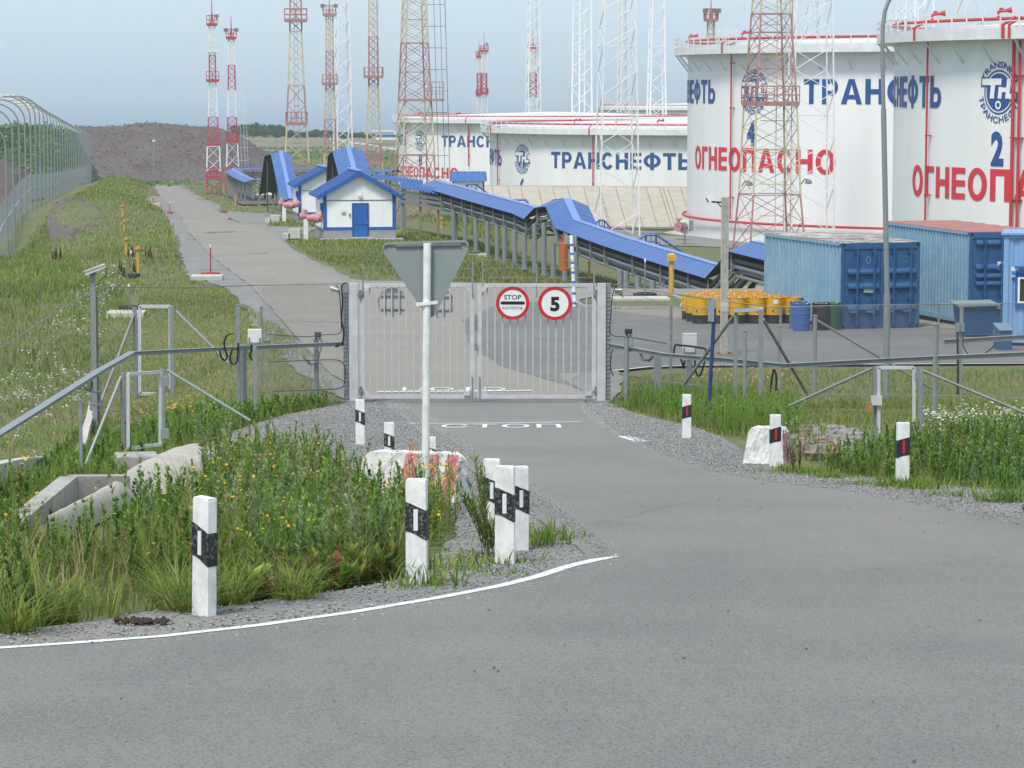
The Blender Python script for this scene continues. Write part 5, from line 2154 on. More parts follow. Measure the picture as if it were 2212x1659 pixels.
def make_guide_post(label, strip, slope, tag_grp, dirty):
    e = thing('guide_post', label, 'guide post', (0, 0, 0), tag_grp)
    w, t, h = .13, .062, .66
    # tapered body with a little chipped, rounded top
    r = random.Random(5)
    mb = MB()
    lev = [(-.15, 1.0), (0, 1.0), (.1, 1.0), (h * .5, .985), (h - .012, .97), (h, .93)]
    vs, fs = [], []
    for z, k in lev:
        for sx, sy in ((-1, -1), (-.92, -1.06), (.92, -1.06), (1, -1), (1, 1), (-1, 1)):
            vs.append((sx * w / 2 * k + r.uniform(-.0012, .0012), sy * t / 2 * k + r.uniform(-.0012, .0012), z + (r.uniform(-.006, .004) if z > h * .9 else 0)))
    m = 6
    for i in range(len(lev) - 1):
        for k in range(m):
            fs.append((i * m + k, i * m + (k + 1) % m, (i + 1) * m + (k + 1) % m, (i + 1) * m + k))
    fs.append(tuple(range((len(lev) - 1) * m, len(lev) * m)))
    mb.add(vs, fs).build('post_body', m_white, e)
    zc0, zc1 = h * .50, h * .78
    mb = MB()
    n = 5
    xs = np.linspace(-w / 2 - .002, w / 2 + .002, n)
    top, bot = [], []
    for x in xs:
        f = -x / w * slope
        top.append(zc1 - .02 + f + r.uniform(-.004, .004))
        bot.append(zc0 - .02 + f + r.uniform(-.006, .006))
    yy = t / 2 + .0045
    vs = [(x, -yy, z) for x, z in zip(xs, bot)] + [(x, -yy, z) for x, z in zip(xs, top)] + [(x, yy, z) for x, z in zip(xs, bot)] + [(x, yy, z) for x, z in zip(xs, top)]
    fs = []
    for i in range(n - 1):
        fs += [(i, i + 1, n + i + 1, n + i), (2 * n + i + 1, 2 * n + i, 3 * n + i, 3 * n + i + 1), (n + i, n + i + 1, 3 * n + i + 1, 3 * n + i), (i + 1, i, 2 * n + i, 2 * n + i + 1)]
    fs += [(2 * n, 0, n, 3 * n), (n - 1, 3 * n - 1, 4 * n - 1, 2 * n - 1)]
    bd = mb.add(vs, fs).build('black_band', M('chipped_black_paint', (.017, .017, .019), .55, fine=(.5, .5, .48), fscale=45, famt=.30) if strip != 'red' else m_black, e)
    mb = MB()
    sx = .0
    zz0, zz1 = zc0 + .01, zc1 - .04
    mb.box((sx, -yy - .002, (zz0 + zz1) / 2), (.027, .004, zz1 - zz0))
    mb.build('reflector', m_fx if strip != 'red' else m_signred, bd)
    return e


gpL = 'black banded white guide posts with pale reflectors'
gpR = 'black banded white guide posts with red reflectors'
protoL = make_guide_post('', 'white', .055, gpL, True)
protoR = make_guide_post('', 'red', -.035, gpR, True)


def put_post(proto, used, px, py0, py1, rz, label, lean=(0, 0)):
    g = G(px, py1)
    hh = (W(px, py0, g.y).z - g.z)
    if not used[0]:
        o = proto
        o.location = g
        used[0] = True
        o['label'] = label
    else:
        o = dup(proto, g, rz, label)
    o.rotation_euler = (lean[0], lean[1], rz)
    s_ = hh / .66
    o.scale = (s_ ** .5, s_ ** .5, s_)
    return o


uL, uR = [False], [False]
put_post(protoL, uL, 441, 1074, 1326, R_(-42), 'nearest banded guide post, leaning in the weeds at left', (0, R_(1.5)))
put_post(protoL, uL, 901, 1035, 1260, R_(-9), 'banded guide post directly in front of the triangle sign pole')
put_post(protoL, uL, 1091, 1007, 1214, R_(-6), 'banded guide post at the gravel tip, front one of a close pair')
put_post(protoL, uL, 1122, 1008, 1186, R_(22), 'banded guide post half hidden behind another at the gravel tip')
put_post(protoL, uL, 1063, 992, 1165, R_(-4), 'banded guide post behind the feathery shrub at the gravel tip')
put_post(protoL, uL, 778.5, 863, 959, R_(-3), 'banded guide post farthest back, nearest to the gate on the left side')
put_post(protoL, uL, 841, 913, 1014, R_(2), 'banded guide post behind the left end of the striped block', (0, R_(0)))
put_post(protoL, uL, 931, 944, 1035, R_(4), 'banded guide post showing its top behind the triangle sign pole')
put_post(protoR, uR, 1483, 852, 946, R_(6), 'red and black banded guide post nearest the gate on the right')
put_post(protoR, uR, 1674, 896, 1006, R_(8), 'red and black banded guide post before the white concrete block')
put_post(protoR, uR, 1949, 913, 1048, R_(8), 'red and black banded guide post in front of the wicket frame')

# ================================================================ CONCRETE BLOCKS


def road_block(label, cA, cB, ph, topw, botw, stripes, endstripes, loop):
    """cA, cB: ground ends of the front foot, left and right"""
    a, b = Vector(cA), Vector(cB)
    d = (b - a)
    L = d.length
    d = d / L
    n = Vector((-d.y, d.x, 0)).normalized()
    e = thing('road_block', label, 'concrete block', a)
    P = lambda x, y, z: a + d * x + n * y + Vector((0, 0, z))
    off = (botw - topw) / 2
    r = random.Random(9)
    nx, nz = 14, 6
    mb = MB()
    grid = {}
    vs, fs = [], []

    def prof(z):
        return off * (z / ph) ** .8

    def jit():
        return r.uniform(-.006, .006)
    idx = {}
    for face in (0, 1):
        for i in range(nx + 1):
            for k in range(nz + 1):
                x = L * i / nx
                z = ph * k / nz
                rd = 0
                if k == nz and i in (0, nx):
                    rd = -.04
                ins = .05 * (z / ph)
                x = ins + (L - 2 * ins) * i / nx
                y = prof(z) if face == 0 else botw - prof(z)
                idx[(face, i, k)] = len(vs)
                vs.append(P(x + jit(), y + jit(), z + rd + jit()))
    for i in range(nx):
        for k in range(nz):
            fs.append((idx[0, i, k], idx[0, i + 1, k], idx[0, i + 1, k + 1], idx[0, i, k + 1]))
            fs.append((idx[1, i + 1, k], idx[1, i, k], idx[1, i, k + 1], idx[1, i + 1, k + 1]))
        fs.append((idx[0, i, nz], idx[0, i + 1, nz], idx[1, i + 1, nz], idx[1, i, nz]))
    for i in (0, nx):
        for k in range(nz):
            fs.append((idx[0, i, k], idx[0, i, k + 1], idx[1, i, k + 1], idx[1, i, k]))
    mb.add(vs, fs).build('block_body', M('whitewashed_concrete', (.66, .66, .64), .85, col2=(.34, .33, .31), scale=7, lo=.48, hi=.72, bump=.3, bscale=22, fine=(.28, .27, .25), fscale=18, famt=.5), e)
    for x0, x1, sk in stripes:
        vs = []
        for k in range(nz + 1):
            z = ph * (.02 + .96 * k / nz)
            for x in (x0, x1):
                vs.append(P(x * L + sk * z, prof(z) - .009, z))
        m = nz + 1
        MB().add(vs, [(2 * i, 2 * i + 1, 2 * i + 3, 2 * i + 2) for i in range(m - 1)]).build('red_stripe', M('worn_red_stripe', (.52, .15, .17), .8, col2=(.58, .36, .35), scale=9, lo=.45, hi=.75, bump=.5, bscale=20), e)
    for y0, y1 in endstripes:
        MB().add([P(L + .012, y0, 0.02), P(L + .012, y1, .02), P(L - .03, y1, ph * .95), P(L - .03, y0, ph * .95)], [(0, 1, 2, 3)]).build('red_stripe', MATS.get('worn_red_stripe') or m_fred, e)
    if loop:
        mb = MB()
        c = P(L * .49, botw / 2, ph)
        pts = [c + d * (.035 * math.cos(t)) + Vector((0, 0, .0 + .075 * math.sin(t))) for t in np.linspace(-.2, math.pi + .2, 11)]
        mb.path(pts, .007, 6)
        mb.build('lifting_loop', m_rust, e)
    return e


gA, gB = G(768, 1078), G(985, 1086)
road_block('worn concrete block with slanting pink stripes among the weeds', gA, gB, .435, .16, .30, [(.425, .55, .12), (.64, .755, .12), (.835, .95, .12)], [], True)
gA, gB = G(1604, 1001), G(1692, 1003)
road_block('small whitewashed concrete block with red striped end on the right verge', gA, gB, .42, .20, .34, [], [(.05, .085), (.13, .165), (.21, .245)], False)
# ================================================================ FENCES AND POSTS NEAR THE GATE


def vpost(px, py0, py1, wpx, mat, e, name='post', Y=None, n=4, cap=False):
    g = G(px, py1) if Y is None else Vector((W(px, py1, Y).x, Y, W(px, py1, Y).z))
    zt = W(px, py0, g.y).z
    w = wpx * g.y / F_
    mb = MB()
    if n == 4:
        mb.box((g.x, g.y, (g.z - .2 + zt) / 2), (w, w, zt - g.z + .2))
    else:
        mb.path([(g.x, g.y, g.z - .2), (g.x, g.y, zt)], w / 2, n)
    if cap:
        mb.box((g.x, g.y, zt + .008), (w * 1.2, w * 1.2, .02))
    mb.build(name, mat, e, smooth=False)
    return Vector((g.x, g.y, zt)), g, w


def tray(label, pts, hpx):
    """galvanised cable duct through places of the reading grid with their distance"""
    P_ = [W(px, py, Y) for px, py, Y in pts]
    e = thing('cable_duct', label, 'cable duct', P_[0])
    for a, b in zip(P_, P_[1:]):
        w = hpx * ((a.y + b.y) / 2) / F_
        mb = MB()
        mb.bar(a, b, .1, w)
        o = mb.build('duct_run', m_galv, e)
        MB().bar(a + Vector((0, -.02, w / 2 + .006)), b + Vector((0, -.02, w / 2 + .006)), .15, .008).build('duct_lid', m_galv, o)
    return e, P_


tray('galvanised cable duct stepping down the slope left of the gate', [(-30, 957, 40), (100, 876, 44), (212, 805, 49), (285, 764, 54), (520, 752, 59), (742, 743, Yg + .1)], 7.5)
tray('galvanised cable duct running from the gate to the low point on the right', [(1318, 747, Yg), (1438, 768, Yg - 1), (1560, 778, Yg - 2), (1688, 790, Yg - 2.5)], 9)
tray('galvanised cable duct rising from the low point to the right edge', [(1688, 791, Yg - 2.5), (1950, 777, Yg - 3), (2240, 764, Yg - 3)], 9)
tray('short upper piece of galvanised cable duct by the right edge', [(2039, 739, Yg + 3), (2240, 727, Yg + 3)], 10)


def fence_posts(label, name, lst, cat='fence post'):
    for lb, px, a, b, w, mt, n in lst:
        g = G(px, b)
        e = thing(name, lb, cat, g)
        vpost(px, a, b, w, mt, e, n=n, cap=True)


fence_posts('', 'fence_post', [
    ('square steel post with black cable loops left of the gate', 516, 659, 878, 8, m_galv, 4),
    ('thick square steel stub post right beside the cable loop post', 527, 746, 877, 12, m_galv, 4),
    ('dark thin fence post at the left end of the wire mesh', 566, 664, 843, 6, m_galvd, 4),
    ('slim square post below the white cabinet left of the gate', 552, 742, 905, 8, m_galv, 4),
    ('lone square steel post by the culvert wing wall', 176, 866, 1029, 7, m_galv, 4),
    ('broad square steel post under the duct right of the gate', 1420, 765, 855, 16, m_galv, 4),
    ('dark thin post left of the white cabinet on the right', 1449, 661, 832, 6, m_galvd, 4),
    ('slim round post with a white cap before the right wicket', 1608, 715, 893, 8, m_galv, 8),
    ('slim post at the low joint of the ducts', 1683, 705, 850, 8, m_galv, 4),
    ('thin dark post rising above the duct joint', 1685, 664, 800, 5, m_galvd, 4),
    ('round post carrying the long brace left of the lamp post', 1759, 682, 846, 9, m_galv, 8),
    ('slanting round post between lamp post and bin', 2018, 701, 902, 9, m_galv, 8),
    ('thin brownish post behind the slanting round one', 2026, 658, 800, 4, m_galvd, 4),
    ('tall thin post with a grey junction box on the right', 2074, 666, 857, 7, m_galv, 4)])

# infrared sensor posts
for lb, px, a, b, s in (('steel pipe post with a black sensor head left of the gate', 684, 735, 868, 1), ('steel pipe post with a black sensor head right of the gate', 1353, 728, 870, 1)):
    g = G(px, b)
    e = thing('sensor_post', lb, 'sensor post', g)
    t, _, w = vpost(px, a, b, 10.5, m_galv, e, n=10)
    MB().path([t, t + Vector((0, 0, .03))], w * .62, 10).build('cap', m_galvd, e)
    mb = MB()
    mb.box(t + Vector((.04, -.02, .13)), (.13, .14, .11), .3)
    mb.box(t + Vector((.0, 0, .06)), (.05, .05, .1))
    mb.build('sensor_head', M('dark_sensor', (.03, .045, .045), .4), e)
    MB().path([t + Vector((.06, -.02, .08)), t + Vector((.13, -.02, -.02)), t + Vector((.1, -.02, -.25))], .02, 5).build('connector', m_galv, e)
    mb = MB()
    mb.path([t + Vector((.08, -.1, -.25)), t + Vector((.02, -.1, -.5)), t + Vector((-.12, -.1, -.54)), t + Vector((-.3, -.1, -.35))] if px < 1000 else
            [t + Vector((.3, -.1, -.35)), t + Vector((.36, -.1, -.5)), t + Vector((.5, -.1, -.52)), t + Vector((.62, -.1, -.38))], .03, 6)
    mb.build('cable', m_galvd, e)

# CCTV mast on the left
g = G(206, 930)
e = thing('camera_mast', 'slim steel mast with a white security camera left of the gate', 'security camera', g)
t, _, w = vpost(206, 584, 930, 11, m_galv, e, 'mast')
vpost(213, 640, 925, 4.5, m_galv, e, 'rear_angle', Y=g.y + .12)
cz = t + Vector((0, 0, .0))
mb = MB()
a, b = W(184, 590, g.y - .15), W(226, 574, g.y - .15)
mb.bar(a, b, .13, .12)
hb = mb.build('camera_body', m_fx, e)
MB().bar(a.lerp(b, .0) + Vector((-.02, -.02, .05)), a.lerp(b, 1.0) + Vector((.02, -.02, .05 + .0)), .17, .02).build('sunshield', m_fx, hb)
MB().bar(a + Vector((-.004, 0, -.005)), a.lerp(b, .04), .1, .09).build('lens_window', m_glass, hb)
mb = MB()
mb.box((t.x + .05, t.y - .05, t.z - .06), (.09, .14, .14))
mb.build('bracket', m_galvd, e)
MB().path([b + Vector((0, 0, -.03)), b + Vector((.06, 0, -.12)), b + Vector((.04, 0, -.25)), b + Vector((-.08, 0, -.36)), Vector((t.x + .05, t.y - .05, t.z - .42))], .012, 5).build('cable', m_cable, e)
mb = MB()
c = W(206, 862, g.y + .1)
mb.box(c, (.30, .1, .62))
mb.build('junction_box', m_galv, e)
mb = MB()
for py in (845, 874):
    c = W(206, py, g.y - .07)
    mb.box(c, (.34, .02, .04))
mb.build('clamp', m_galvd, e)
MB().path([W(197, 820, g.y - .1), W(198, 835, g.y - .1), W(194, 843, g.y - .1), W(186, 841, g.y - .1), W(180, 832, g.y - .1)], .02, 6).build('cable', m_cable, e)

# concrete camera mast on the right
g = G(1564, 766)
e = thing('camera_mast', 'square concrete mast with a security camera on an arm before the yellow drums', 'security camera', g)
w = 15 * g.y / F_
zt = W(1564, 426, g.y).z
MB().box((g.x, g.y, (g.z + zt) / 2), (w, w, zt - g.z)).build('mast', m_conc, e)
MB().box((g.x - w * .52, g.y - w * .3, (g.z + zt) / 2), (.03, .05, zt - g.z - .1)).build('cable_duct', m_concl, e)
MB().box((g.x, g.y, W(1564, 660, g.y).z), (w * 1.12, w * 1.12, .34)).build('collar', m_concl, e)
mb = MB()
mb.lathe((g.x, g.y, g.z), [(.48, -.1), (.48, .03), (.2, .04)], 14)
mb.build('base_ring', M('rusty_dirt_ring', (.20, .12, .07), .9), e)
mb = MB()
a, b = W(1529, 432, g.y - .1), W(1542, 425, g.y - .1)
mb.bar(a, b, .17, .15)
hb = mb.build('camera_body', m_fx, e)
MB().bar(a - (b - a) * .18, a + (b - a) * .03, .14, .13).build('lens_window', m_glass, hb)
mb = MB()
mb.bar(W(1537, 436, g.y - .08), W(1558, 437, g.y - .08), .045)
mb.bar(W(1549, 437, g.y - .08), W(1558, 447, g.y - .08), .03)
mb.build('arm', m_signblack, e)

# white cabinets and junction boxes
for lb, px0, px1, py0, py1, Y in (('white ribbed junction cabinet left of the gate', 536, 565, 711, 741, 58.0), ('white ribbed junction cabinet behind the wire right of the gate', 1474, 1505, 720, 762, Yg + .3)):
    a, b = W(px0, py1, Y), W(px1, py0, Y)
    e = thing('junction_cabinet', lb, 'junction box', ((a.x + b.x) / 2, Y, a.z))
    mb = MB()
    mb.box(((a.x + b.x) / 2, Y, (a.z + b.z) / 2), (b.x - a.x, .14, b.z - a.z))
    mb.build('cabinet', m_fx, e)
    mb = MB()
    for i in range(6):
        x = a.x + (b.x - a.x) * (i + .5) / 6
        mb.box((x, Y - .075, (a.z + b.z) / 2), (.012, .012, b.z - a.z - .02))
    mb.build('rib', m_fx, e)
    mb = MB()
    mb.box(((a.x + b.x) / 2, Y - .08, a.z + .0), ((b.x - a.x) * .9, .05, .05))
    for s_ in (-1, 1):
        mb.box(((a.x + b.x) / 2 + s_ * (b.x - a.x) * .4, Y - .08, a.z + .07), (.03, .03, .1))
    mb.build('hasp', m_galvd, e)
    x = (a.x + b.x) / 2
    gg = hz(x, Y)
    if px0 > 1000:
        MB().box((x, Y + .03, (gg + a.z) / 2), (.13, .1, a.z - gg + .05)).build('stand', m_galv, e)
g = G(2074, 857)
e = thing('junction_box', 'pair of grey junction boxes on the tall thin post at right', 'junction box', W(2074, 706, g.y - .05))
mb = MB()
for px in (2068, 2079):
    mb.box(W(px, 707, g.y - .08), (.09, .08, .2))
mb.build('box_pair', m_galv, e)
mb = MB()
mb.path([W(2068, 717, g.y - .08), W(2069, 780, g.y - .08), W(2069, 852, g.y - .08)], .025, 6)
mb.path([W(2080, 717, g.y - .08), W(2080, 745, g.y - .08), W(2086, 758, g.y - .08), W(2092, 766, g.y - .08)], .012, 6)
mb.build('cable', m_cable, e)
MB().path([W(2124, 766, g.y - .1), W(2142, 752, g.y - .1), W(2153, 740, g.y - .1)], .018, 6).build('cable', m_cable, e)

# black cables
cabs = [('black cable looping down from the box on the cable loop post', [(504, 720), (495, 722), (487, 730), (484, 742), (487, 757), (491, 770), (486, 778), (479, 772), (474, 758)], 58),
        ('black cable looping under the duct beside the thick stub post', [(512, 752), (502, 755), (499, 765), (497, 776), (502, 786), (509, 785), (513, 775), (515, 740)], 57.6),
        ('black cable curving right of the cable loop post', [(534, 719), (541, 726), (543, 740), (543, 757), (540, 770), (546, 778)], 58),
        ('black cable hanging down the left gate post', [(750, 611), (741, 613), (738, 622), (740, 650), (738, 690), (742, 715), (741, 735), (735, 745), (724, 749)], Yg - .2),
        ('thin cable from the left fence post to the gate', [(577, 722), (620, 725), (665, 727), (700, 723), (733, 720), (737, 700), (734, 640), (731, 625), (725, 615)], Yg - .15),
        ('thin lower cable across the wire mesh left of the gate', [(577, 782), (650, 779), (710, 777), (736, 780), (745, 795), (744, 825), (735, 838), (690, 842), (590, 845)], Yg - .15),
        ('thin cable running down the right gate post', [(1345, 612), (1330, 620), (1323, 640), (1320, 680), (1320, 722), (1360, 728), (1400, 735), (1440, 742)], Yg - .1),
        ('thin cable dropping behind the duct right of the gate', [(1326, 752), (1321, 765), (1319, 795), (1325, 812)], Yg - .1),
        ('black cable hoop around the white cabinet on the right', [(1455, 775), (1458, 747), (1470, 746), (1518, 752), (1525, 760), (1521, 785), (1515, 805), (1509, 812), (1503, 803), (1501, 778)], Yg - .3),
        ('black cable pair under the white cabinet on the right', [(1470, 773), (1474, 785), (1477, 797), (1479, 778)], Yg - .3),
        ('black cables at the low joint of the right ducts', [(1664, 850), (1667, 820), (1672, 798), (1677, 815), (1676, 845)], Yg - 3)]
for lb, pts, Y in cabs:
    P_ = [W(px, py, Y) for px, py in pts]
    sm = []
    for i in range(len(P_) - 1):
        p0, p1, p2, p3 = P_[max(i - 1, 0)], P_[i], P_[i + 1], P_[min(i + 2, len(P_) - 1)]
        for k in range(5):
            t = k / 5
            sm.append(.5 * ((2 * p1) + (p2 - p0) * t + (2 * p0 - 5 * p1 + 4 * p2 - p3) * t * t + (3 * p1 - p0 - 3 * p2 + p3) * t ** 3))
    sm.append(P_[-1])
    o = MB().path(sm, .022 if 'thin' not in lb else .011, 6).build('cable', m_cable, None, smooth=True)
    tag(o, lb, 'cable')
# white lamp heads by the gate posts
for lb, px, py, Y, s in (('small white lamp on the mesh left of the gate', 723, 622, Yg - .1, 1), ('small white flat lamp right of the gate', 1335, 628, Yg + .2, -1)):
    c = W(px, py, Y)
    e = thing('gate_lamp', lb, 'lamp', c)
    mb = MB()
    mb.plate([c + Vector((-.09, -.1, .05)), c + Vector((.09, -.06, .02 - s * .03)), c + Vector((.11, .06, -.07 + s * .02)), c + Vector((-.07, .06, -.05))], .04)
    mb.build('lamp_head', m_fx, e)
    MB().path([c + Vector((.02, 0, -.03)), c + Vector((.08, .02, -.12)), c + Vector((.12, .05, -.15))], .01, 5).build('lamp_arm', m_galv, e)

# top wires and the wire mesh
o = MB().path([W(px, py, Y) for px, py, Y in ((-20, 766, 44), (120, 675, 48), (195, 631, 52), (205, 622, 54), (245, 620, 56), (400, 621, 59), (560, 616, 62), (700, 613, Yg), (735, 612, Yg))], .011, 5).build('fence_wire', m_galvd)
tag(o, 'sagging top wire running left from the gate over the camera mast', 'wire')
o = MB().path([W(px, py, Y) for px, py, Y in ((1318, 613, Yg), (1380, 622, Yg), (1450, 634, Yg), (1520, 644, Yg), (1600, 655, Yg - .5), (1685, 664, Yg - .5), (1800, 660, Yg - 1), (2026, 657, Yg), (2230, 655, Yg))], .011, 5).build('fence_wire', m_galvd)
tag(o, 'top wire running right from the gate before drums and containers', 'wire')
for lb, pts in (('taut lower wire just above the weeds left of the gate', ((205, 888, 46), (330, 887, 54), (460, 884, 57), (560, 880, 60), (745, 868, Yg))),
                ('taut lower wire across the grass right of the gate', ((1318, 805, Yg), (1420, 822, Yg), (1600, 845, Yg - 1), (1750, 852, Yg - 2), (2060, 855, Yg - 2), (2230, 853, Yg - 2)))):
    o = MB().path([W(*p) for p in pts], .009, 5).build('fence_wire', m_galvd)
    tag(o, lb, 'wire')


def wire_mesh(label, quads, pitch, rad, cat='wire fence'):
    """diamond mesh of thin wires between top and bottom lines"""
    e = None
    for (a, b, c, d) in quads:            # tl, tr, br, bl as (px,py,Y)
        TL, TR, BR, BL = W(*a), W(*b), W(*c), W(*d)
        if e is None:
            e = thing('mesh_fence', label, cat, BL)
        wd_, ht = (TR - TL).length, (TL - BL).length
        mb = MB()

        def q(u, v):
            return BL.lerp(BR, u).lerp(TL.lerp(TR, u), v)
        n = int((wd_ + ht) / pitch)
        for i in range(n):
            s0 = i * pitch
            for sgn in (0, 1):
                pts = []
                u0, v0 = (s0, 0.0) if s0 <= wd_ else (wd_, s0 - wd_)
                u1, v1 = (s0 - ht, ht) if s0 - ht >= 0 else (0.0, s0)
                if sgn:
                    u0, u1 = wd_ - u0, wd_ - u1
                p, r = q(u0 / wd_, v0 / ht), q(u1 / wd_, v1 / ht)
                mb.bar(p, r, rad, n=3)
        stuff(mb.build('wire_mesh', m_galvd, e))
        mb = MB()
        for v in (0, .33, .67, 1):
            mb.bar(q(0, v), q(1, v), rad * 1.6, n=3)
        mb.build('strand', m_galvd, e)


wire_mesh('fine diamond wire mesh fence left of the gate', [((566, 616, 62.2), (742, 613, Yg), (742, 866, Yg), (566, 845, 62.2))], .055, .0052)
wire_mesh('diamond wire mesh fence right of the gate and before the containers',
          [((1319, 612, Yg), (1449, 664, Yg), (1449, 850, Yg), (1319, 868, Yg)), ((1449, 661, Yg), (1685, 665, Yg - .4), (1685, 858, Yg - .4), (1449, 850, Yg)), ((1685, 665, Yg - .4), (2026, 658, Yg), (2026, 858, Yg), (1685, 858, Yg - .4)), ((2026, 658, Yg), (2230, 655, Yg), (2230, 856, Yg), (2026, 858, Yg))], .062, .0036)

# wicket frames


def wicket(label, pl, pr, frame, braces, wpx, dY=0, lock=None):
    """pl, pr: (px, top, foot); frame: (px0, py0, px1, py1); braces: ((px,py)->(px,py))"""
    g = G(pl[0], pl[2])
    e = thing('wicket_frame', label, 'wicket gate', g)
    Y = g.y
    tl, _, w = vpost(*pl, wpx, m_galv, e, 'frame_post')
    tr, g2, _ = vpost(*pr, wpx * 1.15, m_galv, e, 'frame_post')
    if frame:
        x0, y0, x1, y1 = frame
        mb = MB()
        q = [W(x0, y0, Y - .05), W(x1, y0 - (4 if dY else 0), Y - .05 + dY), W(x1, y1 - (9 if dY else 0), Y - .05 + dY), W(x0, y1, Y - .05)]
        w2 = wpx * .85 * Y / F_
        for i in range(4):
            mb.bar(q[i], q[(i + 1) % 4], w2)
        d = mb.build('wicket_door', m_gate, e)
        for f in (.12, .85):
            p = q[1].lerp(q[2], f)
            MB().box(p + Vector((.06, 0, 0)), (.1, .06, .12)).build('hinge', m_galv, d)
        if lock:
            c = W(*lock, Y - .1)
            mb = MB()
            mb.box(c, (.16, .04, .14))
            mb.build('lock_plate', m_gate, d)
            mb = MB()
            mb.box(c + Vector((-.1, -.03, -.12)), (.08, .04, .09))
            mb.path([c + Vector((-.1 + .03 * math.cos(t), -.03, -.07 + .05 * math.sin(t))) for t in np.linspace(0, math.pi, 7)], .008, 5)
            mb.build('padlock', m_rust, d)
    else:
        mb = MB()
        mb.bar(tl, tr, w, w)
        mb.build('top_bar', m_gate, e)
    for (a, b, dy, mt) in braces:
        p = W(a[0], a[1], Y)
        q = W(b[0], b[1], Y + dy)
        MB().path([p, q], wpx * .42 * Y / F_, 8).build('brace', mt, e)
    return e


wicket('upper wicket frame with two braces on the grass left of the gate', (294, 664, 856), (373, 663, 853), (302, 662, 368, 851), [((291, 676), (218, 868), -1.5, m_galvd), ((380, 672), (512, 802), -.6, m_galv)], 8)
wicket('lower wicket frame with two braces above the culvert wall', (267, 805, 990), (353, 797, 960), (277, 808, 346, 969), [((262, 812), (181, 1012), -.8, m_galv), ((360, 799), (541, 909), -.2, m_galv)], 8, dY=.5, lock=None)
wicket('wicket frame in front of the yellow drums with a long brace to each side', (1588, 671, 876), (1642, 668, 884), None, [((1585, 682), (1474, 835), 1.2, m_galvd), ((1649, 690), (1745, 853), 1.2, m_galvd)], 8.5)
wicket('white wicket frame with padlock and two braces on the right', (1890, 791, 946), (1986, 795, 966), (1898, 794, 1974, 949), [((1886, 795), (1705, 877), 1.0, m_galv), ((1990, 799), (2230, 899), -.5, m_galvd)], 8, lock=(1893, 865))
g = G(1760, 846)
o = MB().path([W(1765, 692, g.y), W(2062, 868, g.y + .5), W(2073, 852, g.y + .6)], .03, 8).build('fence_brace', m_galvd)
tag(o, 'long dark sloping brace crossing behind the lamp post', 'brace')

# blue pole with small plates
g = G(1530, 907)
e = thing('sign_pole', 'slanting dark blue pole with two grey plate backs', 'sign pole', g)
MB().path([g, W(1544, 655, g.y)], .036, 8).build('pole', m_bpole, e)
mb = MB()
mb.box(W(1538, 657, g.y - .04), (.17, .015, .16))
mb.box(W(1536, 675, g.y - .05), (.11, .015, .33))
mb.build('plate', m_signback, e)

# tall street lamp
g = G(1914, 861)
e = thing('street_lamp', 'tall grey street lamp post with curved top in front of the containers', 'street lamp', g)
zt = W(1907, 110, g.y).z
mb = MB()
xm = W(1906, 110, g.y).x
pts = [g - Vector((0, 0, .2)), Vector((g.x - .01, g.y, g.z + 2.4))]
mb.path(pts, .078, 12)
pts = [Vector((g.x - .01, g.y, g.z + 2.4)), Vector((W(1908, 480, g.y).x, g.y, W(1908, 480, g.y).z))]
mb.path([(pts[0].x, pts[0].y, pts[0].z), tuple(W(1908.5, 235, g.y))], .062, 12)
mb.path([tuple(W(px, py, g.y)) for px, py in ((1908.5, 236), (1906, 110), (1907, 60), (1911, 25), (1919, 3), (1935, -18), (1960, -32), (2010, -45))], .047, 10)
mb.build('lamp_post', m_galv, e, smooth=True)
mb = MB()
c = W(2035, -50, g.y)
mb.box(c, (.6, .25, .12))
mb.build('lamp_head', m_fx, e)

# striped marker pole with plate
Y = rack_Y(1236) - 45
Y = G(1241, 661).y
e = thing('marker_pole', 'white pole with blue rings and a grey plate behind the gate', 'marker pole', G(1241, 661))
a, b = G(1241, 662), W(1234, 508, Y)
MB().path([a, b], 4.0 * Y / F_, 10).build('pole', m_white, e)
for py in (530, 549, 568, 589, 610, 634, 655 - 400 * 0):
    f = (py - 661) / (508 - 661)
    p, q = a.lerp(b, f - .012), a.lerp(b, f + .022)
    MB().path([p, q], 4.3 * Y / F_, 10).build('blue_ring', m_pblue, e)
MB().box(W(1232, 518, Y + .06), (27 * Y / F_, .02, 19 * Y / F_)).build('plate', m_signback, e)

# marker posts, tyre stands
yl = 'yellow marker posts'
for lb, px, a, b, w, rusty in (('yellow marker post with a rusty cap, nearest one on the left meadow', 299, 540, 596, 8, 1), ('yellow marker post with rusty cap, second one up the left meadow', 273, 519, 548, 6.5, 1), ('yellow marker post with rusty cap, third one up the left meadow', 269, 480, 498, 5.5, 1),
                                ('yellow marker post with rusty cap, far up the left meadow', 266, 447, 468, 5, 1), ('thick yellow marker post with a square cap beside the rack end', 1450, 563, 641, 11, 2), ('yellow marker post among the rack supports', 1273, 554, 601, 6, 0),
                                ('small yellow marker post below the big ladder tower', 954, 474, 492, 5, 1), ('small far yellow marker post in front of the far low rack', 509, 423, 441, 4, 0)):
    g = G(px, b)
    e = thing('marker_post', lb, 'marker post', g, yl)
    t, _, ww = vpost(px, a, b, w, m_ypost, e, n=10)
    if rusty == 1:
        MB().lathe(t, [(ww * .55, -.01), (ww * .95, .0), (ww * .95, .06), (.01, .06 + ww)], 8).build('cap', m_rust, e)
    elif rusty == 2:
        mb = MB()
        mb.box(t + Vector((0, 0, .1)), (ww * 1.75, ww * 1.75, .22))
        mb.box(t + Vector((0, 0, .26)), (ww * 1.5, ww * 1.5, .08), taper=.5)
        mb.build('cap', m_ypost, e)


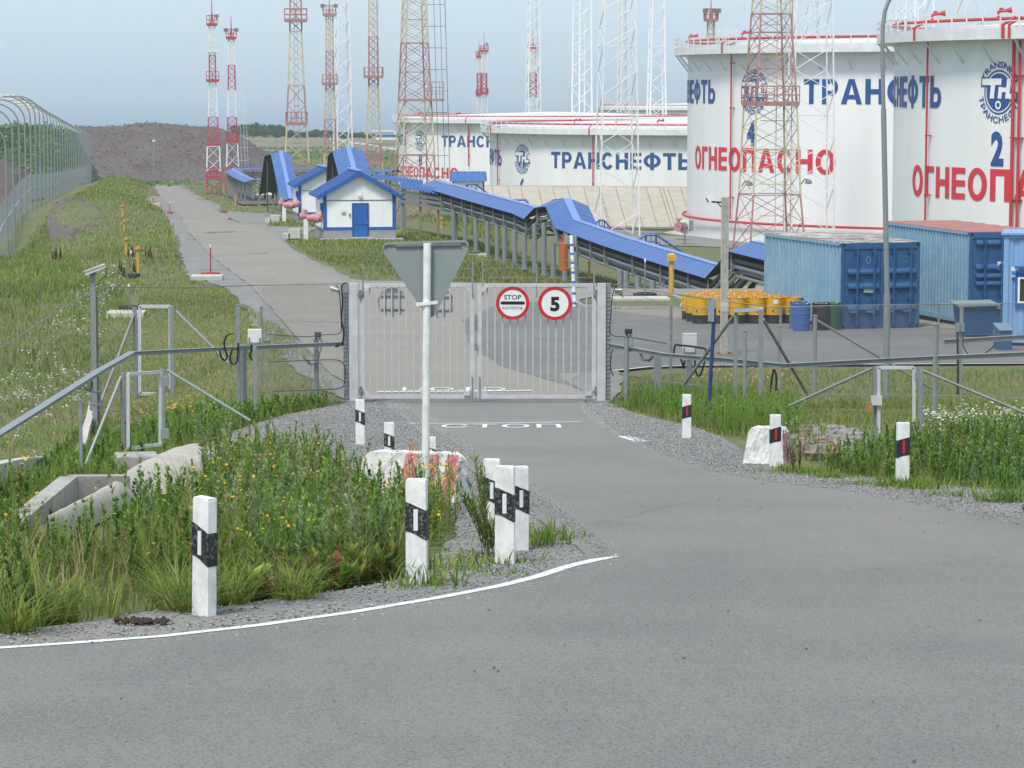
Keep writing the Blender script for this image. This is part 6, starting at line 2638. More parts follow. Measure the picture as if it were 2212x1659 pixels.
def tyre_stand(label, px, prt, pyf, wpx, mat_t, mat_r, slab=None, white=True):
    g = G(px, pyf)
    Y = g.y
    r = wpx * Y / F_ / 2
    e = thing('tyre_stand', label, 'tyre stand', g)
    h = min(.26, r * .45)
    mb = MB()
    mb.lathe(g, [(r * .5, .02), (r * .8, .0), (r, h * .2), (r, h * .8), (r * .8, h), (r * .5, h), (r * .45, h * .5), (r * .5, .02)], 22)
    for i in range(22):
        t = 2 * math.pi * i / 22
        mb.box((g.x + r * 1.0 * math.cos(t), g.y + r * 1.0 * math.sin(t), g.z + h * .5), (.05 * r, .05 * r, h * .8), t)
    mb.build('tyre', mat_t, e)
    zt = W(px, prt, Y).z
    MB().path([g, (g.x, g.y, zt)], .03, 6).build('rod', mat_r, e)
    if white:
        MB().box((g.x, g.y - .03, zt - .07), (.07, .03, .14)).build('reflector', m_fx, e)
    MB().lathe(g, [(.01, h * .6), (r * .5, h * .6)], 14).build('core', m_conc, e)
    if slab:
        a, b, y0, y1 = slab
        s = G((a + b) / 2, y1)
        ww = (b - a) * s.y / F_
        MB().box((s.x, s.y + .6, s.z - .06), (ww, 1.5, .34), .06).build('foot_slab', m_concl, e)


tyre_stand('black tyre stand with rod on a pale slab behind the left camera mast', 279, 614 - 1, 670, 44, m_rubber, m_galvd, (228, 308, 668, 682))
tyre_stand('black tyre stand with rod beside the nearest yellow marker post', 284, 541, 599, 38, m_rubber, m_galvd)
tyre_stand('red tyre stand with a red rod on the edge of the inner road', 455, 528, 597, 40, m_red, m_red, (410, 478, 594, 602))
tyre_stand('black tyre stand with rod on the grass island right of the gate', 1393, 558, 643, 50, m_rubber, m_galvd, (1322, 1446, 643, 651))
tyre_stand('black tyre stand with rod on the grass before the rack supports', 1024, 508, 551, 26, m_rubber, m_galvd, (1005, 1050, 550, 553), False)
tyre_stand('small red tyre stand with a red rod far up the inner road', 367, 435, 461, 15, m_red, m_red)
tyre_stand('small red tyre stand with a rod farthest up the road', 339, 405, 423, 12, m_red, m_red)
tyre_stand('small red tyre stand on a pale patch left of the far road', 331, 428, 440, 16, m_red, m_red, (320, 345, 438, 442), False)
tyre_stand('small red tyre stand on the grass corner right of the road', 483, 450, 459, 15, m_red, m_red, None, False)

# hydrant barrel by the rack
Y = 150
c = W(1217, 561, Y)
e = thing('hydrant_barrel', 'rust orange barrel shaped hydrant cover under the rack', 'hydrant', (c.x, Y, c.z))
r = 9.5 * Y / F_
hh = 36 * Y / F_
MB().lathe((c.x, Y, c.z), [(r, -.6), (r, hh), (r * .9, hh + .04), (.02, hh + .08)], 16).build('barrel', m_orange, e)
MB().path([(c.x, Y, c.z + hh), (c.x, Y, c.z + hh + .45)], .12, 8).build('spindle', m_red, e)
# heap of cut brush
hp = G(1070, 602)
mb = MB()
rr = random.Random(4)
for i in range(170):
    a = rr.uniform(0, 6.28)
    d = rr.random() ** .6
    p = hp + Vector((1.15 * d * math.cos(a), .6 * d * math.sin(a), .02 + .35 * (1 - d) * rr.random()))
    t = rr.uniform(0, 6.28)
    q = p + Vector((math.cos(t), math.sin(t) * .6, rr.uniform(-.1, .35))) * rr.uniform(.2, .5)
    mb.bar(p, q, .02, n=3)
tag(mb.build('brush_heap', M('cut_brush', (.20, .15, .10), .9, col2=(.30, .24, .17), scale=8)), 'heap of dry cut brush on the grass behind the gate', 'brush heap')

# ================================================================ PERIMETER FENCE AND LAMP ROW ON THE LEFT
LX = lambda Y: -8.97 - .135 * Y


def lamp_top(Y):
    return float(np.interp(Y, [150, 192, 203, 238, 260, 300, 400, 590], [-3.0, -1.9, -1.0, -.3, -.3, -1.5, -4.0, -8.6]))


lg = 'curved grey lamps along the perimeter fence'
e0 = thing('perimeter_lamp', 'curved galvanised lamp in the long row along the left fence', 'street lamp', (0, 0, 0), lg)
mb = MB()
mb.path([(0, 0, -1.2), (0, 0, 3)], .085, 8)
mb.path([(0, 0, 3), (0, 0, 7.9)], .065, 8)
arc = [(0, 0, 7.9)] + [(-1.9 * (1 - math.cos(t)), 0, 7.9 + 1.75 * math.sin(t)) for t in np.linspace(.15, math.pi / 2, 8)] + [(-2.3, 0, 9.7)]
mb.path(arc, .055, 6)
mb.build('lamp_post', m_galv, e0, smooth=True)
mb = MB()
mb.box((-2.8, 0, 9.74), (1.15, .4, .24))
mb.box((-2.8, 0, 9.58), (.9, .3, .07))
mb.build('lamp_head', m_fx, e0)
Ys = [168, 180, 192] + list(np.arange(203, 592, 11.6))
for i, Y in enumerate(Ys):
    rz = R_(12)
    loc = (LX(Y), Y, lamp_top(Y) - 9.8)
    if i == 0:
        e0.location = loc
        e0.rotation_euler = (0, 0, rz)
    else:
        dup(e0, loc, rz)

pf = thing('perimeter_fence', 'grey mesh perimeter fence running far up the left side', 'wire fence', (LX(190), 190, hz(LX(190), 190)))
FO = 1.0


def fpt(Y):
    return Vector((LX(Y) - FO, Y, lamp_top(Y) - 9.9))


yy = 150.0
prev = None
mbm, mbr = MB(), MB()
posts_ = []
while yy < 600:
    p = fpt(yy)
    posts_.append(p)
    yy += 3.0 if yy < 260 else 4.5
mm = MB().box((0, 0, 1.2), (.09, .09, 2.7))
po = None
for p in posts_[:150]:
    if po is None:
        po = mm.build('fence_post', m_galv, pf)
        po.data.transform(Matrix.Translation(pf.location))
        o = po
    else:
        o = po.copy()
        COL.objects.link(o)
    o.location = p - pf.location
for a, b in zip(posts_, posts_[1:]):
    for z in np.linspace(.1, 2.4, 9):
        mbm.bar(a + Vector((0, 0, z)), b + Vector((0, 0, z)), .02, n=3)
    n = max(3, int((b - a).length / .3))
    for j in range(n):
        p = a.lerp(b, j / n)
        mbm.bar(p + Vector((0, 0, .05)), p + Vector((0, 0, 2.4)), .014, n=3)
    mbr.bar(a + Vector((.15, -.05, 1.15)), b + Vector((.15, -.05, 1.15)), .08, .14)
stuff(mbm.build('wire_mesh', m_galv, pf))
mbr.build('cable_duct', M('bright_duct', (.40, .42, .44), .4, .2), pf)
# end fence across
ef = thing('end_fence', 'thin far wire fence closing the site below the dark mound', 'wire fence', (W(350, 390, 585).x, 585, -19))
a, b = fpt(590) + Vector((0, -2, 0)), Vector((W(860, 388, 575).x, 575, hz(W(860, 388, 575).x, 575)))
n = int((b - a).length / 3)
mb = MB()
for i in range(n):
    p = a.lerp(b, i / n)
    p.z = hz(p.x, p.y)
    mb.bar(p, p + Vector((0, 0, 2.5)), .1)
mb.build('fence_posts', m_galv, ef)
mb = MB()
for z in np.linspace(.2, 2.4, 8):
    mb.bar(Vector((a.x, a.y, hz(a.x, a.y) + z)), Vector((b.x, b.y, hz(b.x, b.y) + z)), .05, n=3)
stuff(mb.build('strand', m_galvd, ef))
Y = 580
e = thing('far_mast', 'thin grey mast with white lamp at the end of the road', 'lamp mast', (W(332, 390, Y).x, Y, hz(W(332, 390, Y).x, Y)))
MB().path([e.location, W(332, 306, Y)], .14, 6).build('mast', m_galv, e)
MB().box(W(332, 304, Y), (.5, .3, .4)).build('lamp_head', m_fx, e)
# row of small white lamps far in the meadow and the far kiosk
fl = None
for i, (px, py) in enumerate(((715, 300), (729, 302), (743, 304), (757, 307), (771, 309), (785, 311), (799, 313), (813, 316), (829, 319), (843, 320), (851, 322))):
    Y = 800 - i * 12
    p = W(px, py, Y)
    if fl is None:
        fl = thing('far_lamp', 'tiny white lamp in a far row across the meadow', 'lamp', p, 'tiny white lamps in the far meadow')
        MB().bar(p, (p.x, p.y, hz(p.x, p.y)), .12).build('post', m_galv, fl)
        MB().box(p, (1.3, .5, .35)).build('lamp_head', m_fx, fl)
    else:
        dup(fl, p)
p = W(833, 300, 980)
e = thing('far_kiosk', 'far small white and blue kiosk before the trees', 'small building', p)
k = 980 / F_
MB().box((p.x, 980, W(833, 292, 980).z - .2), (44 * k, 4, 16 * k)).build('wall', m_wall, e)
MB().box((p.x, 979.9, W(833, 293, 980).z), (45 * k, 4.2, 5 * k)).build('window_band', m_trim, e)
MB().box((p.x - 1, 979.7, W(833, 283, 980).z), (48 * k, 4.6, 2.5 * k)).build('roof', m_fx, e)
# pale heap far left
p = G(580, 420)
tag(MB().lathe((p.x, p.y + 2, p.z), [(2.2, -.2), (1.1, .5), (.05, .95)], 12).build('lime_heap', M('lime', (.62, .62, .60), .95)), 'small white heap below the left tall pipe loop', 'heap')
# tank side valve, floodlight stand
p = W(1466, 488, 236)
e = thing('tank_valve', 'pink valve with flanges at the left foot of the number 4 tank', 'valve', p)
mb = MB()
mb.path([p + Vector((-.1, 0, -.1)), p + Vector((.9, 1.5, -.1))], .38, 10)
mb.path([p, p + Vector((0, 0, .55))], .14, 8)
mb.box(p + Vector((0, 0, .58)), (.6, .3, .12))
mb.build('valve_body', m_pink, e)
MB().path([p + Vector((.55, .9, -.1)), p + Vector((.62, 1.05, -.1))], .62, 12).build('flange', m_fx, e)
p = W(1480, 531, 220)
p = Vector((W(1480, 500, 240).x, 240, 0))
Yf = 236
e = thing('floodlight_stand', 'small black floodlight stand on the gravel before the dike', 'floodlight', (W(1479, 528, Yf).x, Yf, hz(W(1479, 528, Yf).x, Yf)))
MB().bar(e.location, W(1479, 481, Yf), .16).build('stand', m_galvd, e)
mb = MB()
mb.bar(W(1479, 497, Yf), W(1494, 497, Yf), .12)
mb.box(W(1493, 486, Yf), (.35, .3, .8))
mb.build('floodlight', m_galv, e)
# ================================================================ VEGETATION


class Leaves:
    """collects many bent leaf blades and leaf quads in numpy arrays"""

    def __init__(s):
        s.V, s.T, s.n = [], [], 0
        s.F4, s.F3 = [], []

    def blades(s, P, az, lean, L, w, bend, col):
        N = len(P)
        if N == 0:
            return
        d = np.stack([np.cos(az), np.sin(az)], -1)
        q = np.stack([-np.sin(az), np.cos(az)], -1)
        out = np.zeros((N, 5, 3))
        for k, (t, wf) in enumerate(((0, 1.0), (.55, .85), (1, 0))):
            hx = L * (np.sin(lean) * t + bend * t * t)
            z = L * (np.cos(lean) * t - .5 * bend * t * t)
            c = np.zeros((N, 3))
            c[:, :2] = P[:, :2] + d * hx[:, None]
            c[:, 2] = P[:, 2] + z
            if k < 2:
                out[:, 2 * k] = c
                out[:, 2 * k + 1] = c
                out[:, 2 * k, :2] -= q * (w * wf / 2)[:, None]
                out[:, 2 * k + 1, :2] += q * (w * wf / 2)[:, None]
            else:
                out[:, 4] = c
        b = s.n + np.arange(N)[:, None] * 5
        s.F4.append(b + np.array([[0, 1, 3, 2]]))
        s.F3.append(b + np.array([[2, 3, 4]]))
        s.V.append(out.reshape(-1, 3))
        s.T.append(np.repeat(col, 5, 0))
        s.n += 5 * N

    def quads(s, P, size, col, flat=False, asp=1.0):
        N = len(P)
        if N == 0:
            return
        if flat:
            nrm = np.stack([RNG.normal(0, .3, N), RNG.normal(0, .3, N), np.ones(N)], -1)
        else:
            nrm = RNG.normal(0, 1, (N, 3))
            nrm[:, 2] = np.abs(nrm[:, 2]) + .15
        nrm /= np.linalg.norm(nrm, axis=1)[:, None]
        r = RNG.normal(0, 1, (N, 3))
        a = np.cross(nrm, r)
        a /= np.linalg.norm(a, axis=1)[:, None]
        b = np.cross(nrm, a)
        a = a * (size / 2)[:, None]
        b = b * (size / 2 * asp)[:, None]
        out = np.stack([P - a, P - b * .9, P + a, P + b], 1)
        s.F4.append(s.n + np.arange(N)[:, None] * 4 + np.array([[0, 1, 2, 3]]))
        s.V.append(out.reshape(-1, 3))
        s.T.append(np.repeat(col, 4, 0))
        s.n += 4 * N

    def build(s, name, parent=None, mat=None):
        V = np.concatenate(s.V)
        T = np.concatenate(s.T)
        f4 = np.concatenate(s.F4) if s.F4 else np.zeros((0, 4), int)
        f3 = np.concatenate(s.F3) if s.F3 else np.zeros((0, 3), int)
        loops = np.concatenate([f4.ravel(), f3.ravel()])
        tot = np.concatenate([np.full(len(f4), 4), np.full(len(f3), 3)])
        st = np.concatenate([[0], np.cumsum(tot)[:-1]])
        if parent is not None:
            l = parent.location
            V = V - np.array([l.x, l.y, l.z])
        return mesh_np(name, V, loops, st, tot, mat or m_leaf, parent, T)


LUSH = np.array([.128, .222, .034])
YGR = np.array([.215, .265, .055])
GREY = np.array([.225, .285, .13])
DRY = np.array([.33, .265, .13])
DARK = np.array([.068, .135, .027])
STRAW = np.array([.34, .29, .16])


def tint(n, cols, wts, jit=.18):
    k = RNG.choice(len(cols), n, p=np.array(wts) / sum(wts))
    c = np.array(cols)[k]
    return np.clip(c * (1 + RNG.normal(0, jit, (n, 1))) * (1 + RNG.normal(0, .06, (n, 3))), .004, .8)


def sample(poly, n):
    """n random ground points inside a world polygon"""
    xs = np.array([p[0] for p in poly])
    ys = np.array([p[1] for p in poly])
    out = np.zeros((0, 2))
    while len(out) < n:
        c = np.stack([RNG.uniform(xs.min(), xs.max(), n * 2), RNG.uniform(ys.min(), ys.max(), n * 2)], -1)
        out = np.concatenate([out, c[inside(poly, c[:, 0], c[:, 1])]])
    out = out[:n]
    return out


def area(poly):
    return abs(sum(poly[i][0] * poly[(i + 1) % len(poly)][1] - poly[(i + 1) % len(poly)][0] * poly[i][1] for i in range(len(poly)))) / 2


def vnoise(x, y, sc, seed=0):
    """cheap smooth noise 0..1"""
    a = np.sin(x / sc * 1.7 + seed) + np.sin(y / sc * 1.3 + 2.1 * seed) + np.sin((x + y) / sc * .9 + seed * .7) + np.sin((x * .6 - y * 1.4) / sc + 1.3 * seed)
    return np.clip(a / 5.2 + .5, 0, 1)


def grass(lv, poly, dens, hmin, hmax, cols, wts, minpx=.55, seed=1, cap=60000, keep=None, patch=1.5):
    n = int(min(cap, dens * area(poly)))
    p = sample(poly, n)
    if keep is not None:
        p = p[keep(p[:, 0], p[:, 1])]
    x, y = p[:, 0], p[:, 1]
    nz = vnoise(x, y, patch, seed)
    L = (hmin + (hmax - hmin) * RNG.random(len(p)) ** 1.3) * (.55 + .9 * nz)
    w = np.maximum(.007, minpx * y / 2778.0) * RNG.uniform(.7, 1.3, len(p))
    P = np.stack([x, y, H(x, y) - .05], -1)
    col = tint(len(p), cols, wts)
    # patchy hue
    col = col * (.82 + .36 * vnoise(x, y, patch * 2.2, seed + 3))[:, None]
    lv.blades(P, RNG.uniform(0, 6.28, len(p)), np.abs(RNG.normal(.18, .16, len(p))), L, w, RNG.uniform(.1, .7, len(p)), col)
    return p


def forbs(lv, pts, hmin, hmax, nleaf, llen, lw, cols, wts, lean=(.8, 1.4), stemw=.008, flower=None, minpx=.0):
    """upright leafy stems"""
    n = len(pts)
    if n == 0:
        return
    x, y = pts[:, 0], pts[:, 1]
    h = RNG.uniform(hmin, hmax, n)
    base = np.stack([x, y, H(x, y) - .04], -1)
    az = RNG.uniform(0, 6.28, n)
    ln = np.abs(RNG.normal(.08, .08, n))
    c = tint(n, cols, wts)
    sw = np.full(n, stemw) if minpx == 0 else np.maximum(stemw, minpx * y / 2778 * .6)
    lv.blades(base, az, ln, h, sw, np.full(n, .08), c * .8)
    m = n * nleaf
    t = RNG.random(m) ** .8
    i = np.repeat(np.arange(n), nleaf)
    d = np.stack([np.cos(az[i]), np.sin(az[i])], -1)
    hx = h[i] * (np.sin(ln[i]) * t + .08 * t * t)
    P = np.zeros((m, 3))
    P[:, :2] = base[i, :2] + d * hx[:, None]
    P[:, 2] = base[i, 2] + h[i] * (np.cos(ln[i]) * t - .04 * t * t)
    L = llen * RNG.uniform(.6, 1.3, m) * (1.15 - .75 * t)
    w = lw * RNG.uniform(.7, 1.3, m)
    if minpx > 0:
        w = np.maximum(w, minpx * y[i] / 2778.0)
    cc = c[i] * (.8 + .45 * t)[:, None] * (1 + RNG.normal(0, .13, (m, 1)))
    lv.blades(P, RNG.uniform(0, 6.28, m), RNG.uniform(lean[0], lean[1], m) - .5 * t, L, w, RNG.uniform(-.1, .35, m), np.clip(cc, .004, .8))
    if flower is not None:
        lvF, nf, sz, fc = flower
        j = np.repeat(np.arange(n), nf)
        top = np.zeros((len(j), 3))
        top[:, :2] = base[j, :2] + np.stack([np.cos(az[j]), np.sin(az[j])], -1) * (h[j] * (np.sin(ln[j]) + .08))[:, None]
        top[:, 2] = base[j, 2] + h[j] * .98
        top += RNG.normal(0, .035, top.shape)
        lvF.quads(top, sz * RNG.uniform(.6, 1.2, len(j)), np.repeat(np.array([fc]), len(j), 0) * RNG.uniform(.75, 1.1, (len(j), 1)), flat=True)


YEL = (.78, .40, .008)
WHI = (.62, .62, .54)
# ---- foreground weeds
PA = gpoly([(0, 1360), (150, 1340), (300, 1312), (450, 1306), (560, 1288), (720, 1266), (850, 1236), (905, 1204), (945, 1150), (950, 1108), (900, 1092), (775, 1088), (700, 1050), (600, 1030), (480, 1030), (440, 1050), (330, 1110), (200, 1190), (100, 1190), (0, 1190)])
PA2 = gpoly([(-150, 1380), (0, 1360), (0, 1190), (-150, 1190)])
lv, lf = Leaves(), Leaves()
grass(lv, PA, 420, .12, .42, [LUSH, YGR, DRY], [.45, .48, .07], seed=2, cap=36000, patch=.8)
grass(lv, PA2, 420, .15, .5, [LUSH, YGR, DRY], [.4, .45, .15], seed=2, cap=6000, patch=.8)
pl = sample(PA, 420)
PBLK = gpoly([(740, 1080), (990, 1080), (990, 1200), (900, 1200), (820, 1180), (750, 1140)])
pl = pl[~inside(PBLK, pl[:, 0], pl[:, 1])]
forbs(lv, pl[(vnoise(pl[:, 0], pl[:, 1], .9, 3) > .45)], .28, .6, 46, .085, .014, [GREY, LUSH], [.55, .45])
pl = sample(PA, 520)
forbs(lv, pl[(vnoise(pl[:, 0], pl[:, 1], .7, 9) > .48)], .22, .5, 40, .06, .022, [LUSH, DARK, YGR], [.5, .35, .15])
right = gpoly([(480, 1200), (560, 1288), (850, 1236), (905, 1204), (945, 1110), (780, 1088), (600, 1035), (460, 1060)])
BLK = gpoly([(730, 1080), (1000, 1080), (1000, 1215), (900, 1215), (820, 1190), (740, 1150)])


def clear(p, frac=.12):
    m = ~inside(BLK, p[:, 0], p[:, 1])
    return p[m | (RNG.random(len(p)) < frac)]


pl = clear(sample(right, 330))
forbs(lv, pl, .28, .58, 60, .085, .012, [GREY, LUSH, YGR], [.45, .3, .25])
pl = clear(sample(right, 250), .3)
pl = pl[vnoise(pl[:, 0], pl[:, 1], .45, 5) > .56]
forbs(lv, pl, .35, .66, 20, .06, .012, [LUSH, YGR], [.6, .4], flower=(lf, 2, .026, YEL))
pl = sample(PA, 200)
pl = pl[vnoise(pl[:, 0], pl[:, 1], .5, 8) > .6]
forbs(lv, pl, .3, .55, 18, .05, .012, [LUSH, YGR], [.6, .4], flower=(lf, 2, .03, YEL))
# tall feathery stems at the far edge of the clump
edge = gpoly([(440, 1020), (560, 1000), (700, 1010), (760, 1050), (820, 1090), (700, 1100), (560, 1060), (450, 1060)])
pl = clear(sample(edge, 190), .0)
forbs(lv, pl, .3, .62, 70, .08, .014, [GREY, YGR, LUSH], [.5, .25, .25])
# broad dock leaves and reddish low plants along the gravel
lowp = gpoly([(470, 1300), (560, 1292), (720, 1270), (860, 1240), (840, 1222), (700, 1248), (560, 1270), (480, 1280)])
pl = sample(lowp, 60)
forbs(lv, pl, .08, .22, 12, .17, .045, [YGR, LUSH, np.array([.20, .10, .05])], [.5, .35, .15], lean=(.5, 1.2))
pl = sample(lowp, 90)
forbs(lv, pl, .1, .28, 40, .03, .008, [np.array([.17, .14, .055]), np.array([.20, .09, .07])], [.7, .3])
# dry grass drifts at left
left = gpoly([(0, 1350), (120, 1330), (250, 1310), (300, 1230), (200, 1200), (0, 1210)])
grass(lv, left, 160, .3, .6, [STRAW, DRY, YGR], [.4, .3, .3], seed=5, cap=7000, patch=.6)
# arching grass tussocks
for px, py in ((405, 1316), (500, 1300), (380, 1300), (120, 1335), (30, 1362), (640, 1290), (560, 1200), (700, 1180), (10, 1330)):
    g = G(px, py)
    n = 190
    P = np.tile(np.array([[g.x, g.y, g.z - .04]]), (n, 1)) + RNG.normal(0, .05, (n, 3)) * np.array([1, 1, .1])
    lv.blades(P, RNG.uniform(0, 6.28, n), np.abs(RNG.normal(.3, .2, n)), RNG.uniform(.18, .46, n), np.full(n, .007), RNG.uniform(.3, 1.0, n), tint(n, [YGR, LUSH, DRY], [.6, .3, .1]))
# weeds around the striped block and post feet
blk = gpoly([(770, 1085), (985, 1090), (1000, 1110), (960, 1180), (880, 1110), (780, 1100)])
pl = sample(blk, 90)
forbs(lv, pl, .25, .62, 26, .05, .011, [LUSH, YGR, DRY], [.5, .3, .2], flower=(lf, 2, .03, YEL))
for px, py, n, h in ((905, 1262, 14, .18), (1090, 1214, 8, .08), (1140, 1175, 26, .2), (1160, 1165, 18, .16), (1185, 1160, 10, .12), (1100, 1212, 9, .1), (1030, 1240, 10, .06), (960, 1225, 20, .14), (1000, 1205, 12, .1), (1060, 1240, 8, .06), (1940, 1050, 40, .12), (1965, 1048, 40, .14), (1990, 1055, 30, .12), (2170, 1082, 30, .22), (1860, 1045, 30, .06), (1800, 1030, 60, .08), (1760, 1022, 60, .1), (1700, 1018, 30, .12), (1345, 862, 20, .12), (1345, 880, 18, .22), (2040, 1070, 20, .08)):
    g = G(px, py)
    P = np.tile(np.array([[g.x, g.y, g.z - .03]]), (n * 6, 1)) + RNG.normal(0, .14, (n * 6, 3)) * np.array([1, 1, 0])
    lv.blades(P, RNG.uniform(0, 6.28, n * 6), np.abs(RNG.normal(.3, .25, n * 6)), h * RNG.uniform(.5, 1.5, n * 6), np.full(n * 6, .012), RNG.uniform(.1, .6, n * 6), tint(n * 6, [LUSH, YGR], [.5, .5]))
stuff(lv.build('weeds'))
# ---- left ditch and slopes
lv = Leaves()
PB1 = gpoly([(0, 1185), (60, 1150), (30, 1140), (165, 1060), (285, 1035), (365, 968), (480, 940), (590, 900), (720, 871), (640, 868), (480, 892), (200, 900), (-60, 1085), (-60, 1190)])
grass(lv, PB1, 190, .1, .36, [LUSH, YGR, DARK], [.55, .33, .12], seed=4, cap=42000, patch=1.2)
pl = sample(PB1, 900)
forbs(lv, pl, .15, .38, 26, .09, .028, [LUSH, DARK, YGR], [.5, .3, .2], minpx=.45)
pl = sample(gpoly([(430, 1000), (470, 955), (490, 930), (600, 896), (720, 872), (700, 866), (480, 890), (420, 950)]), 200)
forbs(lv, pl, .12, .32, 26, .09, .03, [LUSH, YGR], [.7, .3], minpx=.45)
pl = sample(gpoly([(420, 1010), (500, 1000), (490, 960), (440, 965)]), 40)
forbs(lv, pl, .5, .85, 60, .1, .02, [YGR, GREY, LUSH], [.4, .3, .3])
flw = gpoly([(30, 1050), (110, 965), (205, 895), (300, 880), (440, 885), (420, 905), (250, 915), (200, 930), (120, 990), (60, 1050)])
pl = sample(flw, 230)
forbs(lv, pl, .2, .5, 10, .07, .02, [LUSH, YGR], [.6, .4], flower=(lf, 2, .055, YEL), minpx=.4)
PB2 = gpoly([(-60, 1085), (200, 895), (300, 700), (260, 620), (200, 600), (100, 480), (0, 560), (-120, 640)])
grass(lv, PB2, 32, .15, .45, [YGR, LUSH, DRY, STRAW], [.46, .40, .08, .06], seed=6, cap=60000, patch=3, minpx=.75)
pl = sample(gpoly([(0, 1000), (200, 880), (230, 700), (320, 560), (210, 600), (140, 680), (0, 850)]), 1300)
pl = pl[vnoise(pl[:, 0], pl[:, 1], 1.1, 7) * .6 + vnoise(pl[:, 0], pl[:, 1], 3.1, 2) * .4 + RNG.normal(0, .1, len(pl)) > .56]
forbs(lv, pl, .3, .65, 6, .1, .03, [GREY, YGR], [.5, .5], flower=(lf, 3, .07, WHI), minpx=.5)
PB3 = gpoly([(200, 895), (480, 888), (640, 866), (740, 868), (700, 790), (600, 700), (520, 650), (480, 620), (410, 600), (300, 640), (300, 700)])
grass(lv, PB3, 90, .05, .17, [YGR, LUSH, DRY], [.5, .22, .28], seed=8, cap=60000, patch=2.5, minpx=.6)
PB4 = gpoly([(410, 600), (385, 545), (375, 490), (350, 455), (315, 430), (325, 392), (240, 380), (215, 395), (150, 430), (60, 520), (0, 590), (200, 600), (300, 640)])
grass(lv, PB4, 12, .14, .42, [YGR, LUSH, STRAW, DRY], [.46, .28, .13, .13], seed=9, cap=100000, patch=6, minpx=.75, keep=lambda x, y: ~inside(BARE, x, y) | (RNG.random(len(x)) < .22))
stuff(lv.build('meadow_grass'))
# docks with dark seed heads
for px, py in ((262, 594), (290, 592), (120, 565), (128, 562), (285, 560), (322, 560)):
    g = G(px, py)
    ld = Leaves()
    ld.blades(np.array([[g.x + dx, g.y, g.z] for dx in (-.15, 0, .14, .05)]), RNG.uniform(0, 6, 4), np.full(4, .12), RNG.uniform(.6, .95, 4), np.full(4, .12), np.full(4, .05), np.tile([[.10, .035, .02]], (4, 1)) * RNG.uniform(.8, 1.3, (4, 1)))
    o = ld.build('dock_plant')
    tag(o, 'dark red dock seed heads standing in the left meadow', 'plant', 'dark red docks in the meadow')

# ---- right verge
lv = Leaves()
PC = gpoly([(1335, 876), (1480, 912), (1560, 938), (1640, 948), (1740, 990), (1800, 1010), (1935, 1034), (2100, 1046), (2230, 1058), (2230, 795), (1700, 797), (1500, 800), (1345, 812)])
grass(lv, PC, 120, .05, .2, [YGR, LUSH, DRY], [.52, .25, .23], seed=12, cap=60000, patch=2, minpx=.6)
tall = gpoly([(1345, 872), (1480, 910), (1560, 934), (1650, 940), (1730, 940), (1720, 880), (1600, 860), (1480, 850), (1380, 850)])
grass(lv, tall, 300, .2, .55, [LUSH, YGR], [.65, .35], seed=13, cap=26000, patch=1, minpx=.5)
pl = sample(tall, 420)
forbs(lv, pl, .25, .5, 24, .08, .025, [LUSH, YGR], [.7, .3], minpx=.4)
rw = gpoly([(1770, 1014), (1935, 1034), (2100, 1046), (2235, 1058), (2235, 930), (2100, 935), (1990, 950), (1900, 965), (1840, 985)])
grass(lv, rw, 200, .1, .35, [LUSH, YGR, DARK], [.6, .2, .2], seed=14, cap=26000, patch=1, minpx=.5)
pl = sample(rw, 900)
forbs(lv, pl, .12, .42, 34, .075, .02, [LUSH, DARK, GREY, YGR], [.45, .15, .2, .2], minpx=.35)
pl = sample(gpoly([(1980, 960), (2230, 940), (2230, 890), (2000, 900)]), 260)
forbs(lv, pl, .12, .3, 6, .06, .02, [GREY, LUSH], [.5, .5], flower=(lf, 3, .05, WHI), minpx=.4)
pl = sample(gpoly([(1480, 860), (1720, 880), (1720, 810), (1560, 808)]), 150)
forbs(lv, pl, .3, .6, 6, .06, .018, [LUSH, YGR], [.5, .5], flower=(lf, 2, .055, YEL), minpx=.4)
pl = sample(gpoly([(1690, 1000), (1780, 1005), (1790, 930), (1700, 930)]), 40)
forbs(lv, pl, .3, .7, 12, .08, .02, [YGR, GREY], [.6, .4])
stuff(lv.build('verge_grass'))
stuff(lf.build('flower_heads', None, M('petals', (.5, .5, .4), .6, attr=True, transl=.2)))

# ---- grass behind the gate and by the houses
lv = Leaves()
for pts, sd, h in (([(622, 522), (690, 562), (790, 603), (1106, 611), (1270, 618), (1365, 616), (1250, 582), (1100, 540), (1000, 515), (870, 500), (852, 512), (700, 514)], 21, .35),
                   ([(575, 488), (690, 490), (690, 472), (600, 476)], 22, .5), ([(372, 392), (440, 392), (600, 392), (640, 440), (640, 470), (500, 462), (440, 430)], 23, .5),
                   ([(1250, 652), (1450, 641), (1476, 653), (1472, 666), (1330, 667)], 24, .15), ([(520, 330), (860, 330), (860, 385), (600, 388)], 25, .9), ([(860, 470), (1000, 500), (1100, 535), (1100, 500), (1000, 470)], 26, .6)):
    pg = gpoly(pts)
    far = sd in (23, 25)
    grass(lv, pg, 22 if not far else .5, .08, h, [YGR, LUSH, DRY], [.55, .27, .18], seed=sd, cap=26000, patch=5, minpx=.8)
stuff(lv.build('grass'))

# ---- single plants
def plant(name, label, px, py, fn, cat='plant'):
    g = G(px, py)
    l = Leaves()
    fn(l, g)
    o = l.build(name)
    return tag(o, label, cat)


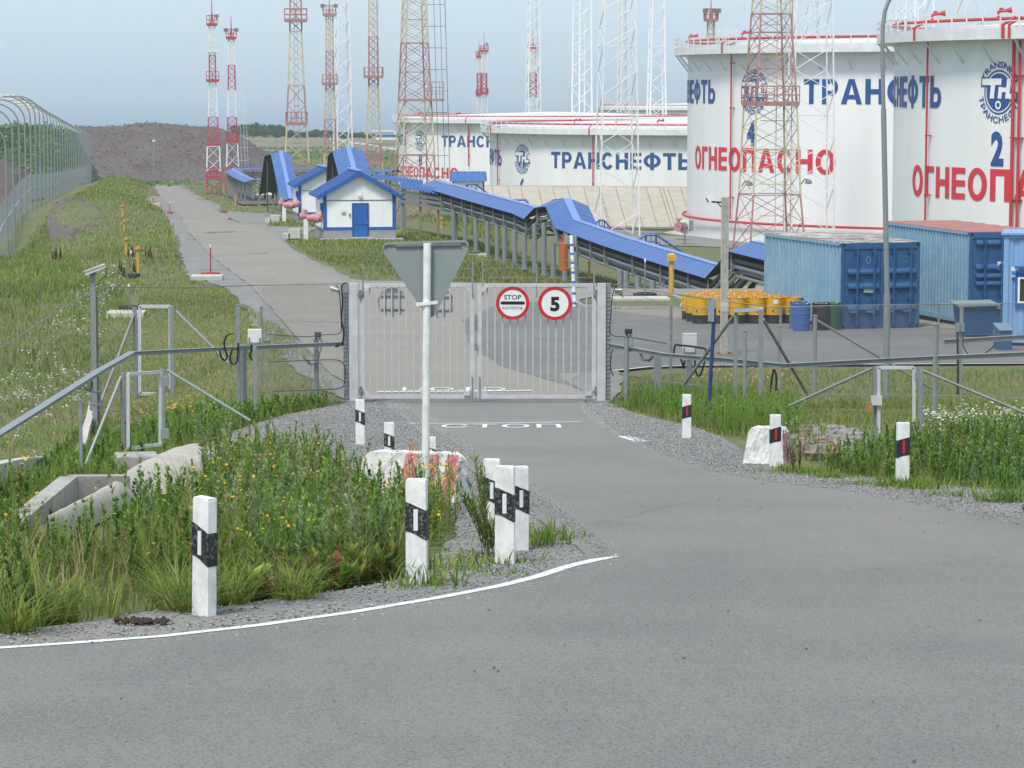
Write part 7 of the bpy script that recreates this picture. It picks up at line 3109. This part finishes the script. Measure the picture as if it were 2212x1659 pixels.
def shrub(l, g):
    pts = np.stack([g.x + RNG.normal(0, .035, 15), g.y + RNG.normal(0, .05, 15)], -1)
    n = len(pts)
    base = np.stack([pts[:, 0], pts[:, 1], np.full(n, g.z - .02)], -1)
    az = RNG.uniform(1.9, 4.6, n)
    az[::4] = RNG.uniform(0, 6.28, len(az[::4]))
    ln = RNG.uniform(.03, .42, n)
    h = RNG.uniform(.4, .74, n)
    l.blades(base, az, ln, h, np.full(n, .008), np.full(n, .1), np.tile([[.13, .075, .05]], (n, 1)))
    m = 85
    i = np.repeat(np.arange(n), m)
    t = RNG.uniform(.15, 1, n * m)
    P = base[i].copy()
    hx = h[i] * (np.sin(ln[i]) * t + .1 * t * t)
    P[:, 0] += np.cos(az[i]) * hx
    P[:, 1] += np.sin(az[i]) * hx
    P[:, 2] += h[i] * (np.cos(ln[i]) * t - .05 * t * t)
    l.blades(P, RNG.uniform(0, 6.28, n * m), RNG.uniform(.3, .9, n * m), .075 * RNG.uniform(.5, 1.2, n * m), np.full(n * m, .006), np.full(n * m, .1), tint(n * m, [LUSH, YGR, np.array([.14, .09, .045])], [.55, .3, .15]))


plant('feathery_shrub', 'feathery thin leaved shrub leaning beside the posts at the gravel tip', 1060, 1200, shrub, 'shrub')


def stalk(l, g):
    b = np.array([[g.x, g.y, g.z]])
    l.blades(b, np.array([2.8]), np.array([.08]), np.array([.44]), np.array([.008]), np.array([.1]), np.array([[.42, .32, .15]]))
    top = b + np.array([[-.06, 0, .41]])
    l.blades(np.repeat(b + np.array([[-.035, 0, .26]]), 4, 0), np.array([.3, 2.8, 1.0, 4]), np.full(4, .5), np.full(4, .12), np.full(4, .006), np.full(4, -.1), np.tile([[.40, .28, .12]], (4, 1)))
    P = np.repeat(top, 60, 0) + RNG.normal(0, .022, (60, 3))
    l.quads(P, np.full(60, .014), np.tile([[.24, .15, .10]], (60, 1)))


plant('dry_umbel_stalk', 'single dry straw coloured stalk with brown umbel in the left weeds', 288, 1322, stalk)


def redweed(l, g):
    n = 9
    base = np.tile([[g.x, g.y, g.z]], (n, 1)) + RNG.normal(0, .04, (n, 3)) * np.array([1, 1, 0])
    az, ln, h = RNG.uniform(0, 6.28, n), RNG.uniform(0, .3, n), RNG.uniform(.2, .42, n)
    l.blades(base, az, ln, h, np.full(n, .014), np.full(n, .05), np.tile([[.13, .05, .045]], (n, 1)))
    m = 24
    i = np.repeat(np.arange(n), m)
    t = RNG.uniform(.25, 1, n * m)
    P = base[i].copy()
    P[:, 0] += np.cos(az[i]) * h[i] * np.sin(ln[i]) * t
    P[:, 2] += h[i] * np.cos(ln[i]) * t
    l.blades(P, RNG.uniform(0, 6.28, n * m), RNG.uniform(.3, 1.0, n * m), .06 * RNG.uniform(.5, 1.3, n * m), np.full(n * m, .012), np.full(n * m, .1), tint(n * m, [np.array([.16, .07, .05]), LUSH, DRY], [.4, .3, .3]))


plant('red_stemmed_weed', 'red stemmed weed growing in front of the whitewashed block', 1716, 1020, redweed)


def dungheap(mb, g, n, s_, rr):
    for i in range(n):
        p = g + Vector((rr.uniform(-1, 1) * .14, rr.uniform(-.5, .5) * .1, rr.uniform(0, .02)))
        r = rr.uniform(.012, .03) * s_
        mb.add([p + Vector((r * rr.uniform(.6, 1.2) * a, r * rr.uniform(.6, 1.2) * b, r * c)) for a, b, c in ((1, 0, 0), (0, 1, 0), (-1, 0, 0), (0, -1, 0), (0, 0, .8), (0, 0, -.6))],
               [(0, 1, 4), (1, 2, 4), (2, 3, 4), (3, 0, 4), (1, 0, 5), (2, 1, 5), (3, 2, 5), (0, 3, 5)])


mb = MB()
dungheap(mb, G(305, 1346), 46, 1.0, random.Random(2))
tag(mb.build('earth_clod', M('dark_clod', (.045, .035, .028), .95)), 'small dark clod of earth on the gravel at left', 'clod')

# ---- stones
def pebbles(name, poly, n, s0, s1, mat, lift=0):
    p = sample(poly, n)
    r = RNG.uniform(s0, s1, n) * (1 + (p[:, 1] - 15).clip(0) * .012)
    c = np.stack([p[:, 0], p[:, 1], H(p[:, 0], p[:, 1]) - .006 + r * .25 + lift], -1)
    dirs = np.array([(1, 0, 0), (0, 1, 0), (-1, 0, 0), (0, -1, 0), (0, 0, .75), (0, 0, -.6)], float)
    sc = RNG.uniform(.55, 1.25, (n, 6, 1))
    V = c[:, None, :] + dirs[None] * sc * r[:, None, None]
    a = RNG.uniform(0, 1.5, n)
    dx, dy = V[:, :, 0] - c[:, None, 0], V[:, :, 1] - c[:, None, 1]
    V[:, :, 0] = c[:, None, 0] + dx * np.cos(a)[:, None] - dy * np.sin(a)[:, None]
    V[:, :, 1] = c[:, None, 1] + dx * np.sin(a)[:, None] + dy * np.cos(a)[:, None]
    F = np.array([(0, 1, 4), (1, 2, 4), (2, 3, 4), (3, 0, 4), (1, 0, 5), (2, 1, 5), (3, 2, 5), (0, 3, 5)])
    f = (np.arange(n)[:, None, None] * 6 + F[None]).reshape(-1, 3)
    g_ = RNG.uniform(.11, .38, (n, 1)) * np.array([[1, 1, .97]])
    g_[RNG.random(n) < .06] *= np.array([1.1, .85, .7])
    o = mesh_np(name, V.reshape(-1, 3), f.ravel(), np.arange(len(f)) * 3, np.full(len(f), 3), mat, None, np.repeat(g_, 6, 0))
    return stuff(o)


m_peb = M('pebble', (.3, .3, .3), .9, attr=True)
pebbles('gravel_stones', gpoly(P_gravel_l), 26000, .005, .014, m_peb)
pebbles('gravel_stones', gpoly(P_gravel_r), 20000, .005, .013, m_peb)
# grit washed from the shoulders onto the asphalt edge
eg = gpoly([(1268, 1176), (1240, 1150), (1190, 1120), (1140, 1085), (1075, 1040), (1010, 1000), (955, 962), (905, 920), (862, 885), (880, 885), (935, 925), (990, 962), (1050, 1000), (1120, 1040), (1190, 1085), (1250, 1130), (1310, 1176), (1330, 1196), (1290, 1200)])
pebbles('road_grit', eg, 2600, .004, .010, m_peb, .008)
eg2 = gpoly([(2212, 1119), (2126, 1102), (1936, 1066), (1846, 1052), (1659, 1029), (1550, 1009), (1440, 972), (1346, 929), (1306, 906), (1306, 912), (1340, 938), (1430, 982), (1540, 1019), (1650, 1040), (1840, 1064), (1930, 1080), (2120, 1118), (2212, 1138)])
pebbles('road_grit', eg2, 3000, .004, .010, m_peb, .008)
jn = [Vector((-4.5, 9)), Vector((5.5, 9)), Vector((11, 24)), Vector((6, 40)), Vector((1, 38)), Vector((2, 19)), Vector((-3.5, 13.6))]
m_pebd = M('dark_pebble', (.12, .108, .095), .9)
o = pebbles('road_grit', jn, 300, .003, .010, m_pebd, .012)

rp = thing('rock_pile', 'heap of grey and brown stones in the ditch mouth on the right verge', 'stones', G(1785, 965))
rr = random.Random(12)
pp_ = gpoly([(1712, 950), (1735, 932), (1775, 925), (1850, 940), (1882, 962), (1870, 985), (1800, 990), (1740, 985)])
pts = sample(pp_, 170)
for i, (x, y) in enumerate(pts):
    r = rr.choice([.05, .06, .08, .1, .13]) * rr.uniform(.8, 1.2)
    z = hz(x, y) + r * .25
    mb = MB()
    vs = []
    for a in range(3):
        for b in range(6):
            t = b * math.pi / 3 + a * .4
            q = (.75, 1.0, .6)[a] * r * rr.uniform(.75, 1.15)
            vs.append((x + q * math.cos(t) * 1.05, y + q * math.sin(t), z + (-.5, .1, .72)[a] * r * rr.uniform(.8, 1.2)))
    fs = [(a * 6 + b, a * 6 + (b + 1) % 6, (a + 1) * 6 + (b + 1) % 6, (a + 1) * 6 + b) for a in range(2) for b in range(6)] + [(12, 13, 14, 15, 16, 17)]
    mb.add(vs, fs).build('rock', m_rock if rr.random() > .2 else m_rock2, rp)

# rubble on the spoil mound face
def far_rocks(name, n, fn, s0, s1, mat):
    mb = MB()
    for i in range(n):
        p, ok = fn()
        r = rr.uniform(s0, s1)
        mb.add([p + Vector((r * rr.uniform(.6, 1.3) * a, r * rr.uniform(.6, 1.2) * b, r * rr.uniform(.5, 1.1) * c)) for a, b, c in ((1, 0, 0), (0, 1, 0), (-1, 0, 0), (0, -1, 0), (0, 0, 1), (0, 0, -1))],
               [(0, 1, 4), (1, 2, 4), (2, 3, 4), (3, 0, 4), (1, 0, 5), (2, 1, 5), (3, 2, 5), (0, 3, 5)])
    return stuff(mb.build(name, mat))


mo = bpy.data.objects['spoil_mound']
mv = np.zeros(len(mo.data.vertices) * 3, np.float32)
mo.data.vertices.foreach_get('co', mv)
mv = mv.reshape(-1, 3)
cand = mv[(mv[:, 1] < MY - 1) & (mv[:, 2] > -18.5)]
far_rocks('mound_rubble', 1100, lambda: (Vector(cand[rr.randrange(len(cand))].tolist()) + Vector((rr.uniform(-1.2, 1.2), 0, rr.uniform(-.2, .3))), 1), .08, .32, M('mound_rock', (.17, .145, .135), .95, col2=(.10, .08, .07), scale=.4))

# ---- trees and scrub


def tree(label, px, py_top, wpx, Y, base_z=None, cols=(DARK, LUSH), wts=(.6, .4), umbrella=False, group=None, n=650, leafpx=2.2):
    x = W(px, py_top, Y).x
    zt = W(px, py_top, Y).z
    zb = hz(x, Y) if base_z is None else base_z
    e = thing('broad_tree', label, 'tree', (x, Y, zb), group)
    k = Y / F_
    rw, ht = wpx * k / 2, zt - zb
    lo = .15 if not umbrella else .62
    mb = MB()
    mb.path([(x, Y, zb - .3), (x + .05 * rw, Y, zb + ht * .5), (x, Y, zb + ht * .8)], max(.12, .03 * ht), 6, r2=.05)
    for i in range(6):
        t = rr.uniform(0, 6.28)
        mb.path([(x, Y, zb + ht * (lo + .05)), (x + math.cos(t) * rw * .7, Y + math.sin(t) * rw * .5, zb + ht * rr.uniform(.7, .92))], .08, 4, r2=.03)
    mb.build('trunk', m_bark, e)
    l = Leaves()
    cl = 16
    for i in range(cl):
        a = rr.uniform(0, 6.28)
        d = rr.random() ** .5
        cxx, cyy = x + math.cos(a) * rw * d * .8, Y + math.sin(a) * rw * d * .8
        top = zb + ht * (1 - .35 * d * d * rr.uniform(.6, 1.4))
        lo_ = zb + ht * lo
        cz_ = rr.uniform(lo_ + (top - lo_) * .3, top - ht * .08)
        s_ = rw * rr.uniform(.25, .42)
        m = n // cl
        q = RNG.normal(0, 1, (m, 3))
        q /= np.linalg.norm(q, axis=1)[:, None]
        q *= (RNG.random((m, 1)) ** .4)
        P = np.array([[cxx, cyy, cz_]]) + q * np.array([[s_, s_, min(s_ * .8, ht * .22)]])
        P[:, 2] = np.minimum(P[:, 2], zt + .2)
        l.quads(P, np.full(m, leafpx * k) * RNG.uniform(.6, 1.5, m), tint(m, list(cols), list(wts), .22) * rr.uniform(.75, 1.25))
    l.build('crown', e)
    return e


tg = 'dense trees along the shore'
for px, py, w in ((520, 268, 34), (545, 266, 38), (572, 270, 36), (596, 271, 34), (618, 280, 30), (640, 288, 26), (664, 286, 28), (684, 281, 32), (706, 283, 30), (728, 284, 30), (752, 286, 30), (775, 289, 28), (797, 292, 26), (818, 294, 24), (842, 296, 24), (860, 296, 20)):
    tree('dark green tree in the belt of trees beyond the far meadow', px, py - 2, w * 1.7, 1080 + (px % 7) * 5, -18.6, cols=(DARK * .6, DARK), group=tg, n=1600, leafpx=3.2)
tree('umbrella shaped tree on the green hill behind the left lamp row', 38, 257, 66, 590, -12.2, umbrella=True, n=900, leafpx=2.4)
tree('small low tree on the green hill right of the umbrella tree', 122, 272, 40, 590, -11.5, umbrella=False, n=500, leafpx=2.4)
tree('small round bush on the green hill crest among the lamps', 160, 280, 26, 590, -11.0, n=350, leafpx=2.4)
tree('dark tree tops over the far tank roof, left of the number 4 tank', 1404, 226, 40, 1250, -19, n=500)
tree('dark tree top touching the left edge of the number 4 tank rim', 1474, 229, 26, 1250, -19, n=350)
# scrub covering the green hill
ho = bpy.data.objects['green_hill']
hv = np.zeros(len(ho.data.vertices) * 3, np.float32)
ho.data.vertices.foreach_get('co', hv)
hv = hv.reshape(-1, 3)
hv = hv[(hv[:, 1] < HY + 6)]
l = Leaves()
idx = RNG.integers(0, len(hv), 12000)
P = hv[idx] + RNG.normal(0, 1, (12000, 3)) * np.array([1.2, .6, .3]) + np.array([0, 0, .3])
l.quads(P, RNG.uniform(.3, .8, 12000), tint(12000, [DARK, LUSH, YGR], [.5, .35, .15], .25) * (.6 + .8 * vnoise(P[:, 0], P[:, 2] * 3 + P[:, 1], 4, 2))[:, None])
stuff(l.build('hill_scrub'))
# low scrub and grass on the far meadow and mound foot
l = Leaves()
pts = np.concatenate([sample(gpoly([(520, 312), (860, 314), (860, 345), (600, 345)]), 5000), sample(gpoly([(230, 384), (440, 386), (440, 392), (230, 392)]), 600)])
P = np.stack([pts[:, 0], pts[:, 1], H(pts[:, 0], pts[:, 1]) + RNG.uniform(0, .5, len(pts))], -1)
keep = vnoise(P[:, 0], P[:, 1], 14, 4) > .5
P = P[keep]
l.quads(P, RNG.uniform(.4, 1.0, len(P)), tint(len(P), [LUSH, YGR, DARK], [.4, .4, .2]))
stuff(l.build('far_scrub'))
bpy.context.view_layer.update()
